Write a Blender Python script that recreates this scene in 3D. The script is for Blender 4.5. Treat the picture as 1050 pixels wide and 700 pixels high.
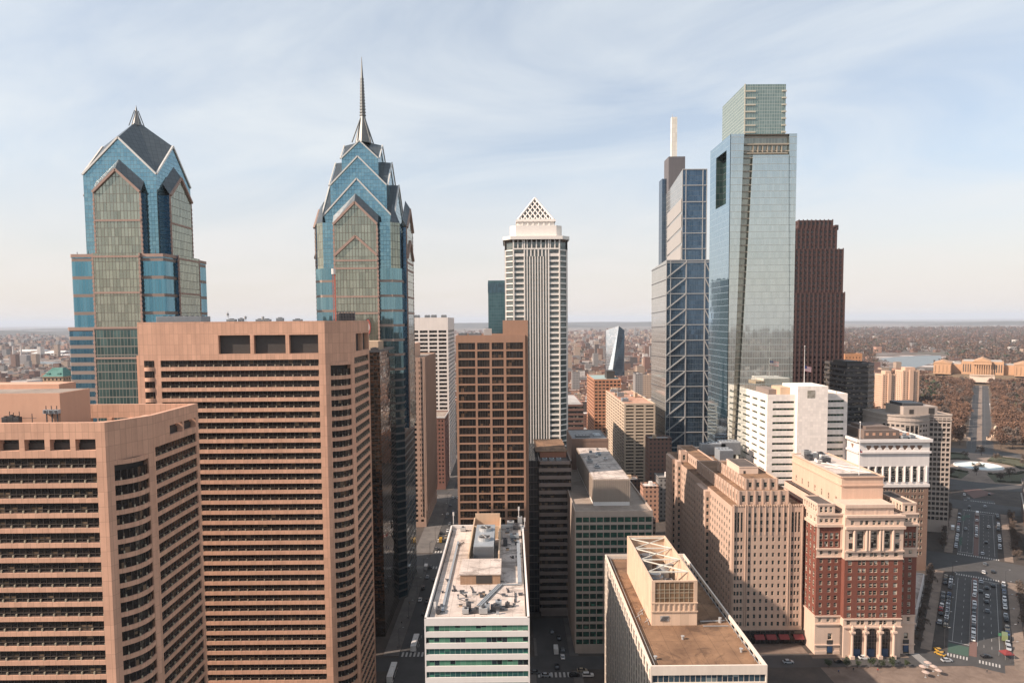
import bpy, math, random
from mathutils import Vector, Matrix
R_ = math.radians
random.seed(7)
for o in list(bpy.data.objects): bpy.data.objects.remove(o)
S = bpy.context.scene
COL = S.collection
# ------------------------------------------------------------------ camera
CAMZ = 147.0
YAW, PITCH, ROLL = R_(0.16), R_(3.7), R_(-0.45)
RM = Matrix.Rotation(-YAW, 3, 'Z') @ Matrix.Rotation(R_(90) - PITCH, 3, 'X') @ Matrix.Rotation(ROLL, 3, 'Z')
cam_d = bpy.data.cameras.new('camera'); cam = bpy.data.objects.new('camera', cam_d); COL.objects.link(cam)
cam.location = (0, 0, CAMZ); cam.rotation_euler = RM.to_euler()
cam_d.lens = 24; cam_d.sensor_width = 36; cam_d.shift_y = 0.0227; cam_d.clip_end = 200000; cam_d.clip_start = 1
S.camera = cam
# ------------------------------------------------------------------ light
SUN_EL, SUN_PHI = R_(35), R_(18)            # sun over the left shoulder, almost square to the street
SD = Vector((-math.cos(SUN_EL)*math.cos(SUN_PHI), -math.cos(SUN_EL)*math.sin(SUN_PHI), math.sin(SUN_EL)))
sl = bpy.data.lights.new('sun', 'SUN'); sl.energy = 4.9; sl.angle = R_(0.5); sl.color = (1.0, 0.82, 0.69)
so = bpy.data.objects.new('sun', sl); COL.objects.link(so)
so.rotation_euler = SD.to_track_quat('Z', 'Y').to_euler()
W = bpy.data.worlds.new('World'); S.world = W; W.use_nodes = True
wn = W.node_tree; wn.nodes.clear()
S.view_settings.view_transform = 'Standard'; S.view_settings.look = 'None'
S.view_settings.exposure = 0.68; S.view_settings.gamma = 1.0; S.view_settings.use_curve_mapping = False

def nd(nt, typ, ins=None, **props):
    n = nt.nodes.new(typ)
    for k, v in props.items(): setattr(n, k, v)
    for k, v in (ins or {}).items():
        s = n.inputs[k]
        if isinstance(v, bpy.types.NodeSocket): nt.links.new(v, s)
        else: s.default_value = v
    return n
def mth(nt, op, a, b=0.0, c=None):
    n = nt.nodes.new('ShaderNodeMath'); n.operation = op
    for i, v in enumerate([a, b] + ([c] if c is not None else [])):
        if isinstance(v, bpy.types.NodeSocket): nt.links.new(v, n.inputs[i])
        else: n.inputs[i].default_value = v
    return n.outputs[0]
def mixc(nt, f, a, b, blend='MIX'):
    n = nt.nodes.new('ShaderNodeMix'); n.data_type = 'RGBA'; n.blend_type = blend
    for i, v in ((0, f), (6, a), (7, b)):
        if isinstance(v, bpy.types.NodeSocket): nt.links.new(v, n.inputs[i])
        elif i == 0: n.inputs[0].default_value = v
        else: n.inputs[i].default_value = (*v, 1) if len(v) == 3 else v
    return n.outputs[2]
def ramp(nt, f, stops):
    n = nt.nodes.new('ShaderNodeValToRGB'); nt.links.new(f, n.inputs[0])
    el = n.color_ramp.elements
    while len(el) < len(stops): el.new(0.5)
    for e, (p, c) in zip(el, stops):
        e.position = p; e.color = (*c, 1) if len(c) == 3 else c
    return n.outputs[0]
# sky: Nishita with thin streaky cloud
sky = nd(wn, 'ShaderNodeTexSky', sky_type='NISHITA', sun_disc=False)
sky.sun_elevation = SUN_EL
sky.sun_rotation = math.atan2(SD.x, SD.y)
sky.air_density = 1.0; sky.dust_density = 1.4; sky.ozone_density = 1.0; sky.altitude = 50
tc = nd(wn, 'ShaderNodeTexCoord'); sp = nd(wn, 'ShaderNodeSeparateXYZ', {0: tc.outputs['Generated']})
zz = mth(wn, 'ADD', mth(wn, 'MAXIMUM', sp.outputs[2], 0.0), 0.22)
cv = nd(wn, 'ShaderNodeCombineXYZ', {0: mth(wn, 'DIVIDE', sp.outputs[0], zz), 1: mth(wn, 'DIVIDE', sp.outputs[1], zz), 2: 0.0})
mp0 = nd(wn, 'ShaderNodeMapping', {0: cv.outputs[0], 'Rotation': (0, 0, R_(-152))})
mp = nd(wn, 'ShaderNodeMapping', {0: mp0.outputs[0], 'Location': (3.1, 1.7, 0), 'Scale': (0.75, 1.1, 1)})
n1 = nd(wn, 'ShaderNodeTexNoise', {'Vector': mp.outputs[0], 'Scale': 1.3, 'Detail': 9.0, 'Roughness': 0.58, 'Distortion': 0.9})
cl = ramp(wn, n1.outputs[0], [(0.36, (0, 0, 0)), (0.72, (1, 1, 1))])
hz = ramp(wn, mth(wn, 'MAXIMUM', sp.outputs[2], 0.0), [(0.0, (1, 1, 1)), (0.08, (0.70, 0.70, 0.70)), (0.20, (0.14, 0.14, 0.14)), (0.45, (0, 0, 0))])
c1 = mixc(wn, mth(wn, 'MULTIPLY_ADD', cl, 0.48, 0.32), sky.outputs[0], (5.15, 5.45, 5.6))
c2 = mixc(wn, mth(wn, 'MULTIPLY', hz, 0.85), c1, (5.3, 4.75, 4.4))
bg = nd(wn, 'ShaderNodeBackground', {'Color': c2, 'Strength': 0.107})
wo = nd(wn, 'ShaderNodeOutputWorld', {0: bg.outputs[0]})
S.render.engine = 'CYCLES'
S.cycles.max_bounces = 6; S.cycles.diffuse_bounces = 2; S.cycles.glossy_bounces = 4; S.cycles.volume_bounces = 0

# ------------------------------------------------------------------ measuring: where a sight line meets a real plane
def ray(px, py): return RM @ Vector(((px - 525)/700, (373.8 - py)/700, -1))
def XZ(px, py, Y): r = ray(px, py); return r.x/r.y*Y, CAMZ + r.z/r.y*Y
def GX(px, Y, py=400): return XZ(px, py, Y)[0]
def GZ(py, Y, px): return XZ(px, py, Y)[1]
def GP(px, py, z=0.0): r = ray(px, py); k = (z - CAMZ)/r.z; return Vector((r.x*k, r.y*k, z))
TH = R_(34.7)                                # bearing of the parkway
def PK(s, o, z=0.0): return Vector((s*math.sin(TH) + o*math.cos(TH), s*math.cos(TH) - o*math.sin(TH), z))

# ------------------------------------------------------------------ materials
MC = {}
def newmat(name):
    m = bpy.data.materials.new(name); m.use_nodes = True; nt = m.node_tree; nt.nodes.clear()
    out = nt.nodes.new('ShaderNodeOutputMaterial'); b = nt.nodes.new('ShaderNodeBsdfPrincipled')
    nt.links.new(b.outputs[0], out.inputs[0]); return m, nt, b
def mix2(c, f): return tuple(max(0, min(1, x*f)) for x in c)
def stone(name, col, rough=0.85, var=0.22, scale=0.12, joint=None, jcol=0.7, streak=0.25):
    """weathered masonry / concrete / metal paint: large patches, fine grain, vertical rain streaks, optional panel joints"""
    if name in MC: return MC[name]
    m, nt, b = newmat(name)
    g = nd(nt, 'ShaderNodeNewGeometry').outputs['Position']
    a = nd(nt, 'ShaderNodeTexNoise', {'Vector': g, 'Scale': scale, 'Detail': 5.0, 'Roughness': 0.6})
    f = nd(nt, 'ShaderNodeTexNoise', {'Vector': g, 'Scale': 1.7, 'Detail': 3.0})
    st = nd(nt, 'ShaderNodeMapping', {0: g, 'Scale': (0.8, 0.8, 0.05)})
    s = nd(nt, 'ShaderNodeTexNoise', {'Vector': st.outputs[0], 'Scale': 1.0, 'Detail': 3.0})
    v = mth(nt, 'ADD', mth(nt, 'MULTIPLY', mth(nt, 'SUBTRACT', a.outputs[0], 0.5), var*2), mth(nt, 'MULTIPLY', mth(nt, 'SUBTRACT', s.outputs[0], 0.5), streak))
    v = mth(nt, 'ADD', mth(nt, 'ADD', v, mth(nt, 'MULTIPLY', mth(nt, 'SUBTRACT', f.outputs[0], 0.5), var*0.7)), 1.0)
    c = nd(nt, 'ShaderNodeVectorMath', {0: col, 1: (1, 1, 1)}, operation='MULTIPLY').outputs[0]
    sc = nd(nt, 'ShaderNodeVectorMath', {0: col, 'Scale': v}, operation='SCALE').outputs[0]
    if joint:
        u = nd(nt, 'ShaderNodeUVMap').outputs[0]; q = nd(nt, 'ShaderNodeSeparateXYZ', {0: u})
        ja = mth(nt, 'LESS_THAN', mth(nt, 'FRACT', mth(nt, 'DIVIDE', q.outputs[0], joint[0])), 0.07/joint[0]*1.2)
        jb = mth(nt, 'LESS_THAN', mth(nt, 'FRACT', mth(nt, 'DIVIDE', q.outputs[1], joint[1])), 0.07/joint[1]*1.2)
        jj = mth(nt, 'MAXIMUM', ja, jb)
        cell = nd(nt, 'ShaderNodeCombineXYZ', {0: mth(nt, 'FLOOR', mth(nt, 'DIVIDE', q.outputs[0], joint[0])), 1: mth(nt, 'FLOOR', mth(nt, 'DIVIDE', q.outputs[1], joint[1]))})
        wnz = nd(nt, 'ShaderNodeTexWhiteNoise', {'Vector': cell.outputs[0]}, noise_dimensions='2D')
        sc = nd(nt, 'ShaderNodeVectorMath', {0: sc, 'Scale': mth(nt, 'MULTIPLY_ADD', wnz.outputs[0], 0.17, 0.915)}, operation='SCALE').outputs[0]
        sc = mixc(nt, jj, sc, mix2(col, jcol))
    nt.links.new(sc, b.inputs['Base Color']); b.inputs['Roughness'].default_value = rough
    bp = nd(nt, 'ShaderNodeBump', {'Height': f.outputs[0], 'Strength': 0.15, 'Distance': 0.1})
    nt.links.new(bp.outputs[0], b.inputs['Normal'])
    MC[name] = m; return m
def plain(name, col, rough=0.6, metal=0.0):
    if name in MC: return MC[name]
    m, nt, b = newmat(name)
    g = nd(nt, 'ShaderNodeNewGeometry').outputs['Position']
    a = nd(nt, 'ShaderNodeTexNoise', {'Vector': g, 'Scale': 0.9, 'Detail': 4.0})
    sc = nd(nt, 'ShaderNodeVectorMath', {0: col, 'Scale': mth(nt, 'MULTIPLY_ADD', a.outputs[0], 0.3, 0.85)}, operation='SCALE').outputs[0]
    nt.links.new(sc, b.inputs['Base Color']); b.inputs['Roughness'].default_value = rough; b.inputs['Metallic'].default_value = metal
    MC[name] = m; return m
def glass(name, col=(0.02, 0.025, 0.03), col2=None, bay=1.5, floor=3.6, rough=0.08, metal=0.0, tilt=0.02, blind=0.0, bcol=(0.35, 0.30, 0.24), frame=None, mw=0.12, mh=0.12, band=0.0, bandcol=(0.2, 0.15, 0.12), spec=0.6, off=0.0, wave=0.0):
    """curtain wall / window glass. UV in metres; every pane has its own tone, tilt and blind."""
    if name in MC: return MC[name]
    m, nt, b = newmat(name)
    u = nd(nt, 'ShaderNodeUVMap').outputs[0]; q = nd(nt, 'ShaderNodeSeparateXYZ', {0: u})
    A = mth(nt, 'DIVIDE', q.outputs[0], bay); B = mth(nt, 'DIVIDE', mth(nt, 'ADD', q.outputs[1], off), floor)
    fa, fb = mth(nt, 'FRACT', A), mth(nt, 'FRACT', B)
    cell = nd(nt, 'ShaderNodeCombineXYZ', {0: mth(nt, 'FLOOR', A), 1: mth(nt, 'FLOOR', B)})
    w = nd(nt, 'ShaderNodeTexWhiteNoise', {'Vector': cell.outputs[0]}, noise_dimensions='2D')
    c = mixc(nt, w.outputs[0], col, col2 or mix2(col, 1.7))
    rg = rough; met = metal
    if blind > 0:
        w2 = nd(nt, 'ShaderNodeTexWhiteNoise', {'Vector': cell.outputs[0], 'W': 3.3}, noise_dimensions='4D')
        sp3 = nd(nt, 'ShaderNodeSeparateXYZ', {0: w2.outputs[1]})
        on = mth(nt, 'LESS_THAN', sp3.outputs[0], blind)
        up = mth(nt, 'GREATER_THAN', fb, mth(nt, 'MULTIPLY', sp3.outputs[1], 0.9))
        bl = mth(nt, 'MULTIPLY', on, up)
        c = mixc(nt, bl, c, mixc(nt, sp3.outputs[2], mix2(bcol, 0.35), bcol))
    masks = None
    if frame is not None:
        ma = mth(nt, 'LESS_THAN', fa, mw/bay) if mw > 0 else 0.0
        mb = mth(nt, 'LESS_THAN', fb, mh/floor) if mh > 0 else 0.0
        masks = mth(nt, 'MAXIMUM', ma, mb); c = mixc(nt, masks, c, frame)
    if band > 0:
        bb = mth(nt, 'LESS_THAN', fb, band/floor); c = mixc(nt, bb, c, bandcol)
        masks = bb if masks is None else mth(nt, 'MAXIMUM', masks, bb)
    nt.links.new(c, b.inputs['Base Color'])
    if masks is not None:
        inv = mth(nt, 'SUBTRACT', 1.0, masks)
        nt.links.new(mth(nt, 'MULTIPLY', inv, metal), b.inputs['Metallic'])
        nt.links.new(mth(nt, 'MULTIPLY_ADD', masks, 0.6 - rough, rough), b.inputs['Roughness'])
    else:
        b.inputs['Metallic'].default_value = metal; b.inputs['Roughness'].default_value = rough
    b.inputs['Specular IOR Level'].default_value = spec
    nrm = nd(nt, 'ShaderNodeNewGeometry').outputs['Normal']
    w4 = nd(nt, 'ShaderNodeTexWhiteNoise', {'Vector': cell.outputs[0], 'W': 7.7}, noise_dimensions='4D')
    dv = nd(nt, 'ShaderNodeVectorMath', {0: w4.outputs[1], 1: (-0.5, -0.5, -0.5)}, operation='ADD').outputs[0]
    dv = nd(nt, 'ShaderNodeVectorMath', {0: dv, 'Scale': tilt}, operation='SCALE').outputs[0]
    if wave > 0:
        ns = nd(nt, 'ShaderNodeTexNoise', {'Vector': nd(nt, 'ShaderNodeNewGeometry').outputs['Position'], 'Scale': 0.16, 'Detail': 2.0})
        d2 = nd(nt, 'ShaderNodeVectorMath', {0: ns.outputs[1], 1: (-0.5, -0.5, -0.5)}, operation='ADD').outputs[0]
        d2 = nd(nt, 'ShaderNodeVectorMath', {0: d2, 'Scale': wave}, operation='SCALE').outputs[0]
        dv = nd(nt, 'ShaderNodeVectorMath', {0: dv, 1: d2}, operation='ADD').outputs[0]
    nn = nd(nt, 'ShaderNodeVectorMath', {0: nrm, 1: dv}, operation='ADD').outputs[0]
    nn = nd(nt, 'ShaderNodeVectorMath', {0: nn}, operation='NORMALIZE').outputs[0]
    nt.links.new(nn, b.inputs['Normal'])
    MC[name] = m; return m
def roofmat(name, col, col2, scale=0.25, rough=0.95, seam=0.0, stain=0.0):
    if name in MC: return MC[name]
    m, nt, b = newmat(name)
    g = nd(nt, 'ShaderNodeNewGeometry').outputs['Position']
    a = nd(nt, 'ShaderNodeTexNoise', {'Vector': g, 'Scale': scale, 'Detail': 7.0, 'Roughness': 0.7, 'Distortion': 0.6})
    f = nd(nt, 'ShaderNodeTexNoise', {'Vector': g, 'Scale': scale*0.25, 'Detail': 3.0})
    k = ramp(nt, mth(nt, 'MULTIPLY_ADD', f.outputs[0], 0.4, mth(nt, 'MULTIPLY', a.outputs[0], 0.6)), [(0.36, (0, 0, 0)), (0.62, (1, 1, 1))])
    c = mixc(nt, k, col, col2)
    if stain:
        sn = nd(nt, 'ShaderNodeTexNoise', {'Vector': g, 'Scale': .09, 'Detail': 8.0, 'Roughness': .7, 'Distortion': 1.5})
        c = mixc(nt, mth(nt, 'MULTIPLY', ramp(nt, sn.outputs[0], [(.52, (0, 0, 0)), (.60, (1, 1, 1))]), stain), c, mix2(col, .62))
        fs_ = nd(nt, 'ShaderNodeTexNoise', {'Vector': g, 'Scale': .8, 'Detail': 5.0, 'Roughness': .75})
        c = mixc(nt, mth(nt, 'MULTIPLY', ramp(nt, fs_.outputs[0], [(.60, (0, 0, 0)), (.66, (1, 1, 1))]), stain), c, mix2(col, .5))
    if seam:
        q = nd(nt, 'ShaderNodeSeparateXYZ', {0: g}); ja = mth(nt, 'LESS_THAN', mth(nt, 'FRACT', mth(nt, 'DIVIDE', q.outputs[0], seam)), .035); jb = mth(nt, 'LESS_THAN', mth(nt, 'FRACT', mth(nt, 'DIVIDE', q.outputs[1], seam*3.1)), .012)
        c = mixc(nt, mth(nt, 'MULTIPLY', mth(nt, 'MAXIMUM', ja, jb), .55), c, mix2(col, .6))
    nt.links.new(c, b.inputs['Base Color']); b.inputs['Roughness'].default_value = rough
    MC[name] = m; return m

# ------------------------------------------------------------------ mesh building
WP = {}
def wpos(o): return WP.get(o.name, Vector((0, 0, 0))) if o is not None else Vector((0, 0, 0))
class Fr:
    """a wall line from p0 to p1 with its outside on the right hand"""
    def __init__(s, p0, p1):
        s.p = Vector((p0[0], p0[1])); q = Vector((p1[0], p1[1])); s.L = (q - s.p).length
        s.t = (q - s.p)/s.L; s.n = Vector((s.t.y, -s.t.x))
    def at(s, u, d, z): v = s.p + s.t*u + s.n*d; return Vector((v.x, v.y, z))
    def facing(s):
        c = s.p + s.t*s.L/2; return -(c.dot(s.n)) > 0
class MB:
    def __init__(s): s.v = []; s.f = []; s.m = []; s.uv = []
    def face(s, pts, m=0, uv=None):
        pts = [Vector(p) for p in pts]; i = len(s.v); s.v += pts; s.f.append(tuple(range(i, i + len(pts)))); s.m.append(m)
        if uv is None:
            n = (pts[1] - pts[0]).cross(pts[2] - pts[0])
            if n.length < 1e-9 and len(pts) > 3: n = (pts[2] - pts[0]).cross(pts[3] - pts[0])
            if n.length > 1e-9: n.normalize()
            h = Vector((-n.y, n.x, 0))
            if abs(n.z) > 0.9 or h.length < 1e-6: uv = [(p.x, p.y) for p in pts]
            else:
                h.normalize(); uv = [(p.dot(h), p.z) for p in pts]
        s.uv += list(uv)
    def hexa(s, a, b, m=0, top=True, bot=True):
        n = len(a)
        for i in range(n):
            j = (i + 1) % n; s.face([a[i], a[j], b[j], b[i]], m)
        if top: s.face(b, m)
        if bot: s.face(a[::-1], m)
    def box(s, x0, x1, y0, y1, z0, z1, m=0, mt=None):
        a = [(x0, y0, z0), (x1, y0, z0), (x1, y1, z0), (x0, y1, z0)]; b = [(x, y, z1) for x, y, _ in a]
        s.hexa(a, b, m, top=mt is None)
        if mt is not None: s.face(b, mt)
    def fbox(s, fr, u0, u1, d0, d1, z0, z1, m=0):
        q = [fr.at(u0, d1, 0), fr.at(u1, d1, 0), fr.at(u1, d0, 0), fr.at(u0, d0, 0)]
        s.hexa([(p.x, p.y, z0) for p in q], [(p.x, p.y, z1) for p in q], m)
    def fquad(s, fr, u0, u1, d, z0, z1, m=0):
        s.face([fr.at(u0, d, z0), fr.at(u1, d, z0), fr.at(u1, d, z1), fr.at(u0, d, z1)], m)
    def prism(s, poly, z0, z1, m=0, mt=None, top=True):
        a = [(p[0], p[1], z0) for p in poly]; b = [(p[0], p[1], z1) for p in poly]
        s.hexa(a, b, m, top=top and mt is None, bot=False)
        if mt is not None: s.face(b, mt)
    def cyl(s, c, r, z0, z1, n=12, m=0, r2=None, a0=0.0):
        r2 = r if r2 is None else r2
        A = [(c[0] + r*math.cos(a0 + 2*math.pi*i/n), c[1] + r*math.sin(a0 + 2*math.pi*i/n), z0) for i in range(n)]
        B = [(c[0] + r2*math.cos(a0 + 2*math.pi*i/n), c[1] + r2*math.sin(a0 + 2*math.pi*i/n), z1) for i in range(n)]
        s.hexa(A, B, m)
    def beam(s, p, q, w, m=0, up=(0, 0, 1)):
        p, q = Vector(p), Vector(q); d = (q - p).normalized(); u = Vector(up)
        if abs(d.dot(u)) > 0.95: u = Vector((1, 0, 0))
        a = d.cross(u).normalized()*w/2; b = d.cross(a).normalized()*w/2
        s.hexa([p - a - b, p + a - b, p + a + b, p - a + b], [q - a - b, q + a - b, q + a + b, q - a + b], m)
    def add(s, o):
        i = len(s.v); s.v += o.v; s.f += [tuple(k + i for k in f) for f in o.f]; s.m += o.m; s.uv += o.uv
    def center(s):
        c = Vector((0, 0, 0))
        for v in s.v: c += v
        return c/max(1, len(s.v))
    def mesh(s, name, mats, off=Vector((0, 0, 0))):
        me = bpy.data.meshes.new(name); me.from_pydata([tuple(v - off) for v in s.v], [], s.f)
        for m in (mats if isinstance(mats, (list, tuple)) else [mats]): me.materials.append(m)
        me.polygons.foreach_set('material_index', s.m)
        ul = me.uv_layers.new(name='UVMap'); ul.data.foreach_set('uv', [c for t in s.uv for c in t])
        me.update(); return me
    def build(s, name, mats, parent=None):
        if not s.f: return None
        off = wpos(parent)
        if parent is None: off = s.center(); off.z = min(v.z for v in s.v)
        o = bpy.data.objects.new(name, s.mesh(name, mats, off)); COL.objects.link(o)
        if parent is not None: o.parent = parent; WP[o.name] = Vector(off)
        else: o.location = off; WP[o.name] = Vector(off)
        return o
def tag(o, label=None, cat=None, group=None, kind=None):
    if label: o['label'] = label
    if cat: o['category'] = cat
    if group: o['group'] = group
    if kind: o['kind'] = kind
    return o
def thing(name, label, cat, loc, group=None):
    o = bpy.data.objects.new(name, None); COL.objects.link(o); o.location = loc; o.empty_display_size = 2
    WP[o.name] = Vector(loc); return tag(o, label, cat, group)
FOOT = []                                     # footprints with heights, used to keep small things out of buildings
def foot(x0, x1, y0, y1, h): FOOT.append((x0, x1, y0, y1, h))
class Parts:
    """collects repeated parts of a building; the hundred that show largest become objects, the rest one object"""
    def __init__(s, parent, name, mats): s.parent, s.name, s.mats, s.l = parent, name, mats, []
    def add(s, mb, fr=None):
        c = mb.center(); xs = [v for v in mb.v]; ext = max((v - c).length for v in xs[:8])
        sc = ext/(c - Vector((0, 0, CAMZ))).length
        if fr is not None and not fr.facing(): sc = -1
        r = RM.transposed() @ (c - Vector((0, 0, CAMZ)))
        py = 373.8 - 700*r.y/-r.z if r.z < 0 else 9999
        if py > 715: sc = min(sc, -0.5)
        s.l.append((sc, len(s.l), mb))
    def done(s):
        s.l.sort(key=lambda t: (-t[0], t[1])); rest = MB(); n = 0
        for sc, _, mb in s.l:
            if sc > 0 and n < 99: mb.build(s.name, s.mats, s.parent); n += 1
            else: rest.add(mb)
        o = rest.build(s.name, s.mats, s.parent)
        if o: o['kind'] = 'stuff'
class Windows:
    """punched windows: shared meshes, the nearest hundred as objects of their own"""
    MESH = {}
    def __init__(s, parent, mats, vertical=1, div=1, cap=99, name='window', rail=True):
        s.parent, s.mats, s.l, s.vert, s.div, s.cap, s.name, s.rail = parent, mats, [], vertical, div, cap, name, rail
    def add(s, fr, u0, u1, z0, z1, rec): s.l.append((fr, u0, u1, z0, z1, rec))
    def geo(s, w, h):
        k = (round(w, 2), round(h, 2), tuple(m.name for m in s.mats), s.vert)
        if k not in Windows.MESH:
            b = MB(); f = min(0.12, w*0.08)
            ox, oz = random.uniform(0, 90), random.uniform(0, 90)
            b.face([(0, 0, 0), (w, 0, 0), (w, 0, h), (0, 0, h)], 0, [(ox, oz), (ox + w, oz), (ox + w, oz + h), (ox, oz + h)])
            for i in range(s.vert + 1):
                x = i*(w - f)/s.vert; b.box(x, x + f, -0.08, -0.01, 0, h, 1)
            b.box(f, w - f, -0.07, -0.01, 0, f, 1); b.box(f, w - f, -0.07, -0.01, h - f, h, 1)
            if s.rail: b.box(f, w - f, -0.075, -0.01, h*0.5 - f/2, h*0.5 + f/2, 1)
            Windows.MESH[k] = b
        return k, Windows.MESH[k]
    def done(s, variants=5):
        off = wpos(s.parent); L = []
        for i, t in enumerate(s.l):
            fr, u0, u1, z0, z1, rec = t; c = fr.at((u0 + u1)/2, 0, (z0 + z1)/2) - Vector((0, 0, CAMZ))
            sc = (u1 - u0)*(z1 - z0)*max(0.0, -c.normalized().dot(Vector((fr.n.x, fr.n.y, 0))))/c.length_squared
            r = RM.transposed() @ c; py = 373.8 - 700*r.y/-r.z if r.z < 0 else 9999
            if py > 712: sc = 0
            L.append((sc, i, t))
        L.sort(key=lambda t: (-t[0], t[1])); rest = MB(); cache = {}; n = 0
        for sc, i, (fr, u0, u1, z0, z1, rec) in L:
            k, b = s.geo(u1 - u0, z1 - z0); p = fr.at(u0, -rec, z0); rz = math.atan2(fr.t.y, fr.t.x)
            if sc > 0 and n < s.cap:
                vk = (k, random.randrange(variants))
                if vk not in cache:
                    bb = MB(); bb.add(b); sh = (random.randrange(60)*1.37, random.randrange(60)*1.93)
                    bb.uv = [(a + sh[0], c + sh[1]) for a, c in bb.uv]; cache[vk] = bb.mesh(s.name, s.mats)
                o = bpy.data.objects.new(s.name, cache[vk]); COL.objects.link(o); o.parent = s.parent
                o.location = p - off; o.rotation_euler = (0, 0, rz); n += 1
            else:
                i0 = len(rest.v); c, sn = math.cos(rz), math.sin(rz)
                rest.v += [Vector((p.x + v.x*c - v.y*sn, p.y + v.x*sn + v.y*c, p.z + v.z)) for v in b.v]
                sh = (random.randrange(80)*1.37, random.randrange(80)*1.93)
                rest.f += [tuple(q + i0 for q in f) for f in b.f]; rest.m += b.m; rest.uv += [(a + sh[0], d + sh[1]) for a, d in b.uv]
        o = rest.build(s.name, s.mats, s.parent)
        if o: o['kind'] = 'stuff'
def punched(fr, mb, win, z0, z1, cols, rows, rec=0.35, m=0, mr=None):
    """a wall sheet with real openings and reveals; glass goes to win"""
    mr = m if mr is None else mr
    cols = sorted(cols); rows = sorted(rows); z = z0
    for za, zb in rows:
        if za > z + 1e-4: mb.fquad(fr, 0, fr.L, 0, z, za, m)
        u = 0
        for a, b in cols:
            if a > u + 1e-4: mb.fquad(fr, u, a, 0, za, zb, m)
            mb.face([fr.at(a, 0, za), fr.at(a, -rec, za), fr.at(a, -rec, zb), fr.at(a, 0, zb)], mr)
            mb.face([fr.at(b, -rec, za), fr.at(b, 0, za), fr.at(b, 0, zb), fr.at(b, -rec, zb)], mr)
            mb.face([fr.at(a, 0, za), fr.at(b, 0, za), fr.at(b, -rec, za), fr.at(a, -rec, za)], mr)
            mb.face([fr.at(a, -rec, zb), fr.at(b, -rec, zb), fr.at(b, 0, zb), fr.at(a, 0, zb)], mr)
            if win is not None: win.add(fr, a, b, za, zb, rec)
            u = b
        if u < fr.L - 1e-4: mb.fquad(fr, u, fr.L, 0, za, zb, m)
        z = zb
    if z < z1 - 1e-4: mb.fquad(fr, 0, fr.L, 0, z, z1, m)
def even(L, n, w, m0=0.0, m1=None):
    m1 = m0 if m1 is None else m1; p = (L - m0 - m1)/n
    return [(m0 + p*i + (p - w)/2, m0 + p*i + (p + w)/2) for i in range(n)]
def floors(z0, z1, fh, wh, sill=0.9):
    n = int((z1 - z0)/fh); return [(z0 + fh*i + sill, z0 + fh*i + sill + wh) for i in range(n)]
def rect(x0, x1, y0, y1): return [(x0, y0), (x1, y0), (x1, y1), (x0, y1)]
def frames(poly): return [Fr(poly[i], poly[(i + 1) % len(poly)]) for i in range(len(poly))]
def parapet(mb, poly, z, h, w=0.5, m=0):
    """low wall round a roof edge, mitred at the corners"""
    n = len(poly); P = [Vector((p[0], p[1])) for p in poly]; inn = []
    for i in range(n):
        a, b, c = P[i - 1], P[i], P[(i + 1) % n]; t1, t2 = (b - a).normalized(), (c - b).normalized()
        n1, n2 = Vector((-t1.y, t1.x)), Vector((-t2.y, t2.x)); k = (n1 + n2)
        k = k/max(0.2, k.dot(n1)) if k.length > 1e-6 else n1
        inn.append(b + k*w)
    for i in range(n):
        j = (i + 1) % n; q = [P[i], P[j], inn[j], inn[i]]
        mb.hexa([(p.x, p.y, z) for p in q], [(p.x, p.y, z + h) for p in q], m)
def rooftop_unit(parent, x, y, z, w, d, h, m1, m2):
    b = MB(); b.box(x, x + w, y, y + d, z + 0.3, z + h, 0); b.box(x + 0.15, x + w - 0.15, y + 0.15, y + d - 0.15, z, z + 0.3, 1)
    k = max(1, int(w/2)); 
    for i in range(k):
        b.cyl((x + w*(i + 0.5)/k, y + d/2), min(w/k, d)*0.36, z + h, z + h + 0.25, 10, 1)
    n = int(h/0.35)
    for i in range(1, n): b.box(x + 0.1, x + w - 0.1, y - 0.05, y, z + 0.3 + i*0.33, z + 0.3 + i*0.33 + 0.1, 1)
    return b.build('air_handler', [m1, m2], parent)
# ------------------------------------------------------------------ shared materials
M_ORANGE = stone('salmon_precast', (0.56, 0.325, 0.22), var=0.17, joint=(1.5, 3.58), jcol=0.66, streak=0.38)
M_ORANGE2 = stone('salmon_precast_trim', (0.56, 0.325, 0.22), var=0.10, streak=0.15)
M_DGLASS = glass('office_glass', (0.006, 0.006, 0.007), (0.022, 0.018, 0.015), bay=1.5, floor=3.58, rough=0.12, blind=0.16, bcol=(0.16, 0.11, 0.07), tilt=0.03, spec=.4)
M_MULL = plain('bronze_mullion', (0.06, 0.046, 0.038), 0.5)
M_POST = plain('pale_post', (0.34, 0.29, 0.21), 0.7)
M_LOUVRE = plain('dark_louvre', (0.045, 0.038, 0.033), 0.6)
M_STEEL = plain('grey_steel', (0.42, 0.42, 0.41), 0.45, 0.3)
M_DSTEEL = plain('dark_steel', (0.07, 0.07, 0.075), 0.5, 0.3)
M_GALV = plain('galvanised_duct', (0.36, 0.39, 0.41), 0.5, 0.4)
M_WHITE = stone('white_panel', (0.66, 0.62, 0.58), var=0.06, streak=0.10)
R_GRAVEL = roofmat('gravel_roof', (0.20, 0.16, 0.13), (0.33, 0.27, 0.22))
R_DARK = roofmat('tar_roof', (0.055, 0.045, 0.04), (0.12, 0.095, 0.08))
R_PALE = roofmat('pale_membrane_roof', (0.34, 0.285, 0.245), (0.62, 0.535, 0.47), 0.16, seam=3.2, stain=.8)
R_BROWN = roofmat('brown_stained_roof', (0.115, 0.062, 0.034), (0.27, 0.155, 0.085), 0.14, seam=4.5, stain=.6)

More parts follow.
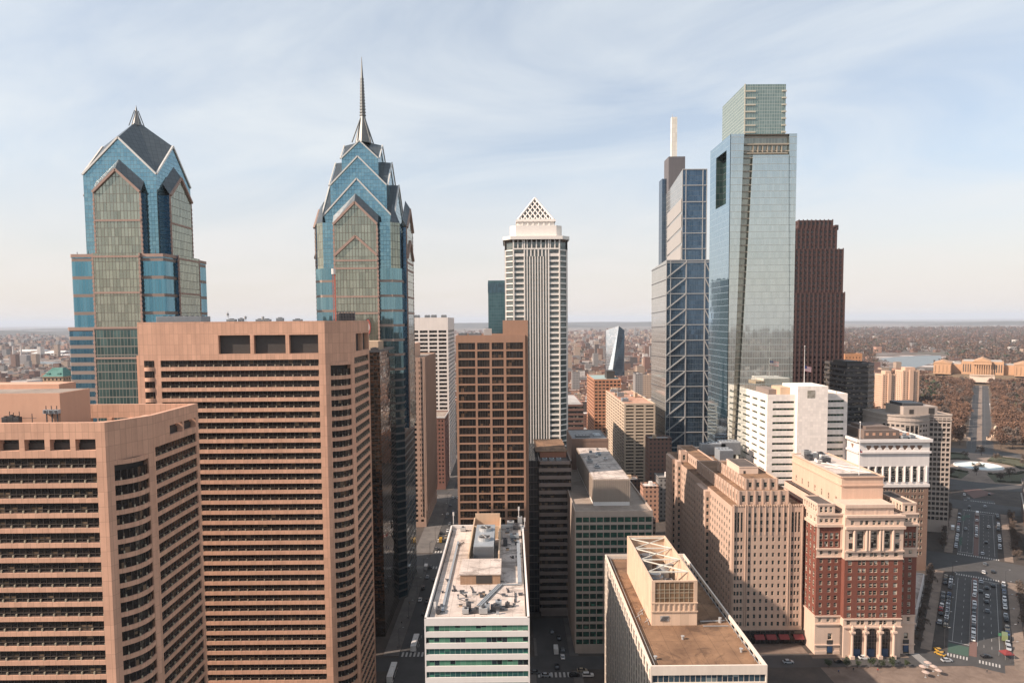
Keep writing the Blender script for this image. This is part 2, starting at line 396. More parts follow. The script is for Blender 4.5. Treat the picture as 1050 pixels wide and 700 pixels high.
# ------------------------------------------------------------------ the two salmon towers on the left
def ribbon_floor(parts, fr, u0, u1, z0, z1, rec=0.9):
    b = MB(); b.fquad(fr, u0, u1, -rec, z0, z1, 0)
    n = max(1, round((u1 - u0)/1.5)); p = (u1 - u0)/n
    for i in range(n + 1):
        u = u0 + i*p; b.fbox(fr, max(u0, u - 0.05), min(u1, u + 0.05), -rec + 0.002, -rec + 0.12, z0, z1, 1)
    b.fbox(fr, u0, u1, -rec + 0.003, -rec + 0.14, z0 + 0.80, z0 + 0.93, 1)
    b.fbox(fr, u0, u1, -0.46, -0.25, z0 + 0.002, z0 + 0.26, 1)
    for i in range(n + 1):
        if i % 2 == 0:
            u = u0 + i*p; b.fbox(fr, max(u0 + .01, u - 0.17), min(u1 - .01, u + 0.17), -0.44, -0.08, z0 + 0.003, z0 + 0.66, 2)
    parts.add(b, fr)
def salmon_tower(name, label, x0, x1, y0, ych, dx, y1, top, first, fh, wh, front_open, ncol, left_bay, roof_drop=5.0, o0=1.75, o1=4.4):
    poly = [(x0, y0), (x1, y0), (x1 + dx, ych), (x1 + dx, y1), (x0, y1)]
    foot(x0, x1 + dx, y0, y1, top)
    t = thing(name, label, 'office tower', ((x0 + x1)/2, (y0 + y1)/2, 0), 'salmon twin towers')
    wall, glz = MB(), Parts(t, 'window_band', [M_DGLASS, M_MULL, M_POST])
    fs = frames(poly); pier = 2.3; n = int(first/fh)
    zs = [first - fh*(i + 1) + (fh - wh) for i in range(n)]
    rec = 0.5
    def face(fr, ua, ub, pa, pb, opn=None, blank_to=None):
        """ua..ub glazed, piers pa / pb wide at the ends"""
        for a, b in ((0, ua), (ub, fr.L)):
            if b - a > 0.05: wall.fbox(fr, a, b, -2.2, 0, 0, top)
        for z in zs:
            ribbon_floor(glz, fr, ua, ub, z, z + wh, rec)
        for z in zs: wall.fbox(fr, ua, ub, -1.2, -0.003, z - (fh - wh), z, 0)
    # front
    fr = fs[0]; ua, ub = (7.5 if left_bay else 0.8), fr.L - pier
    face(fr, ua, ub, 0, 0)
    o0, o1 = first + o0, first + o1
    wall.fbox(fr, ua, ub, -1.2, -0.003, first, o0, 0); wall.fbox(fr, ua, ub, -1.2, -0.003, o1, top, 0)
    a0, a1 = front_open
    cw = 1.25; per = (a1 - a0)/ncol
    if a0 > ua + 0.05: wall.fbox(fr, ua, a0, -1.2, -0.004, o0, o1, 0)
    if a1 < ub - 0.05: wall.fbox(fr, a1, ub, -1.2, -0.004, o0, o1, 0)
    for i in range(ncol):
        u = a0 + i*per
        wall.fbox(fr, u, u + cw, -2.0, -0.005, o0, o1, 0)
        b = MB(); b.fquad(fr, u + cw, u + per, -1.9, o0, o1, 0)
        for k in range(4): b.fbox(fr, u + cw + k*(per - cw)/3.0 - 0.06, u + cw + k*(per - cw)/3.0 + 0.06, -1.898, -1.75, o0, o1, 1)
        b.fbox(fr, u + cw, u + per, -1.897, -1.76, (o0 + o1)/2 - .08, (o0 + o1)/2 + .08, 1)
        b.build('louvre_opening', [M_LOUVRE, M_MULL], t)
    # corner bay: bowed outward between two piers
    def bowbay(fr, pa, pb, blank):
        wall.fbox(fr, 0, pa, -2.2, 0, 0, top - 0.004); wall.fbox(fr, fr.L - pb, fr.L, -2.2, 0, 0, top - 0.004)
        u0, u1, N, bl = pa, fr.L - pb, 7, 0.16*(fr.L - pa - pb)
        def arc(d): return [fr.at(u0 + (u1 - u0)*i/N, d + bl*(1 - (2*i/N - 1)**2), 0) for i in range(N + 1)]
        out, inn, gl = arc(0.0), arc(-0.9), arc(-0.48)
        def sp(z0, z1):
            ring = out + inn[::-1]
            wall.hexa([(p.x, p.y, z0) for p in ring], [(p.x, p.y, z1) for p in ring], 0)
        wall.fbox(fr, u0, u1, -1.5, -0.003, blank, top - 0.006); sp(blank - 1.0, blank)
        for z in zs:
            if z + wh > blank - 0.9: continue
            sp(z - (fh - wh), z)
            b = MB()
            for i in range(N):
                f2 = Fr(gl[i], gl[i + 1]); b.fquad(f2, 0, f2.L, 0, z, z + fh - (fh - wh), 0)
                b.fbox(f2, -0.06, 0.06, 0.002, 0.14, z, z + wh, 1)
                if i % 2 == 1: b.fbox(f2, -0.15, 0.15, 0.13, 0.40, z + .003, z + 0.66, 2)
            b.fbox(Fr(gl[0], gl[-1]), 0, 0.05, 0, 0.05, z, z + .1, 1)
            glz.add(b, fr)
    bowbay(fs[1], 2.0, 1.3, first - 1.2)
    # north face
    fr = fs[2]; ua, ub = 1.3, fr.L - 1.5
    face(fr, ua, ub, 0, 0)
    wall.fbox(fr, ua, ub, -1.2, -0.003, first, o0, 0); wall.fbox(fr, ua, ub, -1.2, -0.003, o1, top, 0)
    k = max(2, int((ub - ua)/9)); a0 = ua + (0.3*(ub - ua) if ncol > 3 else 2)
    wall.fbox(fr, ua, a0, -1.2, -0.004, o0, o1, 0); per = (ub - a0)/k
    for i in range(k):
        wall.fbox(fr, a0 + i*per, a0 + i*per + 0.9, -2.0, -0.005, o0, o1)
        b = MB(); b.fquad(fr, a0 + i*per + 0.9, a0 + (i + 1)*per, -1.9, o0, o1, 0)
        for q in range(3): b.fbox(fr, a0 + i*per + 2 + q*1.6, a0 + i*per + 2.1 + q*1.6, -1.898, -1.75, o0, o1, 1)
        b.build('louvre_opening', [M_LOUVRE, M_MULL], t)
    # rear and far side: plain piers and bands
    for fr in fs[3:]:
        z = 0
        wall.fbox(fr, .02, fr.L - .02, -1.0, -.011, o1, top - .007)
        nc = max(3, int(fr.L/6)); 
        for i in range(nc + 1):
            u = .03 + i*(fr.L - 1.36)/nc; wall.fbox(fr, u, u + 1.3, -1.3, -.012, 0, o1)
        for zq in zs: wall.fbox(fr, .05, fr.L - .05, -0.9, -0.05, zq - (fh - wh), zq)
        g = MB(); g.fquad(fr, .1, fr.L - .1, -0.95, 0, first, 0); g.build('rear_glazing', [M_DGLASS], t)
    core = MB(); ip = [(x0 + 1.4, y0 + 1.4), (x1 - 0.2, y0 + 1.4), (x1 + dx - 1.5, ych + 1.2), (x1 + dx - 1.5, y1 - 1.4), (x0 + 1.4, y1 - 1.4)]
    zr = top - roof_drop
    core.prism(ip, 0, zr, 0, 1); core.build('roof', [M_LOUVRE, R_DARK], t)
    wall.build('wall', [M_ORANGE], t)
    glz.done(); return t
YA = 159.0
xa1 = GX(107, YA, 433)
tA = salmon_tower('office_tower', 'lower and nearer of two salmon concrete twin towers, cut by the left edge', -152, xa1, YA, 170.5, GX(155, 170.5, 426) - xa1, 196, GZ(433, YA, 107),
    GZ(433, YA, 107) - 8.3, 3.58, 2.45, (0.8, xa1 + 152 - 2.3), 9, False)
zA = GZ(433, YA, 107)
# penthouse of the nearer tower
b = MB(); x1 = GX(61, 167, 403); zt = GZ(403, 167, 61)
b.box(-148, x1, 167, 179, zA - 5.0, zt, 0); b.box(-140, x1 - 8, 179, 186, zA - 5, zt + 1.2, 0)
ph = b.build('penthouse', [M_ORANGE2], tA)
b = MB(); b.box(-147.5, x1 - 0.4, 167.4, 178.6, zt, zt + 0.05, 0); b.build('penthouse_roof', [R_GRAVEL], ph)
for i, px in enumerate((44, 49.5, 55)):
    x = GX(px, 166, 420); b = MB(); z = GZ(424, 166, px)
    b.box(x, x + 1.1, 165.9, 166.95, z, z + 0.95, 0); b.box(x + 0.25, x + 0.85, 165.8, 165.89, z + 0.15, z + 0.8, 1)
    b.box(x + .4, x + .7, 166.4, 166.5, zA - 5, z, 1); b.box(x + 0.45, x + 0.6, 166.3, 166.42, z + 0.95, z + 1.9, 1)
    b.build('wall_fan', [M_GALV, M_DSTEEL], tA)
b = MB(); x = GX(64, 169, 420)
b.box(x, x + 1.6, 169, 172.4, zA - 3.6, zA - 1.6, 0)
for i in range(5): b.box(x + 1.6, x + 1.66, 169.3 + i*.6, 169.6 + i*.6, zA - 3.5, zA - 1.7, 1)
b.build('wall_fan', [M_DSTEEL, M_GALV], tA)
for i, px in enumerate((3, 9, 15)):
    x = GX(px, 164, 428); rooftop_unit(tA, x, 163.5, zA - 5, 1.3, 1.2, 5.8 + 0.3*(i % 2), M_DSTEEL, M_LOUVRE)
b = MB()
for px in (8, 12, 18, 31): 
    x = GX(px, 164, 420); b.beam((x, 164.5, zA - 5), (x, 164.5, zA + 1.2 + (px % 5)*.3), 0.12)
b.beam((GX(0, 164.5, 424), 164.5, zA + 0.4), (GX(37, 164.5, 424), 164.5, zA + 0.4), 0.1)
b.build('roof_rail', [M_DSTEEL], tA)
YB = 235.0
xb0, xb1 = GX(141, YB, 345), GX(333, YB, 345); zB = GZ(329.5, YB, 250)
tB = salmon_tower('office_tower', 'taller of two salmon concrete twin towers, roof level with the horizon', xb0, xb1, YB, 243.5, GX(362, 243.5, 345) - xb1, 271, zB,
    zB - 13.2, 3.60, 2.30, (GX(222, YB) - xb0, xb1 - xb0 - 1.4), 3, True, 2.2, 2.1, 8.5)
# lower shoulder with a slim bay at the left end of the front
b = MB(); g = Parts(tB, 'bay_window', [M_DGLASS, M_MULL, M_POST])
fr = Fr((xb0, YB), (xb1, YB))
for a, c in ((1.9, 5.3),):
    for i in range(38):
        z = zB - 13.2 - 3.6*(i + 1) + 1.3
        if z < 0.2: break
        q = MB(); q.fquad(fr, a, c, 0.06, z, z + 2.30, 0)
        for k in range(3): q.fbox(fr, a + 0.4 + k*1.2, a + 0.5 + k*1.2, 0.062, 0.16, z, z + 2.3, 1)
        g.add(q, fr)
        N = 5; ring = [fr.at(a + (c - a)*k/N, 0.08 + 0.5*(1 - (2*k/N - 1)**2), 0) for k in range(N + 1)] + [fr.at(c, 0.004, 0), fr.at(a, 0.004, 0)]
        b.hexa([(p.x, p.y, z - 1.3) for p in ring], [(p.x, p.y, z) for p in ring], 0)
b.box(xb0 - 1.2, xb0, YB + 1.0, 262, 0, zB - 11.5, 0)
b.build('bowed_bay', [M_ORANGE2], tB); g.done()
# things on its roof
rz = zB - 2.2
rooftop_unit(tB, GX(163, 246), 246, rz, 16, 8, 4.2, M_GALV, M_DSTEEL)
for px, w, h in ((232, 3.0, 3.1), (244, 1.4, 3.3), (262, 5.0, 3.0), (283, 2.2, 3.4), (300, 3.0, 2.9)):
    x = GX(px, 250, 330); rooftop_unit(tB, x, 250, rz, w, 2.5, h, M_GALV, M_DSTEEL)
for px, h in ((234, 6.0), (252, 4.4), (270, 4.2)):
    x = GX(px, 249, 328); b = MB(); b.cyl((x, 249), 0.09, rz, rz + h, 6)
    for k in range(3): b.beam((x - .5, 249, rz + h - .5 - k*.8), (x + .5, 249, rz + h - .5 - k*.8), 0.07)
    b.cyl((x, 248.6), 0.5, rz + h*0.72, rz + h*0.72 + 0.9, 8); b.build('antenna', [M_STEEL], tB)
b = MB(); px0, px1 = 346, 364
for i in range(7):
    x = GX(px0 + (px1 - px0)*i/6, 258, 325); b.beam((x, 258, rz), (x, 258, zB + 3.6), 0.25)
for z in (zB + 0.6, zB + 2.0, zB + 3.5): b.beam((GX(px0, 258, 325), 258, z), (GX(px1, 258, 325), 258, z), 0.22)
b.box(GX(px0, 258, 325) + .3, GX(px1, 258, 325) - .3, 258.4, 260, zB - 1, zB + 2.9, 0)
b.build('antenna_frame', [M_DSTEEL], tB)
b = MB(); x = GX(342, 252, 320)                                        # red lattice mast
for dx, dy in ((0, 0), (.9, 0), (.45, .8)): b.beam((x + dx, 252 + dy, rz), (x + dx, 252 + dy, zB + 18), 0.16)
for i in range(22): b.beam((x, 252, rz + i*.92), (x + .9, 252, rz + (i + 1)*.92), 0.11); b.beam((x + .9, 252, rz + i*.92), (x + .45, 252.8, rz + (i + 1)*.92), 0.11)
mast = b.build('lattice_mast', [plain('red_paint', (0.42, 0.10, 0.07), 0.6)], tB)
b = MB(); b.cyl((x + .45, 251.6), 0.75, zB + 17, zB + 19, 10); b.build('dish', [M_WHITE], mast)

# ------------------------------------------------------------------ green and white striped slab, centre bottom
YL, YL2 = 165.0, 242.5
xl0, xl1 = GX(435, YL, 634), GX(543, YL, 637); zL = GZ(634, YL, 489)
foot(xl0, xl1, YL, YL2, zL)
tL = thing('office_slab', 'white and green banded office slab with cluttered pale flat roof at bottom centre', 'office building', ((xl0 + xl1)/2, (YL + YL2)/2, 0))
M_GREENG = glass('green_spandrel', (0.055, 0.16, 0.105), (0.10, 0.235, 0.16), bay=1.3, floor=1.9, rough=0.15, blind=0.40, bcol=(0.015, 0.03, 0.04), tilt=0.02, frame=(0.13, 0.2, 0.16), mw=0.1, mh=0.0)
M_TEALG = glass('teal_glass', (0.012, 0.05, 0.055), (0.03, 0.10, 0.09), bay=1.3, floor=1.9, rough=0.1, blind=0.35, bcol=(0.06, 0.22, 0.15), tilt=0.03, frame=(0.2, 0.25, 0.22), mw=0.1, mh=0.0)
wall = MB(); poly = rect(xl0, xl1, YL, YL2); fs = frames(poly); gg = Parts(tL, 'window_band', [M_GREENG, M_TEALG])
fh = 2.94; z = zL - 1.7
wall.prism(rect(xl0 + .9, xl1 - .9, YL + .9, YL2 - .9), 0, zL - 1.0, 0, 1)
for fr in fs: wall.fbox(fr, 0.002, fr.L - 0.002, -0.5, 0.0, zL - 1.7, zL + 0.25)
i = 0
while z > 4:
    for k, fr in enumerate(fs):
        wall.fbox(fr, 0.003*k, fr.L - 0.003*k, -0.5, 0, z - fh, z - 1.52)
        q = MB(); q.fquad(fr, 0.3, fr.L - .3, -0.28, z - 1.52, z, 0 if i in (0, 1, 3) else 1)
        gg.add(q, fr)
    z -= fh; i += 1
for fr in fs: wall.fbox(fr, 0.01, fr.L - .01, -0.5, -0.002, 0, z)
for p in poly: wall.box(p[0] - .35 if p[0] > 0 else p[0] + .01, p[0] - .01 if p[0] > 0 else p[0] + .35, p[1] - .35 if p[1] > 200 else p[1] + .01, p[1] - .01 if p[1] > 200 else p[1] + .35, 0, zL - 1.7)
wall.build('wall', [M_WHITE, R_PALE], tL); gg.done()
zr = zL - 1.0
M_TAN = stone('tan_render', (0.52, 0.38, 0.26), var=0.12)
M_TBRICK = stone('tan_brick', (0.34, 0.21, 0.13), var=0.15, joint=(0.8, 0.35), jcol=0.8)
def LX(px, py, z): p = GP(px, py, z); return p
def pbox(b, pxl, pxr, pyf, pyb, z0, z1, m=0):
    """box whose front foot line sits at picture row pyf on level z0 and whose rear sits at pyb"""
    a = GP(pxl, pyf, z0); c = GP(pxr, pyf, z0); d = GP((pxl + pxr)/2, pyb, z0)
    b.box(a.x, c.x, a.y, d.y, z0, z1, m); return a.x, c.x, a.y, d.y
b = MB(); X0, X1, Y0, Y1 = pbox(b, 472, 513, 599, 583, zr, zr + 2.8)
ph = b.build('penthouse', [M_TBRICK], tL)
b = MB(); b.box(X0 + 4.5, X0 + 9, Y0 - 0.08, Y0 - .01, zr + 0.3, zr + 2.6); b.build('louvre', [M_LOUVRE], ph)
b = MB(); b.box(X0 - .25, X1 + .25, Y0 - .25, Y1 + 0.3, zr + 2.8, zr + 3.1); b.build('roof', [R_PALE], ph)
a = GP(479, 525, zr); yb = min(a.y + 4, YL2 - 2); xr0, xr1 = X0 + 1.4, X1 - 0.4
b = MB()                                                                  # open topped plant enclosure
hw = 4.5
b.box(xr0, xr0 + .4, Y1 + .31, yb, zr, zr + hw); b.box(xr1 - .4, xr1, Y1 + .31, yb, zr, zr + hw)
ym = yb - 10
b.box(xr0 + .4, xr1 - .4, yb - .4, yb, zr, zr + hw + 1.5); b.box(xr0 + .4, xr1 - .4, ym - .4, ym, zr, zr + hw)
b.box(xr0 + .4, xr1 - .4, Y1 + .31, Y1 + .7, zr, zr + hw - 2.2)
b.build('plant_enclosure', [M_TAN], tL)
b = MB(); b.box(xr0 + .4, xr1 - .4, ym, yb - .4, zr + 1.2, zr + 1.5); b.build('plant_floor', [roofmat('orange_lit_floor', (0.36, 0.14, 0.05), (0.55, 0.27, 0.1), 0.3)], tL)  # orange light inside the enclosure put into the floor colour
b = MB(); cx0, cx1, cy0, cy1 = xr0 + 1.6, xr1 - 1.8, Y1 + 3, ym - 3.5
b.box(cx0, cx1, cy0, cy1, zr + 1.0, zr + 6.0, 0); b.box(cx0 + .4, cx1 - .4, cy0 + .4, cy1 - .4, zr, zr + 1, 1)
n = 12
for i in range(n): b.box(cx0 + .1, cx1 - .1, cy0 - .07, cy0, zr + 1.3 + i*.38, zr + 1.5 + i*.38, 1)
ct = b.build('cooling_tower', [M_GALV, M_DSTEEL], tL)
for k in range(2):
    q = MB(); c = ((cx0 + cx1)/2, cy0 + (cy1 - cy0)*(0.28 + .44*k)); r = (cx1 - cx0)*0.33
    q.cyl(c, r, zr + 6.0, zr + 7.0, 18, 0); q.cyl(c, r*.85, zr + 7.0, zr + 7.05, 18, 1)
    for j in range(4): q.beam((c[0], c[1], zr + 7.2), (c[0] + r*.9*math.cos(j*1.57 + .4), c[1] + r*.9*math.sin(j*1.57 + .4), zr + 7.2), .25, 0)
    q.build('fan', [M_STEEL, M_LOUVRE], ct)
rnd = random.Random(3)
for px0, px1, pyf, pyb, h, mm in ((531, 535, 599, 556, .8, M_GALV), (452, 454.5, 628, 556, .5, M_GALV)):
    b = MB(); pbox(b, px0, px1, pyf, pyb, zr, zr + h); b.build('roof_duct', [mm], tL)
b = MB(); p, q = GP(489, 622, zr), GP(511, 600, zr)
for d in (0, .5, 1.0): b.beam((p.x + d, p.y, zr + .35), (q.x + d, q.y, zr + .35), .28)
b.beam((q.x, q.y, zr + .35), (GP(533, 599, zr).x, q.y, zr + .35), .3); b.build('pipe_run', [M_GALV], tL)
for (px, py, w, d, h) in ((474, 630, 1.6, 1.6, 1.3), (478, 627, 1.2, 2, 2.0), (484, 629, 2, 1.2, 1.1), (491, 630, 2.2, 1.4, 1.6), (497, 628, 1.3, 1.3, 2.1), (503, 627, 2.4, 1.5, 1.5), (508, 624, 1.6, 1.6, 1.9), (447, 630, 1, 2.4, 1.4), (518, 623, 1.2, 1, 1.2),
        (520, 541, 2.5, 2, 2.2), (526, 543, 2.0, 3, 1.6), (531, 538, 1.6, 2, 2.8), (523, 552, 3, 2, 1.3), (534, 545, 1.2, 1.5, 1.8), (516, 560, 1.4, 2.4, 2.2), (511, 553, 1.2, 1.2, 2.9), (472, 545, 1.8, 1.6, 1.4), (505, 598, 2.2, 1.2, 2.2)):
    p = GP(px, py, zr); b = MB(); b.box(p.x, p.x + w, p.y, p.y + d, zr + .25, zr + h, 0); b.box(p.x + .2, p.x + w - .2, p.y + .2, p.y + d - .2, zr, zr + .25, 1)
    b.cyl((p.x + w*.5, p.y + d*.5), w*.22, zr + h, zr + h + .4, 8, 1); b.beam((p.x + w, p.y + d/2, zr + .5), (p.x + w + 1.2, p.y + d/2, zr + .3), .2, 1)
    b.build('roof_vent', [rnd.choice([M_STEEL, M_GALV, M_DSTEEL]), M_DSTEEL], tL)
rq = random.Random(44)
for i in range(34):
    px, py = (rq.uniform(517, 536), rq.uniform(538, 572)) if i < 16 else (rq.uniform(450, 535), rq.uniform(602, 630))
    p = GP(px, py, zr); w, d, h = rq.uniform(.3, 1.3), rq.uniform(.3, 1.3), rq.uniform(.25, 1.1); b = MB(); b.box(p.x, p.x + w, p.y, p.y + d, zr, zr + h, 0); b.box(p.x - .1, p.x + w + .1, p.y - .1, p.y + d + .1, zr + h, zr + h + .08, 1)
    if i % 3 == 0: b.beam((p.x + w, p.y, zr + .12), (p.x + w + rq.uniform(1, 4), p.y + rq.uniform(-2, 2), zr + .12), .12, 1)
    b.build('roof_curb_vent', [rq.choice([M_STEEL, M_DSTEEL, M_GALV, M_TAN]), M_DSTEEL], tL)
for px, py in ((478, 612), (466, 606), (521, 607), (528, 617), (486, 609), (459, 596), (470, 560), (526, 572)):
    p = GP(px, py, zr); b = MB(); L = rnd.uniform(1, 3.5); a = rnd.uniform(0, 3); b.beam((p.x, p.y, zr + .25), (p.x + L*math.cos(a), p.y + L*math.sin(a)*2, zr + .25), .22); b.cyl((p.x, p.y), .3, zr, zr + .8, 7); b.build('vent_pipe', [M_DSTEEL], tL)
for px, py, h in ((532, 537, 6.5), (465, 537, 4.5), (538, 540, 3.5), (446, 625, 2.2)):
    p = GP(px, py, zr); b = MB(); b.cyl((p.x, p.y), .12, zr, zr + h, 6); b.box(p.x - .3, p.x + .3, p.y - .1, p.y + .1, zr + h - 1.4, zr + h, 0); b.build('antenna', [M_WHITE], tL)

# ------------------------------------------------------------------ brown roofed block, bottom right of centre
YO, YO2 = 178.0, 266.0
xo0, xo1 = GX(667, YO, 684), GX(787, YO, 680); zO = GZ(682, YO, 720)
foot(xo0, xo1, YO, YO2, zO)
tO = thing('civic_office_block', 'cream block with brown flat roof, finned side and open-topped trussed plant room', 'office building', ((xo0 + xo1)/2, (YO + YO2)/2, 0))
M_CREAM = stone('cream_fin', (0.66, 0.57, 0.48), var=0.1)
M_BLUEG = glass('blue_window', (0.015, 0.03, 0.045), (0.04, 0.07, 0.09), bay=1.45, floor=3.6, rough=0.08, blind=0.25, bcol=(0.25, 0.3, 0.3), tilt=0.03, frame=(0.5, 0.42, 0.35), mw=0.16, mh=0.0)
wall = MB(); poly = rect(xo0, xo1, YO, YO2); fs = frames(poly); gg = Parts(tO, 'window_band', [M_BLUEG])
wall.prism(rect(xo0 + 1.1, xo1 - 1.1, YO + 1, YO2 - 1), 0, zO - 1.6, 1, 1)
for k in (0, 2):
    fr = fs[k]; wall.fbox(fr, 0, fr.L, -.5, 0, zO - 2.6, zO)
    z = zO - 2.6
    while z > 4:
        q = MB(); q.fquad(fr, .4, fr.L - .4, -.35, z - 2.1, z); gg.add(q, fr)
        wall.fbox(fr, 0, fr.L, -.5, -.002, z - 3.6, z - 2.1); z -= 3.6
    wall.fbox(fr, 0, .4, -.5, -.004, 0, zO - 2.6); wall.fbox(fr, fr.L - .4, fr.L, -.5, -.004, 0, zO - 2.6)
gf = MB()
for k in (1, 3):
    fr = fs[k]; wall.fbox(fr, .5, fr.L - .5, -.5, -.001, zO - 1.2, zO - .01)
    gf.fquad(fr, .5, fr.L - .5, -.12, 0, zO - 1.2)
    n = 21
    for i in range(n + 1):
        u = .5 + (fr.L - 3.2)*i/n; wall.fbox(fr, u, u + 1.55, -.3, .12, 0, zO - 1.2)
    z = zO - 4.4
    while z > 2: wall.fbox(fr, .5, fr.L - .5, -.2, -.06, z, z + .35); z -= 3.6
gf.build('side_glazing', [glass('fin_glass', (0.02, 0.02, 0.022), (0.05, 0.04, 0.035), bay=1.9, floor=3.6, rough=.15, tilt=.02)], tO)
wall.build('wall', [M_CREAM, R_BROWN], tO); gg.done()
zr = zO - 1.6
b = MB(); poly2 = rect(xo0 + 1.6, xo1 - 1.6, YO + 1.6, YO2 - 1.6)      # window-washing rail set in from the edge
for i in range(4):
    p, q = poly2[i], poly2[(i + 1) % 4]; b.beam((*p, zr + .9), (*q, zr + .9), .12)
    n = 24
    for j in range(n): b.beam((p[0] + (q[0] - p[0])*j/n, p[1] + (q[1] - p[1])*j/n, zr), (p[0] + (q[0] - p[0])*j/n, p[1] + (q[1] - p[1])*j/n, zr + .9), .09)
b.build('roof_rail', [M_STEEL], tO)
P = GP(668, 641, zr); Q = GP(715, 641, zr); yE = GP(680, 580, zr).y
zt = GZ(595, P.y, 690); ye2 = XZ(643, 549, 1)[1]; yE = (zt - CAMZ)/ray(643, 549).z*ray(643, 549).y
e0, e1, ey0, ey1 = P.x, Q.x, P.y, yE
b = MB()
b.box(e0, e0 + .5, ey0, ey1, zr, zt); b.box(e1 - .5, e1, ey0, ey1, zr, zt); b.box(e0 + .5, e1 - .5, ey1 - .5, ey1, zr, zt)
b.box(e0 + .5, e1 - .5, ey0, ey0 + .5, zr, zr + 4.6)
for i in range(9): b.box(e0 + .55 + i*(e1 - e0 - 1.6)/8, e0 + 1.0 + i*(e1 - e0 - 1.6)/8, ey0 - .25, ey0 - .002, zr + 4.7, zr + 7.0)
b.box(e0 + .5, e1 - .5, ey0 + .02, ey0 + .5, zr + 4.6, zr + 7.1); b.box(e0 - .15, e1 + .15, ey0 - .3, ey0 - .003, zr + 4.3, zr + 4.69); b.box(e0 - .15, e1 + .15, ey0 - .3, ey0 - .003, zr + 7.0, zr + 7.35)
b.box(e0 + .5, e0 + 1.1, ey0 - .01, ey0 + .45, zr + 7.1, zt); b.box(e1 - 1.1, e1 - .5, ey0 - .01, ey0 + .45, zr + 7.1, zt); b.box(e0 + 1.1, e1 - 1.1, ey0, ey0 + .45, zt - .5, zt - .003)
for i in range(8): b.box(e1, e1 + .12, ey0 + 2 + i*5, ey0 + 2.25 + i*5, zr, zt - .1)
pl = b.build('plant_room', [stone('plant_room_cladding', (0.58, 0.42, 0.30), var=.1, joint=(2.6, 7), jcol=.8)], tO)
b = MB(); yy = ey0 + .25
b.face([(e0 + 1.1, yy, zr + 7.1), (e1 - 1.1, yy, zr + 7.1), (e1 - 1.1, yy, zt - .5), (e0 + 1.1, yy, zt - .5)], 0)
for i in range(1, 8): b.box(e0 + 1.1 + i*(e1 - e0 - 2.2)/8 - .07, e0 + 1.1 + i*(e1 - e0 - 2.2)/8 + .07, yy - .12, yy - .002, zr + 7.1, zt - .5, 1)
for z in (zr + 8.6, zr + 10.2, zr + 11.2): b.box(e0 + 1.1, e1 - 1.1, yy - .11, yy - .003, z, z + .14, 1)
b.build('glazed_screen', [glass('screen_glass', (0.10, 0.065, 0.04), (0.22, 0.14, 0.085), bay=1.4, floor=1.5, rough=.15, tilt=.05), M_POST], pl)
b = MB(); ch = zt - .6
L = ey1 - ey0; st = [ey0 + 9 + (L - 10)*i/3 for i in range(4)]
for i in range(4): b.beam((e0 + .3, st[i], ch), (e1 - .3, st[i], ch), .35)
for i in range(3): b.beam((e0 + .4, st[i], ch), (e1 - .4, st[i + 1], ch), .28); b.beam((e1 - .4, st[i], ch), (e0 + .4, st[i + 1], ch), .28)
b.build('roof_truss', [plain('pale_truss', (0.62, 0.6, 0.52), .5)], pl)
b = MB(); b.box(e0 + .5, e1 - .5, ey0 + .5, ey0 + 7.5, zt - 5.2, zt - 5, 1); b.box(e0 + .5, e1 - .5, ey0 + 7.5, ey1 - .5, zr + 3, zr + 3.2, 1); b.build('inner_deck', [R_PALE, R_DARK], pl)
for i, (fx, fy, r, h) in enumerate(((.35, .40, 2.6, 6), (.68, .62, 2.2, 5), (.4, .85, 2.4, 5.5))):
    b = MB(); c = (e0 + (e1 - e0)*fx, ey0 + L*fy); b.cyl(c, r, zr + 3.2, zr + 3 + h, 16, 0); b.cyl(c, r*.7, zr + 3 + h, zr + 3.9 + h, 16, 1); b.beam((c[0] - r, c[1], zr + 3 + h + .5), (c[0] + r + 2, c[1] + 2, zr + 3 + h + .5), .6, 0)
    b.build('cooling_tower', [M_GALV, M_STEEL], pl)
for i in range(6): rooftop_unit(pl, e0 + 1.2 + (i % 3)*3.6, ey0 + 9 + (i//3)*8, zr + 3.2, 2.6, 3, 3 + (i % 2), M_STEEL, M_DSTEEL)
b = MB(); b.box(GX(677, ey0 - .1, 632), GX(686, ey0 - .1, 632), ey0 - .1, ey0 - .01, zr + 1.4, zr + 3.1, 0)
for i in range(5): b.beam((GX(677, ey0, 632) + i*.4, ey0 - .2, zr + 1.5), (GX(677, ey0, 632) + .9 + i*.4, ey0 - .2, zr + 3), .1, 1)
b.build('wall_vent', [M_STEEL, M_LOUVRE], pl)
b = MB()
for p in ((655, 628), (652, 633), (661, 638)):
    g0 = GP(*p, zr); b.beam((g0.x, g0.y, zr + .1), (g0.x + 2.4, g0.y + 1, zr + 1.2), .16); b.beam((g0.x + 1, g0.y - 2, zr + .2), (g0.x + 1.2, g0.y + 3, zr + .2), .14)
g0 = GP(718, 638, zr); b.beam((g0.x, g0.y, zr + .4), (xo1 - 2, g0.y + .5, zr + .4), .3); b.beam((g0.x, g0.y - 3, zr + .3), (xo1 - 2, g0.y - 3, zr + .3), .2); b.cyl((GP(737, 636, zr).x, g0.y), .5, zr, zr + 1.6, 8)
b.build('pipe_run', [M_STEEL], tO)
for px, py in ((672, 676), (760, 668), (700, 655)):
    g0 = GP(px, py, zr); b = MB(); b.cyl((g0.x, g0.y), .35, zr, zr + .9, 8); b.cyl((g0.x, g0.y), .55, zr + .9, zr + 1.1, 8); b.build('roof_vent', [M_STEEL], tO)

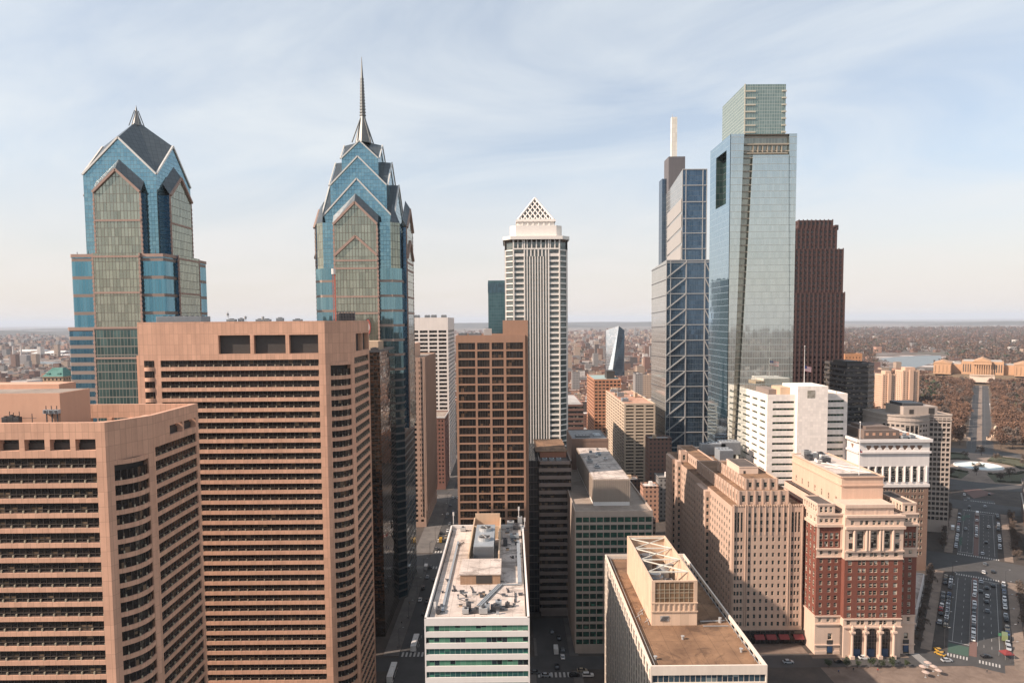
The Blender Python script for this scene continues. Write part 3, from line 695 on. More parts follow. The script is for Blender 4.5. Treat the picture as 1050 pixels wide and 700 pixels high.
# ------------------------------------------------------------------ grid fronted office with green windows, centre
YN, YN2 = 293.0, 375.0
xn0, xn1 = GX(589.5, YN, 525), GX(669.5, YN, 523); zN = GZ(524, YN, 630)
foot(xn0, xn1, YN, YN2, zN)
tN = thing('office_slab', 'beige grid-fronted office slab with dark green windows and a ribbed penthouse', 'office building', ((xn0 + xn1)/2, (YN + YN2)/2, 0))
M_BEIGE = stone('beige_frame', (0.40, 0.32, 0.26), var=.12)
M_GRNW = glass('green_window', (0.010, 0.022, 0.018), (0.02, 0.075, 0.055), bay=1.4, floor=1.1, rough=.1, blind=.22, bcol=(0.05, 0.20, 0.13), tilt=.03)
wall = MB(); win = Windows(tN, [M_GRNW, M_BEIGE], 1, rail=False)
for k, fr in enumerate(frames(rect(xn0, xn1, YN, YN2))):
    if k == 0: punched(fr, wall, win, 0, zN, even(fr.L, 11, 2.88, .3), floors(3.5, zN - 1.0, 3.42, 2.45, .5), .28)
    elif k == 3: punched(fr, wall, None, 0, zN, even(fr.L, 30, .5, 1), floors(4, zN - 1.5, 3.42, 2.25, .55), .35)
    else: wall.fquad(fr, 0, fr.L, 0, 0, zN)
wall.face([(xn0 + .5, YN + .5, zN - .6), (xn1 - .5, YN + .5, zN - .6), (xn1 - .5, YN2 - .5, zN - .6), (xn0 + .5, YN2 - .5, zN - .6)], 1)
parapet(wall, rect(xn0 + .003, xn1 - .003, YN + .003, YN2 - .003), zN - .7, .9, .5)
wall.build('wall', [M_BEIGE, R_GRAVEL], tN); win.done()
sg = MB(); sg.fquad(Fr((xn0, YN2), (xn0, YN)), 0, YN2 - YN, -.35, 4, zN - 1.5); sg.build('side_glazing', [M_DGLASS], tN)
a = GP(608, 518, zN - .6); c = GP(645.5, 517, zN - .6); zt = GZ(491, a.y, 627); yb = (zt - CAMZ)/ray(590, 459).z*ray(590, 459).y
b = MB(); b.box(a.x, c.x, a.y, yb, zN + 1.1, zt, 0); b.box(a.x + .2, c.x - .2, a.y - .25, yb - .2, zN - .6, zN + 1.1, 1)
n = 20
for i in range(n): u = a.x + (c.x - a.x - .4)*i/(n - 1); b.box(u, u + .4, a.y - .34, a.y - .002, zN + 1.1, zt - .3, 0)
n = 70
for i in range(n): v = a.y + (yb - a.y - .4)*i/(n - 1); b.box(a.x - .18, a.x - .002, v, v + .3, zN + 1.1, zt - .3, 0)
ph = b.build('penthouse', [stone('ribbed_metal', (0.33, 0.27, 0.22), var=.1), M_WHITE], tN)
b = MB(); b.box(a.x + .5, c.x - .5, a.y + .5, yb - .5, zt, zt + .04); b.build('roof', [R_PALE], ph)
rnd = random.Random(5)
for i in range(9): rooftop_unit(ph, rnd.uniform(a.x + 1, c.x - 4), rnd.uniform(a.y + 4, yb - 6), zt + .04, rnd.uniform(1, 3), rnd.uniform(1.5, 4), rnd.uniform(.6, 1.6), rnd.choice([M_STEEL, M_WHITE, M_GALV]), M_DSTEEL)
yq = 386.0; q0, q1 = GX(586, yq, 449), GX(624, yq, 449); zt = GZ(449.5, yq, 605); yq2 = (zt - CAMZ)/ray(605, 440).z*ray(605, 440).y
foot(q0, q1, yq, yq2, zt)
tQ = thing('brown_brick_block', 'blank brown brick block with a slate-grey flat roof just behind the ribbed penthouse', 'building', ((q0 + q1)/2, yq, 0))
b = MB(); b.box(q0, q1, yq, yq2, 0, zt - .8, 0); parapet(b, rect(q0 - .02, q1 + .02, yq - .02, yq2 + .02), zt - .8, .8, .5); b.box(q0 + 3.5, q1 + .04, yq - .2, yq - .03, zt - 1.5, zt - .9, 0); b.build('wall', [stone('brown_brick', (0.21, 0.135, 0.10), var=.12)], tQ)
b = MB(); b.box(q0 + .6, q1 - .6, yq + .6, yq2 - .6, zt - .8, zt - .3); b.build('roof', [roofmat('slate_roof', (.13, .13, .135), (.3, .29, .28), .3)], tQ)
rooftop_unit(tQ, q0 + 3, yq + 5, zt - .3, 8, 6, .9, M_DSTEEL, M_STEEL); rooftop_unit(tQ, q0 + 14, yq + 9, zt - .3, 4, 8, .7, M_GALV, M_STEEL)

# ------------------------------------------------------------------ dark banded block between the brown tower and the green windows
YM = 331.0; xm0, xm1 = GX(552.5, YM, 472), GX(586, YM, 472); zM = GZ(472.5, YM, 568)
foot(GX(541, YM, 472), xm1, YM, 384, zM)
tM = thing('dark_banded_block', 'low dark block with grey bands and rust-red rooftop beside the brown grid tower', 'office building', ((xm0 + xm1)/2, 350, 0))
M_DB = stone('grey_band', (0.22, 0.175, 0.15), var=.12); wall = MB(); gg = Parts(tM, 'window_band', [M_DGLASS])
fs = frames(rect(xm0, xm1, YM, 384))
wall.prism(rect(xm0 + .8, xm1 - .8, YM + .8, 383.2), 0, zM - 1, 0, 1)
z = zM - 1.6
for fr in fs: wall.fbox(fr, 0, fr.L, -.5, 0, zM - 1.6, zM)
while z > 3:
    for fr in fs:
        q = MB(); q.fquad(fr, .2, fr.L - .2, -.35, z - 1.9, z); gg.add(q, fr); wall.fbox(fr, 0.01, fr.L - .01, -.5, -.001, z - 3.7, z - 1.9)
    z -= 3.7
wall.build('wall', [M_DB, R_DARK], tM); gg.done()
b = MB(); xg = GX(541.5, YM + 4, 472); b.box(xg, xm0 - .01, YM + 4, 383, 0, zM - .5); b.build('glass_wing', [glass('dark_wing_glass', (.012, .014, .018), (.03, .032, .036), bay=1.6, floor=3.7, rough=.1, frame=(.08, .07, .065), mw=.12, mh=.5, tilt=.03)], tM)
b = MB(); b.box(xm0 + 1.2, xm1 - 1.5, YM + 14, 380, zM - 1, zM + 1.8); ph = b.build('penthouse', [stone('rust_red_panel', (0.34, 0.15, 0.09), var=.15)], tM)
b = MB(); b.box(xm0 - 1, xm1 - 1, YM + 13.6, 381, zM + 1.8, zM + 2.2); b.build('roof', [R_BROWN], ph)
for i in range(3): rooftop_unit(tM, xm0 + 2 + i*3.5, YM + 3, zM - 1, 2.2, 3, 1.6, M_GALV, M_DSTEEL)

# ------------------------------------------------------------------ brown grid tower
YI = 309.0; xi0, xi1 = GX(467.5, YI, 360), GX(538.5, YI, 360); zI = GZ(343.5, YI, 500)
foot(xi0, xi1 + 1, YI, 345, zI)
tI = thing('office_tower', 'brown tower with orange concrete grid, big dark windows and blank penthouse', 'office tower', ((xi0 + xi1)/2, 326, 0))
M_IGRID = stone('burnt_orange_concrete', (0.33, 0.19, 0.125), var=.12)
M_IW = glass('bronze_window', (.007, .006, .006), (.028, .018, .012), bay=1.35, floor=2.9, rough=.1, blind=.25, bcol=(.16, .09, .05), tilt=.03, wave=.03)
M_BRONZE = plain('bronze_frame', (0.06, 0.042, 0.033), .5)
wall = MB(); win = Windows(tI, [M_IW, M_BRONZE], 5, rail=False)
sc = (xi1 - xi0)/71.0
cols = [((a - 467.5)*sc, (c - 467.5)*sc) for a, c in ((469.8, 487.2), (489.3, 502.0), (504.2, 516.4), (519.0, 536.4))]
fhI = 8.76/700*YI; n = int((zI - 3.4 - 5)/fhI); rows = [(zI - 3.4 - fhI*(i + 1) + .72, zI - 3.4 - fhI*i) for i in range(n)]
fs = frames(rect(xi0, xi1, YI, 345))
punched(fs[0], wall, win, 0, zI, cols, rows, .38)
for fr in fs[1:]: punched(fr, wall, None, 0, zI, even(fr.L, 4, 7.2, .5), rows, .5)
wall.face([(xi0 + .4, YI + .4, zI - .8), (xi1 - .4, YI + .4, zI - .8), (xi1 - .4, 344.6, zI - .8), (xi0 + .4, 344.6, zI - .8)], 1)
parapet(wall, rect(xi0 + .003, xi1 - .003, YI + .003, 344.997), zI - .9, .9, .5)
for zz_ in ():
    pass
wall.build('wall', [M_IGRID, R_GRAVEL], tI); win.done()
g = MB()
for fr in fs[1:]: g.fquad(fr, .2, fr.L - .2, -.5, 4, zI - 3)
g.build('side_glazing', [M_IW], tI)
b = MB(); x0 = GX(515.5, YI + 3, 335); zt = GZ(328.3, YI + 3, 528); b.box(x0, xi1 + 1.4, YI + 3, 338, zI - .8, zt, 0); b.box(xi1 + .01, xi1 + 1.4, YI + 3.01, 337.9, 0, zI - .8, 0); ph = b.build('penthouse', [M_IGRID], tI)
b = MB(); b.box(x0 + .4, xi1 + 1, YI + 3.4, 337.6, zt, zt + .05); b.build('roof', [R_GRAVEL], ph)
x = GX(496, YI + 8, 340); rooftop_unit(tI, x, YI + 8, zI - .8, 3.6, 3, 3.6, M_WHITE, M_DSTEEL)
rooftop_unit(tI, GX(480, YI + 8, 340), YI + 10, zI - .8, 6, 4, 1.6, M_DSTEEL, M_GALV); rooftop_unit(tI, GX(470, YI + 14, 340), YI + 14, zI - .8, 4, 4, 1.5, M_DSTEEL, M_GALV)
# ------------------------------------------------------------------ stepped tan stone office building
YW, YW2 = 301.0, 429.0
xw0, xw1 = GX(751, YW, 519), GX(824.5, YW, 519); zW = GZ(519, YW, 787)
foot(xw0, xw1, YW, YW2, zW)
tW = thing('stepped_office_building', 'long tan stone office building with stepped battlemented top beside the brown roofed block', 'office building', ((xw0 + xw1)/2, 365, 0))
M_TANST = stone('tan_limestone', (0.47, 0.335, 0.255), var=.14, streak=.3)
M_OLDW = glass('old_window', (.012, .014, .016), (.03, .034, .035), bay=.9, floor=1.0, rough=.12, blind=.35, bcol=(.32, .27, .2), tilt=.03)
M_SASH = plain('pale_sash', (.40, .34, .27), .6); M_GSASH = plain('green_sash', (.10, .15, .14), .6)
wall = MB(); win = Windows(tW, [M_OLDW, M_GSASH], 2)
fh = 3.55
def rows_down(ztop, h, fh=3.55, zmin=7): 
    r = []; z = ztop
    while z - h > zmin: r.append((z - h, z)); z -= fh
    return r
fr = Fr((xw0, YW), (xw1, YW)); L = fr.L; k = L/73.5
cols = [(2.2*k, 4.4*k), (5.4*k, 7.6*k), (8.8*k, 11*k)] + [((16.5 + 6.2*i)*k, (18.9 + 6.2*i)*k) for i in range(7)] + [(61*k, 63.2*k), (64.4*k, 66.6*k), (67.8*k, 70*k)]
low = rows_down(zW - 14, 1.9)
punched(fr, wall, win, 0, zW - 12.6, cols, low, .4)
tallr = [(zW - 11.8, zW - 2.6)]
c2 = [c for c in cols[:3]] + [c for c in cols[-3:]]
mid = [(zW - 11.6 + 3.4*i, zW - 9.7 + 3.4*i) for i in range(3)]
wl = Fr((xw0, YW), (xw0 + 14*k, YW)); wr = Fr((xw1 - 14*k, YW), (xw1, YW)); wm = Fr((xw0 + 14*k, YW), (xw1 - 14*k, YW))
punched(wl, wall, win, zW - 12.6, zW, cols[:3], tallr, .5)
punched(wr, wall, win, zW - 12.6, zW, [(a - L + 14*k, b - L + 14*k) for a, b in cols[-3:]], tallr, .5)
punched(wm, wall, win, zW - 12.6, zW, [(a - 14*k, b - 14*k) for a, b in cols[3:10]], mid, .4)
for u in (1.2, 13.2, 15.2) : wall.fbox(fr, u*k, (u + .9)*k, .003, .5, 8, zW + 1.0); wall.fbox(fr, L - (u + .9)*k, L - u*k, .003, .5, 8, zW + 1.0)
for i in range(8): u = 14.9 + 6.2*i + .0; wall.fbox(fr, (u + .2)*k, (u + .9)*k, .003, .35, zW - 13, zW + 1.2 + .6*(i % 2))
for i in range(30): u = .3 + i*(L - .9)/29; wall.fbox(fr, u, u + .45, -.5, .25, zW + .002, zW + .75)
# long south side in three planes
fsd = Fr((xw0, YW2), (xw0, YW)); n = 34
punched(fsd, wall, win, 0, zW, even(fsd.L, n, 1.45, 2), rows_down(zW - 3, 1.9), .35)
for fr in (Fr((xw1, YW), (xw1, YW2)), Fr((xw1, YW2), (xw0, YW2))): punched(fr, wall, win, 0, zW, even(fr.L, max(6, int(fr.L/4.4)), 1.6, 1), rows_down(zW - 3, 1.9), .35)
wall.face([(xw0, YW, zW), (xw1, YW, zW), (xw1, YW2, zW), (xw0, YW2, zW)], 1)
# side projections
for (ya, yb, h) in ((335, 352, zW - 1.5), (392, 398, zW + 1.5), (404, 421, zW + .6)):
    pr = [(xw0 - 2.4, ya), (xw0 - .003, ya), (xw0 - .003, yb), (xw0 - 2.4, yb)]
    f1, f2 = Fr((xw0 - 2.4, yb), (xw0 - 2.4, ya)), Fr((xw0 - 2.4, ya), (xw0 - .003, ya))
    punched(f1, wall, win, 0, h, even(f1.L, max(1, int(f1.L/3.7)), 1.45, .3), rows_down(h - 3, 1.9), .35)
    punched(f2, wall, win, 0, h, [(.6, 1.8)], rows_down(h - 3, 1.9), .3)
    wall.fquad(Fr((xw0 - .003, yb), (xw0 - 2.4, yb)), 0, 2.397, 0, 0, h)
    wall.face([(p[0], p[1], h) for p in pr], 0)
def tier(x0, x1, y0, y1, z0, z1, wf=None, ws=None, crown=True):
    fs = frames(rect(x0, x1, y0, y1))
    for i, fr in enumerate(fs):
        cnt = max(1, int(fr.L/(3.3 if i % 2 == 0 else 4.0))); r = [(z0 + 1.2, min(z1 - 1.0, z0 + 4.2))]
        punched(fr, wall, win, z0, z1, even(fr.L, cnt, 1.5, .6), r, .35)
        if crown and i in (0, 3):
            for j in range(cnt + 1): u = .3 + j*(fr.L - .9)/cnt; wall.fbox(fr, max(0, u - .35), u + .35, .003, .4, z0 + .02, z1 + .9)
    wall.face([(x0, y0, z1), (x1, y0, z1), (x1, y1, z1), (x0, y1, z1)], 1)
    parapet(wall, rect(x0 + .01, x1 - .01, y0 + .01, y1 - .01), z1 + .002, .7, .4)
t1 = GZ(504.5, YW + 3.5, 780)
tier(GX(757, YW + 3.5, 510), GX(809, YW + 3.5, 510), YW + 3.5, 372, zW, t1)
t2 = GZ(492, YW + 8, 780)
tier(GX(764, YW + 8, 497), GX(798, YW + 8, 497), YW + 8, 350, t1, t2)
tier(GX(757, YW + 3.5, 510) + 1.6, GX(757, YW + 3.5, 510) + 11, 352, 424, zW + .01, zW + 4.6, crown=False)
tier(xw0 + 1.0, xw0 + 5, 398, 403, zW + .02, zW + 5.6, crown=False)
wall.build('wall', [M_TANST, R_BROWN], tW); win.done()
b = MB(); x0, x1 = GX(758, 322, 480), GX(777.5, 322, 480); zt = GZ(479, 322, 768)
b.box(x0, x1, 322, 341, t2 - 2, zt, 0); b.box(x0 + 2, x0 + 3, 321.9, 321.99, zt - 4, zt - 1.6, 1); b.box(x0 - .2, x1 + .2, 321.8, 341.2, zt, zt + .35, 0)
ph = b.build('penthouse', [stone('pale_pink_render', (.62, .47, .37), var=.1), M_LOUVRE], tW)
b = MB(); b.box(x0 + .3, x1 - .3, 322.3, 340.7, zt + .35, zt + .4); b.build('roof', [R_DARK], ph)
b = MB(); x0, x1 = GX(790, 338, 500), xw1 - .4; zt = GZ(497.5, 338, 808)
fr = Fr((x0, 338), (x1, 338)); b.box(x0, x1, 338, 366, zW + .01, zt, 0); b.build('rear_wing', [M_TANST], tW)
b = MB(); b.box(x0 - .3, x1 + .3, 337.7, 366.3, zt, zt + .5, 0); b.build('wing_roof', [R_DARK], tW)
# small glass roofed plant along the ridge
rnd = random.Random(11)
for (px, py, w, d, h) in ((722, 449, 12, 9, 5), (728, 459, 9, 8, 4), (738, 466, 8, 10, 3.6), (746, 475, 10, 3, 2.2), (715, 457, 6, 5, 4)):
    g0 = GP(px, py, zW + 4); rooftop_unit(tW, g0.x, min(g0.y, 418), zW + .02, w, d, h + 3, M_GALV, M_DSTEEL)
for i in range(12): rooftop_unit(tW, xw0 + rnd.uniform(12, 26), rnd.uniform(375, 420), zW + .01, rnd.uniform(1, 3), rnd.uniform(1, 4), rnd.uniform(.8, 2.2), M_STEEL, M_DSTEEL)
# dark shop front and red awnings at street level
b = MB(); b.box(xw0 + .6, xw1 + 1.5, YW - .9, YW - .3, .2, 6.2); b.build('shop_front', [glass('shop_glass', (.008, .008, .009), (.02, .018, .016), bay=2.2, floor=3, rough=.1, frame=(.05, .04, .035), mw=.2, mh=.3)], tW)
for px in (772, 784, 797, 812):
    x = GX(px, YW, 662); b = MB(); b.hexa([(x, YW - 3.4, 3.2), (x + 4.4, YW - 3.4, 3.2), (x + 4.4, YW - 1, 3.2), (x, YW - 1, 3.2)], [(x, YW - 1.4, 4.6), (x + 4.4, YW - 1.4, 4.6), (x + 4.4, YW - 1, 4.6), (x, YW - 1, 4.6)])
    b.build('awning', [plain('red_canvas', (.17, .03, .03), .8)], tW)

# ------------------------------------------------------------------ red brick and cream hotel-like block
YX = 287.0
xx0, xx1 = GX(838, YX, 686), GX(941, YX, 684)
zx = GZ(527, YX + 3, 841)                       # main cornice level of the wings
tX = thing('brick_apartment_block', 'red brick and cream stone block with columned base, giant arches and tiered attic', 'building', ((xx0 + xx1)/2, 315, 0))
foot(xx0, xx1, YX, 352, zx)
M_CST = stone('cream_limestone', (.58, .43, .335), var=.12, streak=.3)
M_RBR = stone('red_brick', (.165, .055, .036), var=.16, joint=(.6, .25), jcol=1.15, streak=.3)
M_CSASH = plain('cream_sash', (.55, .47, .36), .6)
M_XW = glass('sash_window', (.012, .012, .013), (.04, .035, .03), bay=1.2, floor=1.3, rough=.12, blind=.6, bcol=(.50, .47, .40), tilt=.02)
wall, brick = MB(), MB(); win = Windows(tX, [M_XW, M_CSASH], 1)
def px2z(py, Y): return GZ(py, Y, 890)
zb1 = px2z(645, YX); zb0 = px2z(640, YX)          # top of stone base
z_base, z_band, z_b0, z_b1, z_c1 = px2z(641.5, YX), px2z(636, YX), px2z(571, YX), px2z(563, YX), px2z(541, YX)
cx0, cx1 = GX(866, YX, 600), GX(925, YX, 600); WY = YX + 3.2
def brickface(fr, cols, zlo, zhi, nr):
    step = (zhi - zlo)/nr; punched(fr, brick, win, zlo, zhi, cols, [(zlo + step*i + .65, zlo + step*i + step - .65) for i in range(nr)], .25, 0)
z0b = px2z(634, YX); z1b = px2z(573, YX)
parts_ = [(Fr((xx0, WY), (cx0, WY)), None), (Fr((cx0, YX), (cx1, YX)), None), (Fr((cx1, WY), (xx1, WY)), None)]
w3 = 1.7
colsL = [(1.5, 2.9), (5.2, 6.7), (8.2, 9.7)]
colsC = [(1.2, 2.9)] + sum([[(c, c + 1.5), (c + 1.75, c + 3.25)] for c in (5.4, 10.2, 14.9)], []) + [(20.3, 22.0)]
Lc = cx1 - cx0; colsC = [(a*Lc/24.0, b*Lc/24.0) for a, b in colsC]
Lr = xx1 - cx1; colsR = [(Lr*.14, Lr*.14 + 1.5), (Lr*.55, Lr*.55 + 1.5)]
Ll = cx0 - xx0; colsL = [(a*Ll/11.3, b*Ll/11.3) for a, b in colsL]
base_h = px2z(652, YX)
for (fr, _), cols in zip(parts_, (colsL, colsC, colsR)):
    brickface(fr, cols, z0b, z1b, 8)
    # cream band below and above the brick
    punched(fr, wall, win, z0b - 3.6, z0b, cols, [(z0b - 2.7, z0b - .8)], .3)
    punched(fr, wall, win, z1b, z1b + 3.7, cols, [(z1b + 1.0, z1b + 2.7)], .3)
    wall.fbox(fr, -.2, fr.L + .2, .003, .5, z0b - .25, z0b + .25); wall.fbox(fr, -.25, fr.L + .25, .003, .6, z0b - 3.9, z0b - 3.35)
    wall.fbox(fr, -.25, fr.L + .25, .003, .7, z1b + 3.3, z1b + 4.0); wall.fbox(fr, -.15, fr.L + .15, .003, .4, z1b - .2, z1b + .25)
zu0 = z1b + 3.7; zu1 = px2z(541, YX)
# upper storeys of the wings: brick bays framed in stone, then stone attic
for fr, cols in ((parts_[0][0], [(Ll*.10 + i*Ll*.21, Ll*.10 + i*Ll*.21 + 1.5) for i in range(4)]), (parts_[2][0], [(Lr*.08 + i*Lr*.23, Lr*.08 + i*Lr*.23 + 1.3) for i in range(4)])):
    punched(fr, brick, win, zu0, zu1, cols, [(zu0 + .8, zu0 + 3.3), (zu0 + 4.2, zu0 + 7.0)], .25)
    wall.fbox(fr, 0, 1.0, .003, .3, zu0, zu1); wall.fbox(fr, fr.L - .7, fr.L, .003, .3, zu0, zu1)
    wall.fbox(fr, -.3, fr.L + .3, .003, .9, zu1 - .2, zu1 + .9)
    punched(fr, wall, win, zu1, zx, cols, [(zu1 + 1.6, zu1 + 3.2)], .25); wall.fbox(fr, -.2, fr.L + .2, .003, .6, zx - .4, zx + .3)
# centre pavilion: giant pilasters between tall windows
fr = parts_[1][0]; zt_c = px2z(533, YX)
bays = [(4.8, 7.6), (10.2, 13.2), (15.8, 18.6)]; bays = [(a*Lc/24, b*Lc/24) for a, b in bays]
side = [(1.3*Lc/24, 2.9*Lc/24), (20.6*Lc/24, 22.2*Lc/24)]
lo = zu0 + .9; hi = zu0 + 8.6
punched(fr, wall, win, zu0, hi + 1.4, bays, [(lo, hi)], .7)
fr2 = fr
for u in (3.2, 8.3, 9.5, 13.9, 15.1, 19.3): 
    c = fr.at(u*Lc/24 + .2, .45, 0); wall.cyl((c.x, c.y), .55, lo - .6, hi + .6, 12, 0)
for s0, s1 in side:
    for za in (lo, lo + 4.2): wall.fbox(fr, s0 - .25, s1 + .25, .003, .2, za - .3, za); q = MB(); q.fquad(fr, s0, s1, .06, za, za + 2.6, 0); q.build('window', [M_XW], tX)
wall.fbox(fr, -.4, fr.L + .4, .003, 1.1, hi + 1.0, hi + 2.2)
zc2 = hi + 1.4 + 5.2
punched(fr, wall, win, hi + 1.4, zc2, [(a*Lc/24, a*Lc/24 + 1.45) for a in (2.0, 5.8, 8.0, 11.0, 13.2, 16.2, 18.4, 21.0)], [(hi + 2.7, hi + 4.6)], .3)
wall.fbox(fr, -.3, fr.L + .3, .003, .9, zc2 - .5, zc2 + .4)
fr3 = Fr((cx0 + .6, YX + 2.2), (cx1 - 3.2, YX + 2.2)); zc3 = px2z(517.5, YX + 2)
punched(fr3, wall, win, zc2, zc3, even(fr3.L, 5, 1.7, 1), [(zc2 + 1.2, zc2 + 3.4)], .3); wall.fbox(fr3, -.2, fr3.L + .2, .003, .6, zc3 - 1.2, zc3 + .2)
wall.box(cx0 + .6, cx1 - 3.2, YX + 2.22, 300, zc2, zc3, 0); wall.box(cx0, cx1, YX + .72, WY + 3, zu0 - 4, zc2, 0); brick.box(cx0 + .001, cx1 - .001, YX + .3, WY + 3, z0b - .01, z1b + .01, 0); wall.box(cx0 + .002, cx1 - .002, YX + .32, WY + 3, z0b - 4, z0b - .011, 0)
for i in range(4): a = cx0 + 3 + i*5.2; wall.box(a, a + .9, YX + 2.1, YX + 2.19, zc2, zc3 - 1.2)
# base: rusticated wings, columned entrance
gb = z0b - 3.6
for fr, cols in ((parts_[0][0], [(Ll*.52, Ll*.52 + 1.9)]), (parts_[2][0], [(Lr*.42, Lr*.42 + 1.9)])):
    punched(fr, wall, win, 0, gb, cols, [(gb - 7.0, gb - 4.2)], .4)
    a, b_ = cols[0]; q = MB(); q.fquad(fr, a - .4, b_ + .4, .08, .3, 6.4, 0); q.fbox(fr, a - .1, b_ + .1, .081, .3, 1.0, 4.6, 1); q.build('entrance_door', [M_LOUVRE, plain('blue_door_canopy', (.02, .05, .11), .6)], tX)
    wall.fbox(fr, 0, a - .45, .003, .35, 0, 1.6); wall.fbox(fr, b_ + .45, fr.L, .003, .35, 0, 1.6); wall.fbox(fr, -.2, fr.L + .2, .003, .5, gb - 9.6, gb - 9.1)
fr = parts_[1][0]
arch = [(4.2, 8.0), (9.9, 14.1), (16.0, 19.8)]; arch = [(a*Lc/24, b*Lc/24) for a, b in arch]
wall.fbox(fr, 0, arch[0][0], -.8, 0, 0, gb); wall.fbox(fr, arch[0][1], arch[1][0], -.8, 0, 0, gb); wall.fbox(fr, arch[1][1], arch[2][0], -.8, 0, 0, gb); wall.fbox(fr, arch[2][1], fr.L, -.8, 0, 0, gb)
for a, b_ in arch:
    r = (b_ - a)/2; zs_ = gb - r - .6; N = 10
    for i in range(N):
        t1_, t2_ = math.pi*i/N, math.pi*(i + 1)/N; uA, uB = a + r - r*math.cos(t1_), a + r - r*math.cos(t2_)
        zA_, zB_ = zs_ + r*math.sin(t1_), zs_ + r*math.sin(t2_)
        wall.hexa([fr.at(uA, -.01, zA_), fr.at(uB, -.01, zB_), fr.at(uB, -.8, zB_), fr.at(uA, -.8, zA_)], [fr.at(uA, -.01, gb), fr.at(uB, -.01, gb), fr.at(uB, -.8, gb), fr.at(uA, -.8, gb)], 0)
    q = MB(); q.fquad(fr, a, b_, -.7, 0, gb, 0); q.fbox(fr, a + .6, b_ - .6, -.69, -.4, 0, 3.6, 1); q.build('arched_window', [glass('dark_arch_glass', (.01, .01, .012), (.04, .04, .04), bay=1.2, floor=1.6, rough=.1, frame=(.16, .12, .1), mw=.12, mh=.12), plain('blue_door_canopy', (.02, .05, .11), .6)], tX)
for u in (3.3, 8.95, 15.05, 20.7):
    c = fr.at(u*Lc/24, .9, 0); q = MB(); q.cyl((c.x, c.y), .62, 1.4, gb - 3.2, 16, 0, .54); q.box(c.x - .9, c.x + .9, c.y - .9, c.y + .85, 0, 1.4, 0); q.cyl((c.x, c.y), .6, gb - 3.2, gb - 2.2, 12, 0, .95); q.box(c.x - 1, c.x + 1, c.y - 1, c.y + .85, gb - 2.2, gb - 1.4, 0)
    q.cyl((c.x, c.y), .55, gb - 1.4, gb + .2, 8, 0, .75); q.cyl((c.x, c.y), .5, gb + .2, gb + 1.2, 8, 0, .15); q.build('column', [M_CST], tX)
wall.box(cx0, cx1, YX + .9, WY - .01, 0, gb, 1)
# sides and back, in brick
XI = GX(863, 299, 500)
fL = Fr((xx0, WY + 16), (xx0, WY)); brickface(fL, even(fL.L, 4, 1.5, .6), z0b, zu1, 10); wall.fquad(fL, 0, fL.L, 0, 0, z0b); punched(fL, wall, win, zu1, zx, even(fL.L, 4, 1.5, .6), [(zu1 + 1.6, zu1 + 3.2)], .25)
wall.fbox(fL, 0, fL.L + .3, .003, .9, zu1 - .2, zu1 + .9); wall.fbox(fL, 0, fL.L + .2, .003, .6, zx - .4, zx + .3); wall.fbox(fL, 0, fL.L + .2, .003, .5, z0b - .25, z0b + .3)
fR = Fr((xx1, WY), (xx1, 352)); brickface(fR, even(fR.L, 12, 1.5, .6), z0b, zu1, 10); wall.fquad(fR, 0, fR.L, 0, 0, z0b); wall.fquad(fR, 0, fR.L, 0, zu1, zx)
fI = Fr((XI - 4, 352), (XI - 4, WY + 16)); brickface(fI, even(fI.L, 8, 1.5, .6), z0b, zu1, 10); wall.fquad(fI, 0, fI.L, 0, 0, z0b); wall.fquad(fI, 0, fI.L, 0, zu1, zx)
for f in (Fr((XI - 4, WY + 16), (xx0, WY + 16)), Fr((xx1, 352), (XI - 4, 352))): brick.fquad(f, 0, f.L, 0, 0, zx)
zr = zx - .3
wall.face([(xx0 + .3, WY + .3, zr), (cx0 + 1, WY + .3, zr), (cx0 + 1, WY + 15.7, zr), (xx0 + .3, WY + 15.7, zr)], 1)
wall.face([(cx1 - 2, WY + .3, zr), (xx1 - .3, WY + .3, zr), (xx1 - .3, 351.7, zr), (cx1 - 2, 351.7, zr)], 1)
wall.face([(cx0 + 1, WY + .3, zr), (cx1 - 2, WY + .3, zr), (cx1 - 2, 351.7, zr), (cx0 + 1, 351.7, zr)], 1)
# attic blocks on the wings
for a, b_, y0, y1, pyt in ((xx0 + .5, cx0 - 3, WY + .8, WY + 15.5, 517.5), (cx1 + 1.5, xx1 - .4, WY + .8, WY + 21, 517)):
    zt = px2z(pyt, WY); fq = Fr((a, y0), (b_, y0))
    for f in frames(rect(a, b_, y0, y1)): punched(f, wall, win, zr, zt, even(f.L, max(2, int(f.L/2.4)), 1.3, .6), [(zr + .9, zt - .8)], .25)
    wall.face([(a, y0, zt), (b_, y0, zt), (b_, y1, zt), (a, y1, zt)], 1); parapet(wall, rect(a - .2, b_ + .2, y0 - .2, y1 + .2), zt - .2, .7, .5)
wall.build('wall', [M_CST, R_DARK], tX); brick.build('brick_facing', [M_RBR], tX); win.done()
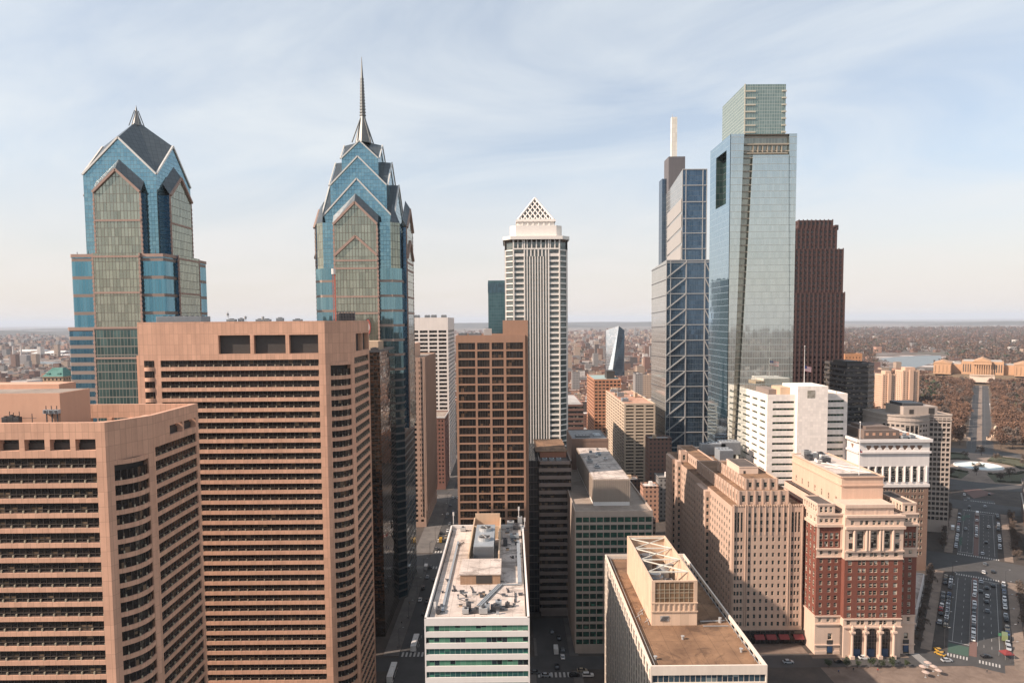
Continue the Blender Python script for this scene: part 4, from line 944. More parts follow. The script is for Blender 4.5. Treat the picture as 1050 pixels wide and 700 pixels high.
# great attic box
y0 = 299.0; a, b_ = GX(863, y0, 500), GX(905.5, y0, 500); zt = px2z(488, y0); y1 = 352
b = MB(); fs = frames(rect(a, b_, y0, y1)); w2 = Windows(tX, [M_XW, M_CSASH], 1, name='attic_window', cap=30)
for i, f in enumerate(fs): punched(f, b, w2, zr, zt, even(f.L, 3 if i % 2 == 0 else 7, 1.3, 1.5), [(zr + 1.4, zr + 4.4)], .3); b.fbox(f, -.1, f.L + .1, .003, .5, zt - 4.3, zt - 3.7); b.fbox(f, -.15, f.L + .15, .003, .6, zt - .5, zt)
b.box(a + .5, b_ - .5, y0 + .5, y1 - .5, zt - 1, zt - .4, 1); b.build('attic_block', [stone('peach_limestone', (.58, .395, .29), var=.1), R_PALE], tX); w2.done()
b = MB(); b.box(a + .55, b_ - .55, y0 + .55, y0 + 7, zt - .39, zt - .3); b.build('attic_roof', [R_DARK], tX)
rnd = random.Random(17)
for i in range(14): rooftop_unit(tX, rnd.uniform(a + 1, b_ - 5), rnd.uniform(328, 346), zt - .4, rnd.uniform(1.4, 4), rnd.uniform(1.4, 4), rnd.uniform(1, 3), rnd.choice([M_STEEL, M_GALV, M_WHITE, M_DSTEEL]), M_DSTEEL)
for i in range(9): rooftop_unit(tX, rnd.uniform(cx1 - 1, xx1 - 4), rnd.uniform(318, 346), zr, rnd.uniform(1.4, 3), rnd.uniform(1.4, 3), rnd.uniform(1, 2.5), M_GALV, M_DSTEEL)
b = MB(); p, q = Vector((a + 2, 320, zt)), Vector((b_ - 2, 306, zt)); b.beam(p, q, .35); b.beam(p + Vector((2, 8, 0)), q + Vector((0, 10, 0)), .35); b.beam(p + Vector((5, 10, 0)), q + Vector((-8, 2, 0)), .3); b.build('pipe_run', [M_WHITE], tX)
def flagpole(name, label, x, y, z0, z1, flagdir, fw, fhh, us, ff):
    t = thing(name, label, 'flagpole', (x, y, z0)); b = MB(); b.cyl((x, y), .16, z0, z1, 8, 0, .09); b.cyl((x, y), .3, z1, z1 + .4, 8); b.build('pole', [plain('white_pole', (.75, .73, .70), .4)], t)
    fl = MB(); N = 8; d = Vector((flagdir[0], flagdir[1], 0)).normalized(); zt = z1 - ff; pr = Vector((-d.y, d.x, 0))
    def P_(u, v): return Vector((x, y, zt)) + d*(u*fw) + pr*(.25*math.sin(u*7)*u) + Vector((0, 0, -v*fhh - .55*u*fhh*.6))
    if us:
        for r in range(13):
            for c in range(N):
                u0, u1 = c/N, (c + 1)/N
                if r < 7 and c < 3: m = 2
                else: m = 0 if r % 2 == 0 else 1
                fl.face([P_(u0, (r + 1)/13), P_(u1, (r + 1)/13), P_(u1, r/13), P_(u0, r/13)], m)
    else:
        for c in range(N):
            u0, u1 = c/N, (c + 1)/N
            fl.face([P_(u0, 1), P_(u1, 1), P_(u1, .5), P_(u0, .5)], 0); fl.face([P_(u0, .5), P_(u1, .5), P_(u1, 0), P_(u0, 0)], 1 if c > 2 else 2)
    fl.build('flag', [plain('flag_red', (.42, .04, .06), .8), plain('flag_white', (.75, .72, .70), .8), plain('flag_blue', (.04, .06, .2), .8)], t)
x = GX(881, 303, 480); flagpole('flagpole', 'tall white flagpole with small red flag on the brick block\'s peach attic', x, 303, zt - .3, GZ(433, 303, 881), (1, .3), 1.7, 1.4, False, 12)

# ------------------------------------------------------------------ white office block with blank centre tower
YV = 400.0
xv0, xv1 = GX(787, YV, 404), GX(872, YV, 404); zV = GZ(404.5, YV, 787); yv2 = (GX(787, YV)/((756.5 - 523)/700))
foot(xv0, xv1, YV, yv2, zV)
tV = thing('white_office_block', 'bright white office block with thin window slots and a blank tiled centre tower', 'office building', ((xv0 + xv1)/2, 430, 0))
M_VW = stone('white_tile', (.80, .72, .645), var=.05, joint=(1.6, 1.6), jcol=.9, streak=.06)
M_SLOT = glass('slot_glass', (.008, .02, .014), (.02, .06, .04), bay=1.6, floor=2, rough=.12, blind=.3, bcol=(.12, .16, .08), tilt=.03)
wall = MB(); win = Windows(tV, [M_SLOT, plain('slot_frame', (.25, .25, .22), .5)], 6, rail=False)
step = 7.2/700*YV; rows = [(zV - 3.9 - step*i - 1.35, zV - 3.9 - step*i) for i in range(int((zV - 8)/step))]
k = YV/700; ct0, ct1 = GX(816, YV, 404) - xv0, GX(847, YV, 404) - xv0
rec = 3.2
fl, frr = Fr((xv0, YV), (xv0 + ct0, YV)), Fr((xv0 + ct1, YV + rec), (xv1, YV + rec))
fl2 = Fr((xv0, YV + .0), (xv0 + ct0, YV))
punched(fl, wall, win, 0, zV, [(5.6*k, fl.L - 1.2*k)], rows, .6)
punched(frr, wall, win, 0, zV, [(.4, frr.L - 3.5*k)], rows, .6)
wall.fquad(Fr((xv1, YV + rec), (xv1, yv2)), 0, yv2 - YV - rec, 0, 0, zV); wall.fquad(Fr((xv1, yv2), (xv0, yv2)), 0, xv1 - xv0, 0, 0, zV)
fS = Fr((xv0, yv2), (xv0, YV)); nL = 4; pw = fS.L/nL
punched(fS, wall, win, 0, zV, [(2.2 + pw*i*.96 + .6, 2.2 + pw*(i*.96 + .62) + 1.6) for i in range(nL)], [(a, b) for a, b in rows], .6)
zc = GZ(395.5, YV - 1, 831)
wall.box(xv0 + ct0, xv0 + ct1, YV - 2.6, YV + 20, 0, zc, 0)
wall.face([(xv0, YV, zV - 1.6), (xv0 + ct0, YV, zV - 1.6), (xv0 + ct0, yv2, zV - 1.6), (xv0, yv2, zV - 1.6)], 1)
wall.face([(xv0 + ct0, YV + 3, zV - 1.6), (xv1, YV + rec, zV - 1.6), (xv1, yv2, zV - 1.6), (xv0 + ct0, yv2, zV - 1.6)], 1)
parapet(wall, [(xv0 + .003, YV + .003), (xv0 + ct0 - .003, YV + .003), (xv0 + ct0 - .003, YV + rec), (xv1 - .003, YV + rec + .003), (xv1 - .003, yv2 - .003), (xv0 + .003, yv2 - .003)], zV - 1.5, 1.5, .5)
wall.build('wall', [M_VW, R_PALE], tV); win.done()
b = MB(); u0, u1 = GX(828, YV - 2.6, 400), GX(836, YV - 2.6, 400); b.box(u0, u1, YV - 2.66, YV - 2.602, GZ(408, YV - 2.6, 832), GZ(400, YV - 2.6, 832)); b.build('square_louvre', [glass('louvre_square', (.2, .18, .14), (.35, .32, .27), bay=1, floor=1, rough=.5)], tV)
b = MB(); b.box(xv0 + 6, xv0 + ct0 - 4, YV + 14, YV + 40, zV - 1.5, zV + 1.6); b.build('penthouse', [M_DB], tV)
b = MB(); b.box(xv0 + ct0 - 6, xv0 + ct0 - .003, YV + 8, YV + 22, zV - 1.5, zc - 1.6); b.build('stair_head', [M_TAN], tV)
b = MB(); b.box(xv1 - 6, xv1 - 2.5, YV + 30, yv2 - 8, zV - 1.5, zV + .2); b.build('roof_duct', [M_STEEL], tV)
x = GX(824.5, YV + 8, 395); flagpole('flagpole', 'flagpole with red and white striped flag on the white block\'s centre tower', x, YV + 8, zc, GZ(355, YV + 8, 824.5), (1, .5), 6.2, 3.3, True, 11.5)
# ------------------------------------------------------------------ the two gabled glass skyscrapers
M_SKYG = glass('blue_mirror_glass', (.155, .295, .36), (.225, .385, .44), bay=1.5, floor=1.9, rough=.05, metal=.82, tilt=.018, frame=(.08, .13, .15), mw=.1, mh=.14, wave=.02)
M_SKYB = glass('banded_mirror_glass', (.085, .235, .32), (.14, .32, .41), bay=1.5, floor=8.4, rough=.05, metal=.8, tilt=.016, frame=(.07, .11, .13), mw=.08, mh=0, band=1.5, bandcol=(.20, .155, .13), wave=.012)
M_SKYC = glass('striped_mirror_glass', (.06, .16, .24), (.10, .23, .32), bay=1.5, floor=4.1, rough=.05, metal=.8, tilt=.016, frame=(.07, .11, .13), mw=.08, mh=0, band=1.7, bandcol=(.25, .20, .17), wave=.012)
M_BAYG = glass('olive_bay_glass', (.25, .265, .215), (.37, .385, .31), bay=1.6, floor=4.0, rough=.08, metal=.7, tilt=.02, frame=(.10, .09, .07), mw=.28, mh=.25, wave=.02)
M_BAYG2 = glass('green_bay_glass', (.05, .10, .10), (.10, .17, .16), bay=1.6, floor=4.0, rough=.08, metal=.6, tilt=.02, frame=(.20, .18, .15), mw=.2, mh=.5, wave=.01)
M_SIDESHADE = glass('shaded_side_glass', (.04, .09, .15), (.06, .12, .19), bay=1.5, floor=1.9, rough=.05, metal=.75, tilt=.02, frame=(.02, .035, .05), mw=.1, mh=.14, wave=.02)  # dark reflections on the bay sides put into a deeper blue tint
M_SLROOF = glass('slate_metal_roof', (.085, .105, .115), (.105, .125, .135), bay=2.2, floor=2.2, rough=.28, metal=.45, tilt=.006, frame=(.035, .04, .042), mw=.14, mh=.14)
M_TRIM = stone('pinkish_granite', (.34, .235, .19), var=.1)
M_PALET = plain('pale_metal_trim', (.62, .60, .55), .4, .3)
def R4(cx, cy, k):
    c, s = (1, 0, -1, 0)[k], (0, 1, 0, -1)[k]
    return lambda x, y, z: Vector((cx + x*c - y*s, cy + x*s + y*c, z))
def gable_tier(t, cx, cy, a, zb, ze, zg, zc, mat, trim=M_PALET, tw=.7, over=0.0, d=None):
    w, r, e = MB(), MB(), MB(); d = a if d is None else d
    for k in range(4):
        f = R4(cx, cy, k)
        w.face([f(-a, -d, zb), f(a, -d, zb), f(a, -d, ze), f(0, -d, zg), f(-a, -d, ze)])
        for s in (-1, 1):
            if d > a + .1:
                w.face([f(s*a, -d, zb), f(s*a, -a, zb), f(s*a, -a, ze), f(s*a, -d, ze)])
                r.face([f(s*a, -d, ze), f(s*a, -a, ze), f(0, 0, zc), f(0, -d, zg)])
            else: r.face([f(s*a, -a, ze), f(0, 0, zc), f(0, -a, zg)])
        o = d + over + .15
        e.beam(f(-a - .1, -o, ze), f(0, -o, zg + .1), tw); e.beam(f(0, -o, zg + .1), f(a + .1, -o, ze), tw)
    w.build('curtain_wall', [mat], t); r.build('roof', [M_SLROOF], t); e.build('gable_trim', [trim], t)
def gable_bay(t, cx, cy, a, b, e, zb, ze, zg, zg2, mats, zsplit, inner=None, only=None, zr2=None):
    """projecting centre bay on each side with its own gable and dark saddle roof running back to the shaft"""
    for k in range(4):
        f = R4(cx, cy, k); d = a + e; w, r, q = MB(), MB(), MB()
        w.face([f(-b, -d, zsplit), f(b, -d, zsplit), f(b, -d, ze), f(0, -d, zg), f(-b, -d, ze)], 0)
        w.face([f(-b, -d, zb), f(b, -d, zb), f(b, -d, zsplit - .01), f(-b, -d, zsplit - .01)], 1)
        for s in (-1, 1): w.face([f(s*b, -d, zb), f(s*b, -a + .01, zb), f(s*b, -a + .01, ze), f(s*b, -d, ze)], 2)
        for s in (-1, 1):
            r.face([f(s*(b + .5), -d - .5, ze - .4), f(0, -d - .5, zg + .3), f(0, -a + .05, zg2), f(s*(b + .5), -a + .05, ze + (zg2 - zg))])
        q.beam(f(-b - .2, -d - .3, ze), f(0, -d - .3, zg - .1), 1.1); q.beam(f(0, -d - .3, zg - .1), f(b + .2, -d - .3, ze), 1.1)
        for s in (-1, 1):
            n = int((ze - zb)/2.1); q.hexa([f(s*b - .3, -d - .1, zb), f(s*b + .3, -d - .1, zb), f(s*b + .3, -d + .4, zb), f(s*b - .3, -d + .4, zb)], [f(s*b - .3, -d - .1, ze), f(s*b + .3, -d - .1, ze), f(s*b + .3, -d + .4, ze), f(s*b - .3, -d + .4, ze)])
            for i in range(n): z = zb + i*2.1; q.hexa([f(s*b - .5, -d - .16, z), f(s*b + .5, -d - .16, z), f(s*b + .5, -d + .5, z), f(s*b - .5, -d + .5, z)], [f(s*b - .5, -d - .16, z + 1.15), f(s*b + .5, -d - .16, z + 1.15), f(s*b + .5, -d + .5, z + 1.15), f(s*b - .5, -d + .5, z + 1.15)])
        for z in (inner or ()):
            q.hexa([f(-b, -d - .3, z), f(b, -d - .3, z), f(b, -d + .1, z), f(-b, -d + .1, z)], [f(-b, -d - .3, z + .9), f(b, -d - .3, z + .9), f(b, -d + .1, z + .9), f(-b, -d + .1, z + .9)])
        if zr2 is not None:
            zi, zj = zr2; q.beam(f(-b, -d - .2, zi), f(0, -d - .2, zj), 1.2); q.beam(f(0, -d - .2, zj), f(b, -d - .2, zi), 1.2)
        bay = w.build('bay_window', mats, t); r.build('bay_roof', [M_SLROOF], bay); q.build('stone_trim', [M_TRIM], bay)
def octa(cx, cy, a, c): return [(cx - a + c, cy - a), (cx + a - c, cy - a), (cx + a, cy - a + c), (cx + a, cy + a - c), (cx + a - c, cy + a), (cx - a + c, cy + a), (cx - a, cy + a - c), (cx - a, cy - a + c)]
# lower, left one: single great gable per side, pyramid top
Yf = 331.0; a2 = 17.4; c2x = GX(123.5, Yf, 200); c2y = Yf + a2
foot(c2x - 24, c2x + 24, c2y - 24, c2y + 24, 200)
t2L = thing('glass_skyscraper', 'blue glass skyscraper with one steep gable per side and dark pyramid top', 'skyscraper', (c2x, c2y, 0), 'gabled glass skyscrapers')
z_of = lambda py, Y, px: GZ(py, Y, px)
zs0 = z_of(262, Yf, 120); zE, zG, zC = z_of(178.5, Yf, 158), z_of(141, Yf, 123), z_of(124, c2y, 142)
gable_tier(t2L, c2x, c2y, a2, zs0, zE, zG, zC, M_SKYG, M_PALET, .8)
zs1 = z_of(336, 327, 90)
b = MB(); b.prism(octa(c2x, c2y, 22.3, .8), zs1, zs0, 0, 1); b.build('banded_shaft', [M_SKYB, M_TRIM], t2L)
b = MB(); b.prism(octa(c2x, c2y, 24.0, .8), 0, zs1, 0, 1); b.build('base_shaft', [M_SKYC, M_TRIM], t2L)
b = MB()
for (aa, cc, z, h) in ((22.6, .9, zs0 - 1.2, 1.5), (24.3, .9, zs1 - 1.2, 1.5)): b.prism(octa(c2x, c2y, aa, cc), z, z + h, 0)
b.build('cornice', [M_TRIM], t2L)
gable_bay(t2L, c2x, c2y, a2, 11.0, 3.2, zs0 - 2, z_of(197, Yf - 3.2, 120), z_of(173.5, Yf - 3.2, 120), z_of(163, Yf, 123), [M_BAYG, M_BAYG, M_SIDESHADE], zs0 - 1, inner=[z_of(227, Yf - 3.2, 120)])
for aa, z0_, z1_, mm, ins in ((23.6, zs1 + .2, zs0 + .6, M_BAYG, [z_of(y, 325, 120) for y in (264, 301)]), (25.2, 20, zs1 + .1, M_BAYG2, [z_of(y, 323, 120) for y in (337, 368)])):
    for k in range(4):
        f = R4(c2x, c2y, k); w, q = MB(), MB(); w.face([f(-11, -aa, z0_), f(11, -aa, z0_), f(11, -aa, z1_), f(-11, -aa, z1_)], 0); w.face([f(-11, -aa, z1_), f(11, -aa, z1_), f(11, -aa + 7, z1_), f(-11, -aa + 7, z1_)], 1)
        for s in (-1, 1): w.face([f(s*11, -aa, z0_), f(s*11, -aa + 2, z0_), f(s*11, -aa + 2, z1_), f(s*11, -aa, z1_)], 1)
        for s in (-1, 1):
            n = int((z1_ - z0_)/2.1); q.hexa([f(s*11 - .3, -aa - .1, z0_), f(s*11 + .3, -aa - .1, z0_), f(s*11 + .3, -aa + .4, z0_), f(s*11 - .3, -aa + .4, z0_)], [f(s*11 - .3, -aa - .1, z1_), f(s*11 + .3, -aa - .1, z1_), f(s*11 + .3, -aa + .4, z1_), f(s*11 - .3, -aa + .4, z1_)])
            for i in range(n): z = z0_ + i*2.1; q.hexa([f(s*11 - .5, -aa - .16, z), f(s*11 + .5, -aa - .16, z), f(s*11 + .5, -aa + .5, z), f(s*11 - .5, -aa + .5, z)], [f(s*11 - .5, -aa - .16, z + 1.15), f(s*11 + .5, -aa - .16, z + 1.15), f(s*11 + .5, -aa + .5, z + 1.15), f(s*11 - .5, -aa + .5, z + 1.15)])
        for z in ins: q.hexa([f(-11, -aa - .3, z), f(11, -aa - .3, z), f(11, -aa + .1, z), f(-11, -aa + .1, z)], [f(-11, -aa - .3, z + .9), f(11, -aa - .3, z + .9), f(11, -aa + .1, z + .9), f(-11, -aa + .1, z + .9)])
        bay = w.build('bay_window', [mm, M_SIDESHADE], t2L); q.build('stone_trim', [M_TRIM], bay)
b = MB(); b.cyl((c2x, c2y), 2.6, zC - 2.5, zC + 1, 8, 0, 1.6); b.cyl((c2x, c2y), 1.5, zC + 1, zC + 5.2, 8, 0, .5); b.cyl((c2x, c2y), .5, zC + 5.2, zC + 7.6, 8, 0, .05)
for k in range(4):
    f = R4(c2x, c2y, k); b.beam(f(2.6, 2.6, zC - 3), f(.6, .6, zC + 5), .35)
b.build('spire', [plain('spire_dark', (.16, .165, .16), .5, .3)], t2L)
for k in range(8):                                                       # shrubs of aerials on the ledge
    b = MB(); x = c2x - 20 + k*5.3; b.cyl((x, c2y - 20.5), .15, zs0, zs0 + 1.5 + (k % 3)*.6, 5); b.build('antenna', [M_DSTEEL], t2L)

# taller one with nested gables and needle spire
Y1 = 375.0; c1x = XZ(372, 120, Y1)[0]; c1y = Y1
foot(c1x - 22, c1x + 22, 353, 397, 200)
t1L = thing('glass_skyscraper', 'taller blue glass skyscraper with nested gables stepping up to a needle spire', 'skyscraper', (c1x, c1y, 0), 'gabled glass skyscrapers')
def zl(py, a, px=368): return GZ(py, Y1 - a, px)
zsh = zl(275, 22)
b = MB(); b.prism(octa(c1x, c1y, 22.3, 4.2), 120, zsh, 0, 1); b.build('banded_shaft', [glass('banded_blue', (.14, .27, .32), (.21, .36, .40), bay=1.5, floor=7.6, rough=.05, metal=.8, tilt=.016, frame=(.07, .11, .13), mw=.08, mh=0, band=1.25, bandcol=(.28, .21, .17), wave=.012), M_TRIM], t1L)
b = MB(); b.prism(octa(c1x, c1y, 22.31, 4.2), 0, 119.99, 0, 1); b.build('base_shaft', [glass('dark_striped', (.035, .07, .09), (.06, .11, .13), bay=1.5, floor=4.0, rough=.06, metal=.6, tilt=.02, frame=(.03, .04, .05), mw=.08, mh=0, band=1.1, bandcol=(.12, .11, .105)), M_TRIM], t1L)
# corner towers with sloped caps
b = MB(); o1 = octa(c1x, c1y, 21.5, 4.2); zt = zl(228, 21); 
for i in range(8):
    j = (i + 1) % 8; b.face([(*o1[i], zsh), (*o1[j], zsh), (*o1[j], zt), (*o1[i], zt)], 0 if i % 2 else 1)
b.face([(*p, zt) for p in o1], 2); b.build('shaft_glazing', [M_BAYG, M_SKYG, M_SLROOF], t1L)
b = MB(); o2 = octa(c1x, c1y, 15, 3); z2 = zl(203, 17)
for i, (sx, sy) in zip((1, 3, 5, 7), ((1, -1), (1, 1), (-1, 1), (-1, -1))): b.face([(*o1[i], zt + .02), (*o1[(i + 1) % 8], zt + .02), (c1x + sx*17.9, c1y + sy*17.9, z2 - 3)])
b.build('corner_roof', [M_SLROOF], t1L)
gable_tier(t1L, c1x, c1y, 18.0, zt - 1, zl(222, 19), zl(183, 19), zl(181, 19), M_SKYG, M_PALET, .7, .3, 18.3)
for s in (-1, 1): pass
gable_tier(t1L, c1x, c1y, 14.6, zl(225, 19), zl(190, 14.6), zl(160.5, 14.6), zl(158, 14.6), M_SKYG, M_PALET, .65, .5)
gable_tier(t1L, c1x, c1y, 9.6, zl(195, 14), zl(162.5, 9.6), zl(144.5, 9.6), zl(140, 9.6), M_SKYG, M_PALET, .6, .5)
gable_bay(t1L, c1x, c1y, 22.0, 11.0, 2.2, 90, zl(230, 24), zl(207, 24), zl(199, 20), [M_BAYG, M_BAYG, M_SIDESHADE], zl(268, 24), inner=[zl(y, 24) for y in (268, 276, 305, 322)], zr2=(zl(262, 24), zl(242, 24)))
b = MB(); zb_ = zl(141, 5)
prof = [(4.6, zb_ - 2), (2.9, zl(133, 0)), (1.9, zl(125, 0)), (1.35, zl(119, 0)), (1.1, zl(100, 0)), (.9, zl(86, 0)), (.62, zl(76, 0)), (.32, zl(66, 0)), (.12, zl(58.5, 0))]
for (r0, z0_), (r1, z1_) in zip(prof, prof[1:]): b.cyl((c1x, c1y), r0, z0_, z1_, 8, 0, r1)
for i in range(13): z = zl(119 - i*3.1, 0); b.cyl((c1x, c1y), 1.75 - i*.06, z, z + .6, 8, 0)
for k in range(4): f = R4(c1x, c1y, k); b.beam(f(5, -5, zb_ - 2.5), f(.9, -.9, zl(121, 0)), .5)
b.build('spire', [plain('spire_steel', (.17, .175, .165), .5, .35)], t1L)
# round red and white sign on the flank near the twin's roof
zs_ = GZ(335, 352, 379); xs = GX(379, 350, 335)
b = MB(); N = 14
for (rx, rz, d, m) in ((1.6, 4.4, 0, 0), (1.3, 3.9, -.12, 1), (.7, 2.4, -.22, 2)):
    ring = [(xs + rx*math.cos(2*math.pi*i/N), 346.4 + d, zs_ + rz*math.sin(2*math.pi*i/N)) for i in range(N)]
    b.hexa(ring, [(x, y + .1, z) for x, y, z in ring], m)
b.beam((xs, 346.6, zs_ - 6), (xs, 346.6, zs_ + 4), .4, 0)
tag(b.build('sign', [M_DSTEEL, plain('sign_red', (.40, .08, .06), .5), plain('sign_white', (.7, .68, .65), .5)]), 'upright oval red and white sign in front of the spired tower\'s base', 'sign')

# mirrored block at the foot of the spired tower
YE = 311.0; xe1 = GX(392, YE, 500); zE_ = GZ(359, YE, 392)
foot(-86, xe1, YE, 351, zE_)
tE = thing('mirror_glass_block', 'dark bronze mirror-glass block reflecting the salmon tower at the foot of the spired skyscraper', 'office building', (-70, 330, 0))
M_BRZ = glass('bronze_mirror', (.17, .125, .095), (.24, .18, .14), bay=1.6, floor=1.85, rough=.03, metal=.92, tilt=.03, frame=(.02, .018, .016), mw=.1, mh=.22, wave=.05)
M_BRZ2 = glass('dark_mirror', (.10, .10, .105), (.15, .145, .14), bay=1.6, floor=1.85, rough=.03, metal=.9, tilt=.02, frame=(.02, .02, .02), mw=.06, mh=.12, wave=.04)
b = MB(); b.prism(rect(-86, xe1, YE, 351.5), 0, zE_ - .8, 0, top=False); b.build('curtain_wall', [M_BRZ], tE)
b = MB(); b.box(-85.7, xe1 - .3, YE + .3, 351.2, zE_ - 1.2, zE_ - .8); b.build('roof', [R_DARK], tE)
b = MB(); parapet(b, rect(-86.1, xe1 + .1, YE - .1, 351.6), zE_ - .9, 1.0, .5); b.build('parapet', [M_DSTEEL], tE)
b = MB(); b.box(-84, xe1 - 5, 334, 348, zE_ - .8, zE_ + 3.5); b.build('penthouse', [M_TAN], tE)
for i in range(4): rooftop_unit(tE, -80 + i*5, 318, zE_ - .8, 3, 4, 1.6, M_DSTEEL, M_LOUVRE)
b = MB(); b.box(xe1 - 8.0, xe1 - 6.6, YE - .5, YE - .01, 0, zE_ - 1); b.build('corner_pier', [M_LOUVRE], tE)

# ------------------------------------------------------------------ generic grid office
def grid_office(name, label, cat, x0, x1, y0, y1, top, wallm, glassm, framem, ncol, wfrac, fh, wh, rec=.5, side=None, vert=1, roof=R_GRAVEL, blank=3.0, group=None, cap=99, base=0.0, sidecols=None, winrail=False, margin=.6):
    t = thing(name, label, cat, ((x0 + x1)/2, (y0 + y1)/2, base), group); foot(x0, x1, y0, y1, top)
    wall = MB(); win = Windows(t, [glassm, framem], vert, rail=winrail, cap=cap)
    rows = []; z = top - blank
    while z - wh > base + 3: rows.append((z - wh, z)); z -= fh
    fs = frames(rect(x0, x1, y0, y1))
    for i, fr in enumerate(fs):
        n = ncol if i % 2 == 0 else (sidecols or max(2, round(ncol*fr.L/fs[0].L)))
        punched(fr, wall, win if i in (0, 1, 3) else None, base, top, even(fr.L, n, (fr.L - 2*margin)/n*wfrac, margin), rows, rec)
    wall.face([(x0 + .4, y0 + .4, top - .8), (x1 - .4, y0 + .4, top - .8), (x1 - .4, y1 - .4, top - .8), (x0 + .4, y1 - .4, top - .8)], 1)
    parapet(wall, rect(x0 + .003, x1 - .003, y0 + .003, y1 - .003), top - .9, .9, .5)
    g = MB(); g.fquad(fs[2], .3, fs[2].L - .3, -rec, base + 3, top - blank, 0); g.build('rear_glazing', [glassm], t)
    wall.build('wall', [wallm, roof], t); win.done(); return t
M_GENW = glass('far_window', (.012, .013, .015), (.035, .035, .035), bay=1.4, floor=1.2, rough=.12, blind=.3, bcol=(.28, .24, .19), tilt=.03)
M_TAN2 = stone('rose_tan_concrete', (.40, .265, .20), var=.12)
# tan tower past the spired one
x1 = GX(435, 481, 400); zF = GZ(366, 481, 435)
tF = grid_office('office_tower', 'rose-tan concrete tower with vertical ribs on the street beyond the spired skyscraper', 'office tower', x1 - 26, x1, 481, 551, zF, M_TAN2, M_GENW, M_BRONZE, 6, .5, 3.65, 1.9, .5, sidecols=18, vert=2)
b = MB(); fr = Fr((x1, 481), (x1, 551))
for i in range(19): u = .1 + i*(fr.L - .8)/18; b.fbox(fr, u, u + .75, .003, .8, 12, zF - .1)
for i in range(4): u = 5 + i*6; b.fbox(Fr((x1 - 26, 481), (x1, 481)), u, u + .6, .003, .5, 8, zF)
b.build('ribs', [M_TAN2], tF)
zt = GZ(352.5, 481, 430); b = MB(); b.box(x1 - 20, x1 - 7.5, 482, 520, zF - .7, zt, 0); b.build('penthouse', [stone('salmon_panel', (.52, .33, .24), var=.08)], tF)
# white grid tower
x1 = GX(460, 640, 380); x0 = GX(423, 640, 380) - 3; zG_ = GZ(325.5, 640, 440)
tG = grid_office('office_tower', 'white concrete grid tower at the far end of the street behind the rose-tan tower', 'office tower', x0, x1, 640, 712, zG_, stone('white_grid', (.72, .655, .60), var=.06), M_GENW, M_MULL, 4, .84, 24.2/5.833/700*640*1.0, 2.35, .7, vert=4, blank=12, sidecols=7, margin=.9)
for i in range(4): rooftop_unit(tG, x0 + 4 + i*8, 650 + (i % 2)*15, zG_ - .8, 5, 6, 3.2, M_GALV, M_DSTEEL)
# short dark brown one beside the street
x1 = GX(456, 590, 430); zH = GZ(427, 590, 450)
tH = grid_office('brown_block', 'short maroon brick block with pale cornice squeezed before the white grid tower', 'building', GX(444, 590, 430) - 5, x1, 590, 630, zH, stone('maroon_brick', (.20, .095, .07), var=.12), M_GENW, M_BRONZE, 5, .5, 3.6, 1.7, .35, sidecols=9)
b = MB(); b.box(GX(444, 590, 430) - 5.4, x1 + .4, 589.6, 589.98, zH - 1.2, zH + .3); b.box(x1 + .01, x1 + .4, 589.99, 630, zH - 1.2, zH + .3); b.build('cornice', [M_WHITE], tH)

# ------------------------------------------------------------------ white tower with pyramid cap
YJ = 480.0; xj0, xj1 = GX(518.5, YJ, 300), GX(582, YJ, 300); cj = (xj0 + xj1)/2; aJ = (xj1 - xj0)/2; cyJ = YJ + aJ
zJ = GZ(243.5, YJ, 549)
foot(xj0, xj1, YJ, YJ + 2*aJ, zJ)
tJ = thing('pyramid_tower', 'slender white ribbed tower topped with a latticed pyramid', 'skyscraper', (cj, cyJ, 0))
M_JW = stone('white_rib', (.74, .69, .63), var=.05, streak=.08)
M_JG = glass('grey_green_glass', (.11, .13, .128), (.16, .19, .185), bay=1.5, floor=3.8, rough=.08, metal=.35, tilt=.02, frame=(.10, .11, .105), mw=.08, mh=.9)
ch = 5.2; oc = octa(cj, cyJ, aJ, ch)
b = MB(); b.prism(octa(cj, cyJ, aJ - .5, ch), 0, zJ - 3, 0, 1); b.build('glazing', [M_JG, R_GRAVEL], tJ)
rib, spn = MB(), MB()
for i, fr in enumerate(frames(oc)):
    if i % 2 == 0:
        L = fr.L; n0, n1 = L*.29, L*.71
        for u in (.0, L*.23, L*.77 - .9, L - .9): rib.fbox(fr, u, u + .9, -.6, .5, 0, zJ)
        for q in range(8): u = n0 + (n1 - n0 - .7)*q/7; rib.fbox(fr, u, u + .7, -.6, .35, 0, zJ - 13)
        for q in range(6): u = n0 + (n1 - n0 - .9)*q/5; rib.fbox(fr, u, u + .9, -.6, .45, zJ - 13, zJ - 7.5)
        z = zJ - 13
        while z > 3:
            for ua, ub in ((.9, L*.23), (L*.77, L - .9)): spn.fbox(fr, ua, ub, -.55, .05, z, z + 1.35)
            z -= 3.85
        rib.fbox(fr, .9, L*.23, -.55, .2, zJ - 13, zJ - 11); rib.fbox(fr, L*.77, L - .9, -.55, .2, zJ - 13, zJ - 11)
        for q in range(11): u = (L - .7)*q/10; rib.fbox(fr, u, u + .7, -.6, .3, zJ - 7.4, zJ - 1.4)
        rib.fbox(fr, 0, L, -.65, .6, zJ - 8.2, zJ - 7.3)
    else:
        z = zJ - 9
        while z > 3: spn.fbox(fr, .2, fr.L - .2, -.5, .05, z, z + .8); z -= 3.85
rib.prism(octa(cj, cyJ, aJ + 1.7, ch), zJ - 1.4, zJ + .9, 0)
rib.build('ribs', [M_JW], tJ); spn.build('spandrels', [M_JW], tJ)
z1, z2 = GZ(231, YJ + 6, 549), GZ(226, YJ + 6, 549); apex = GZ(203, cyJ, 549)
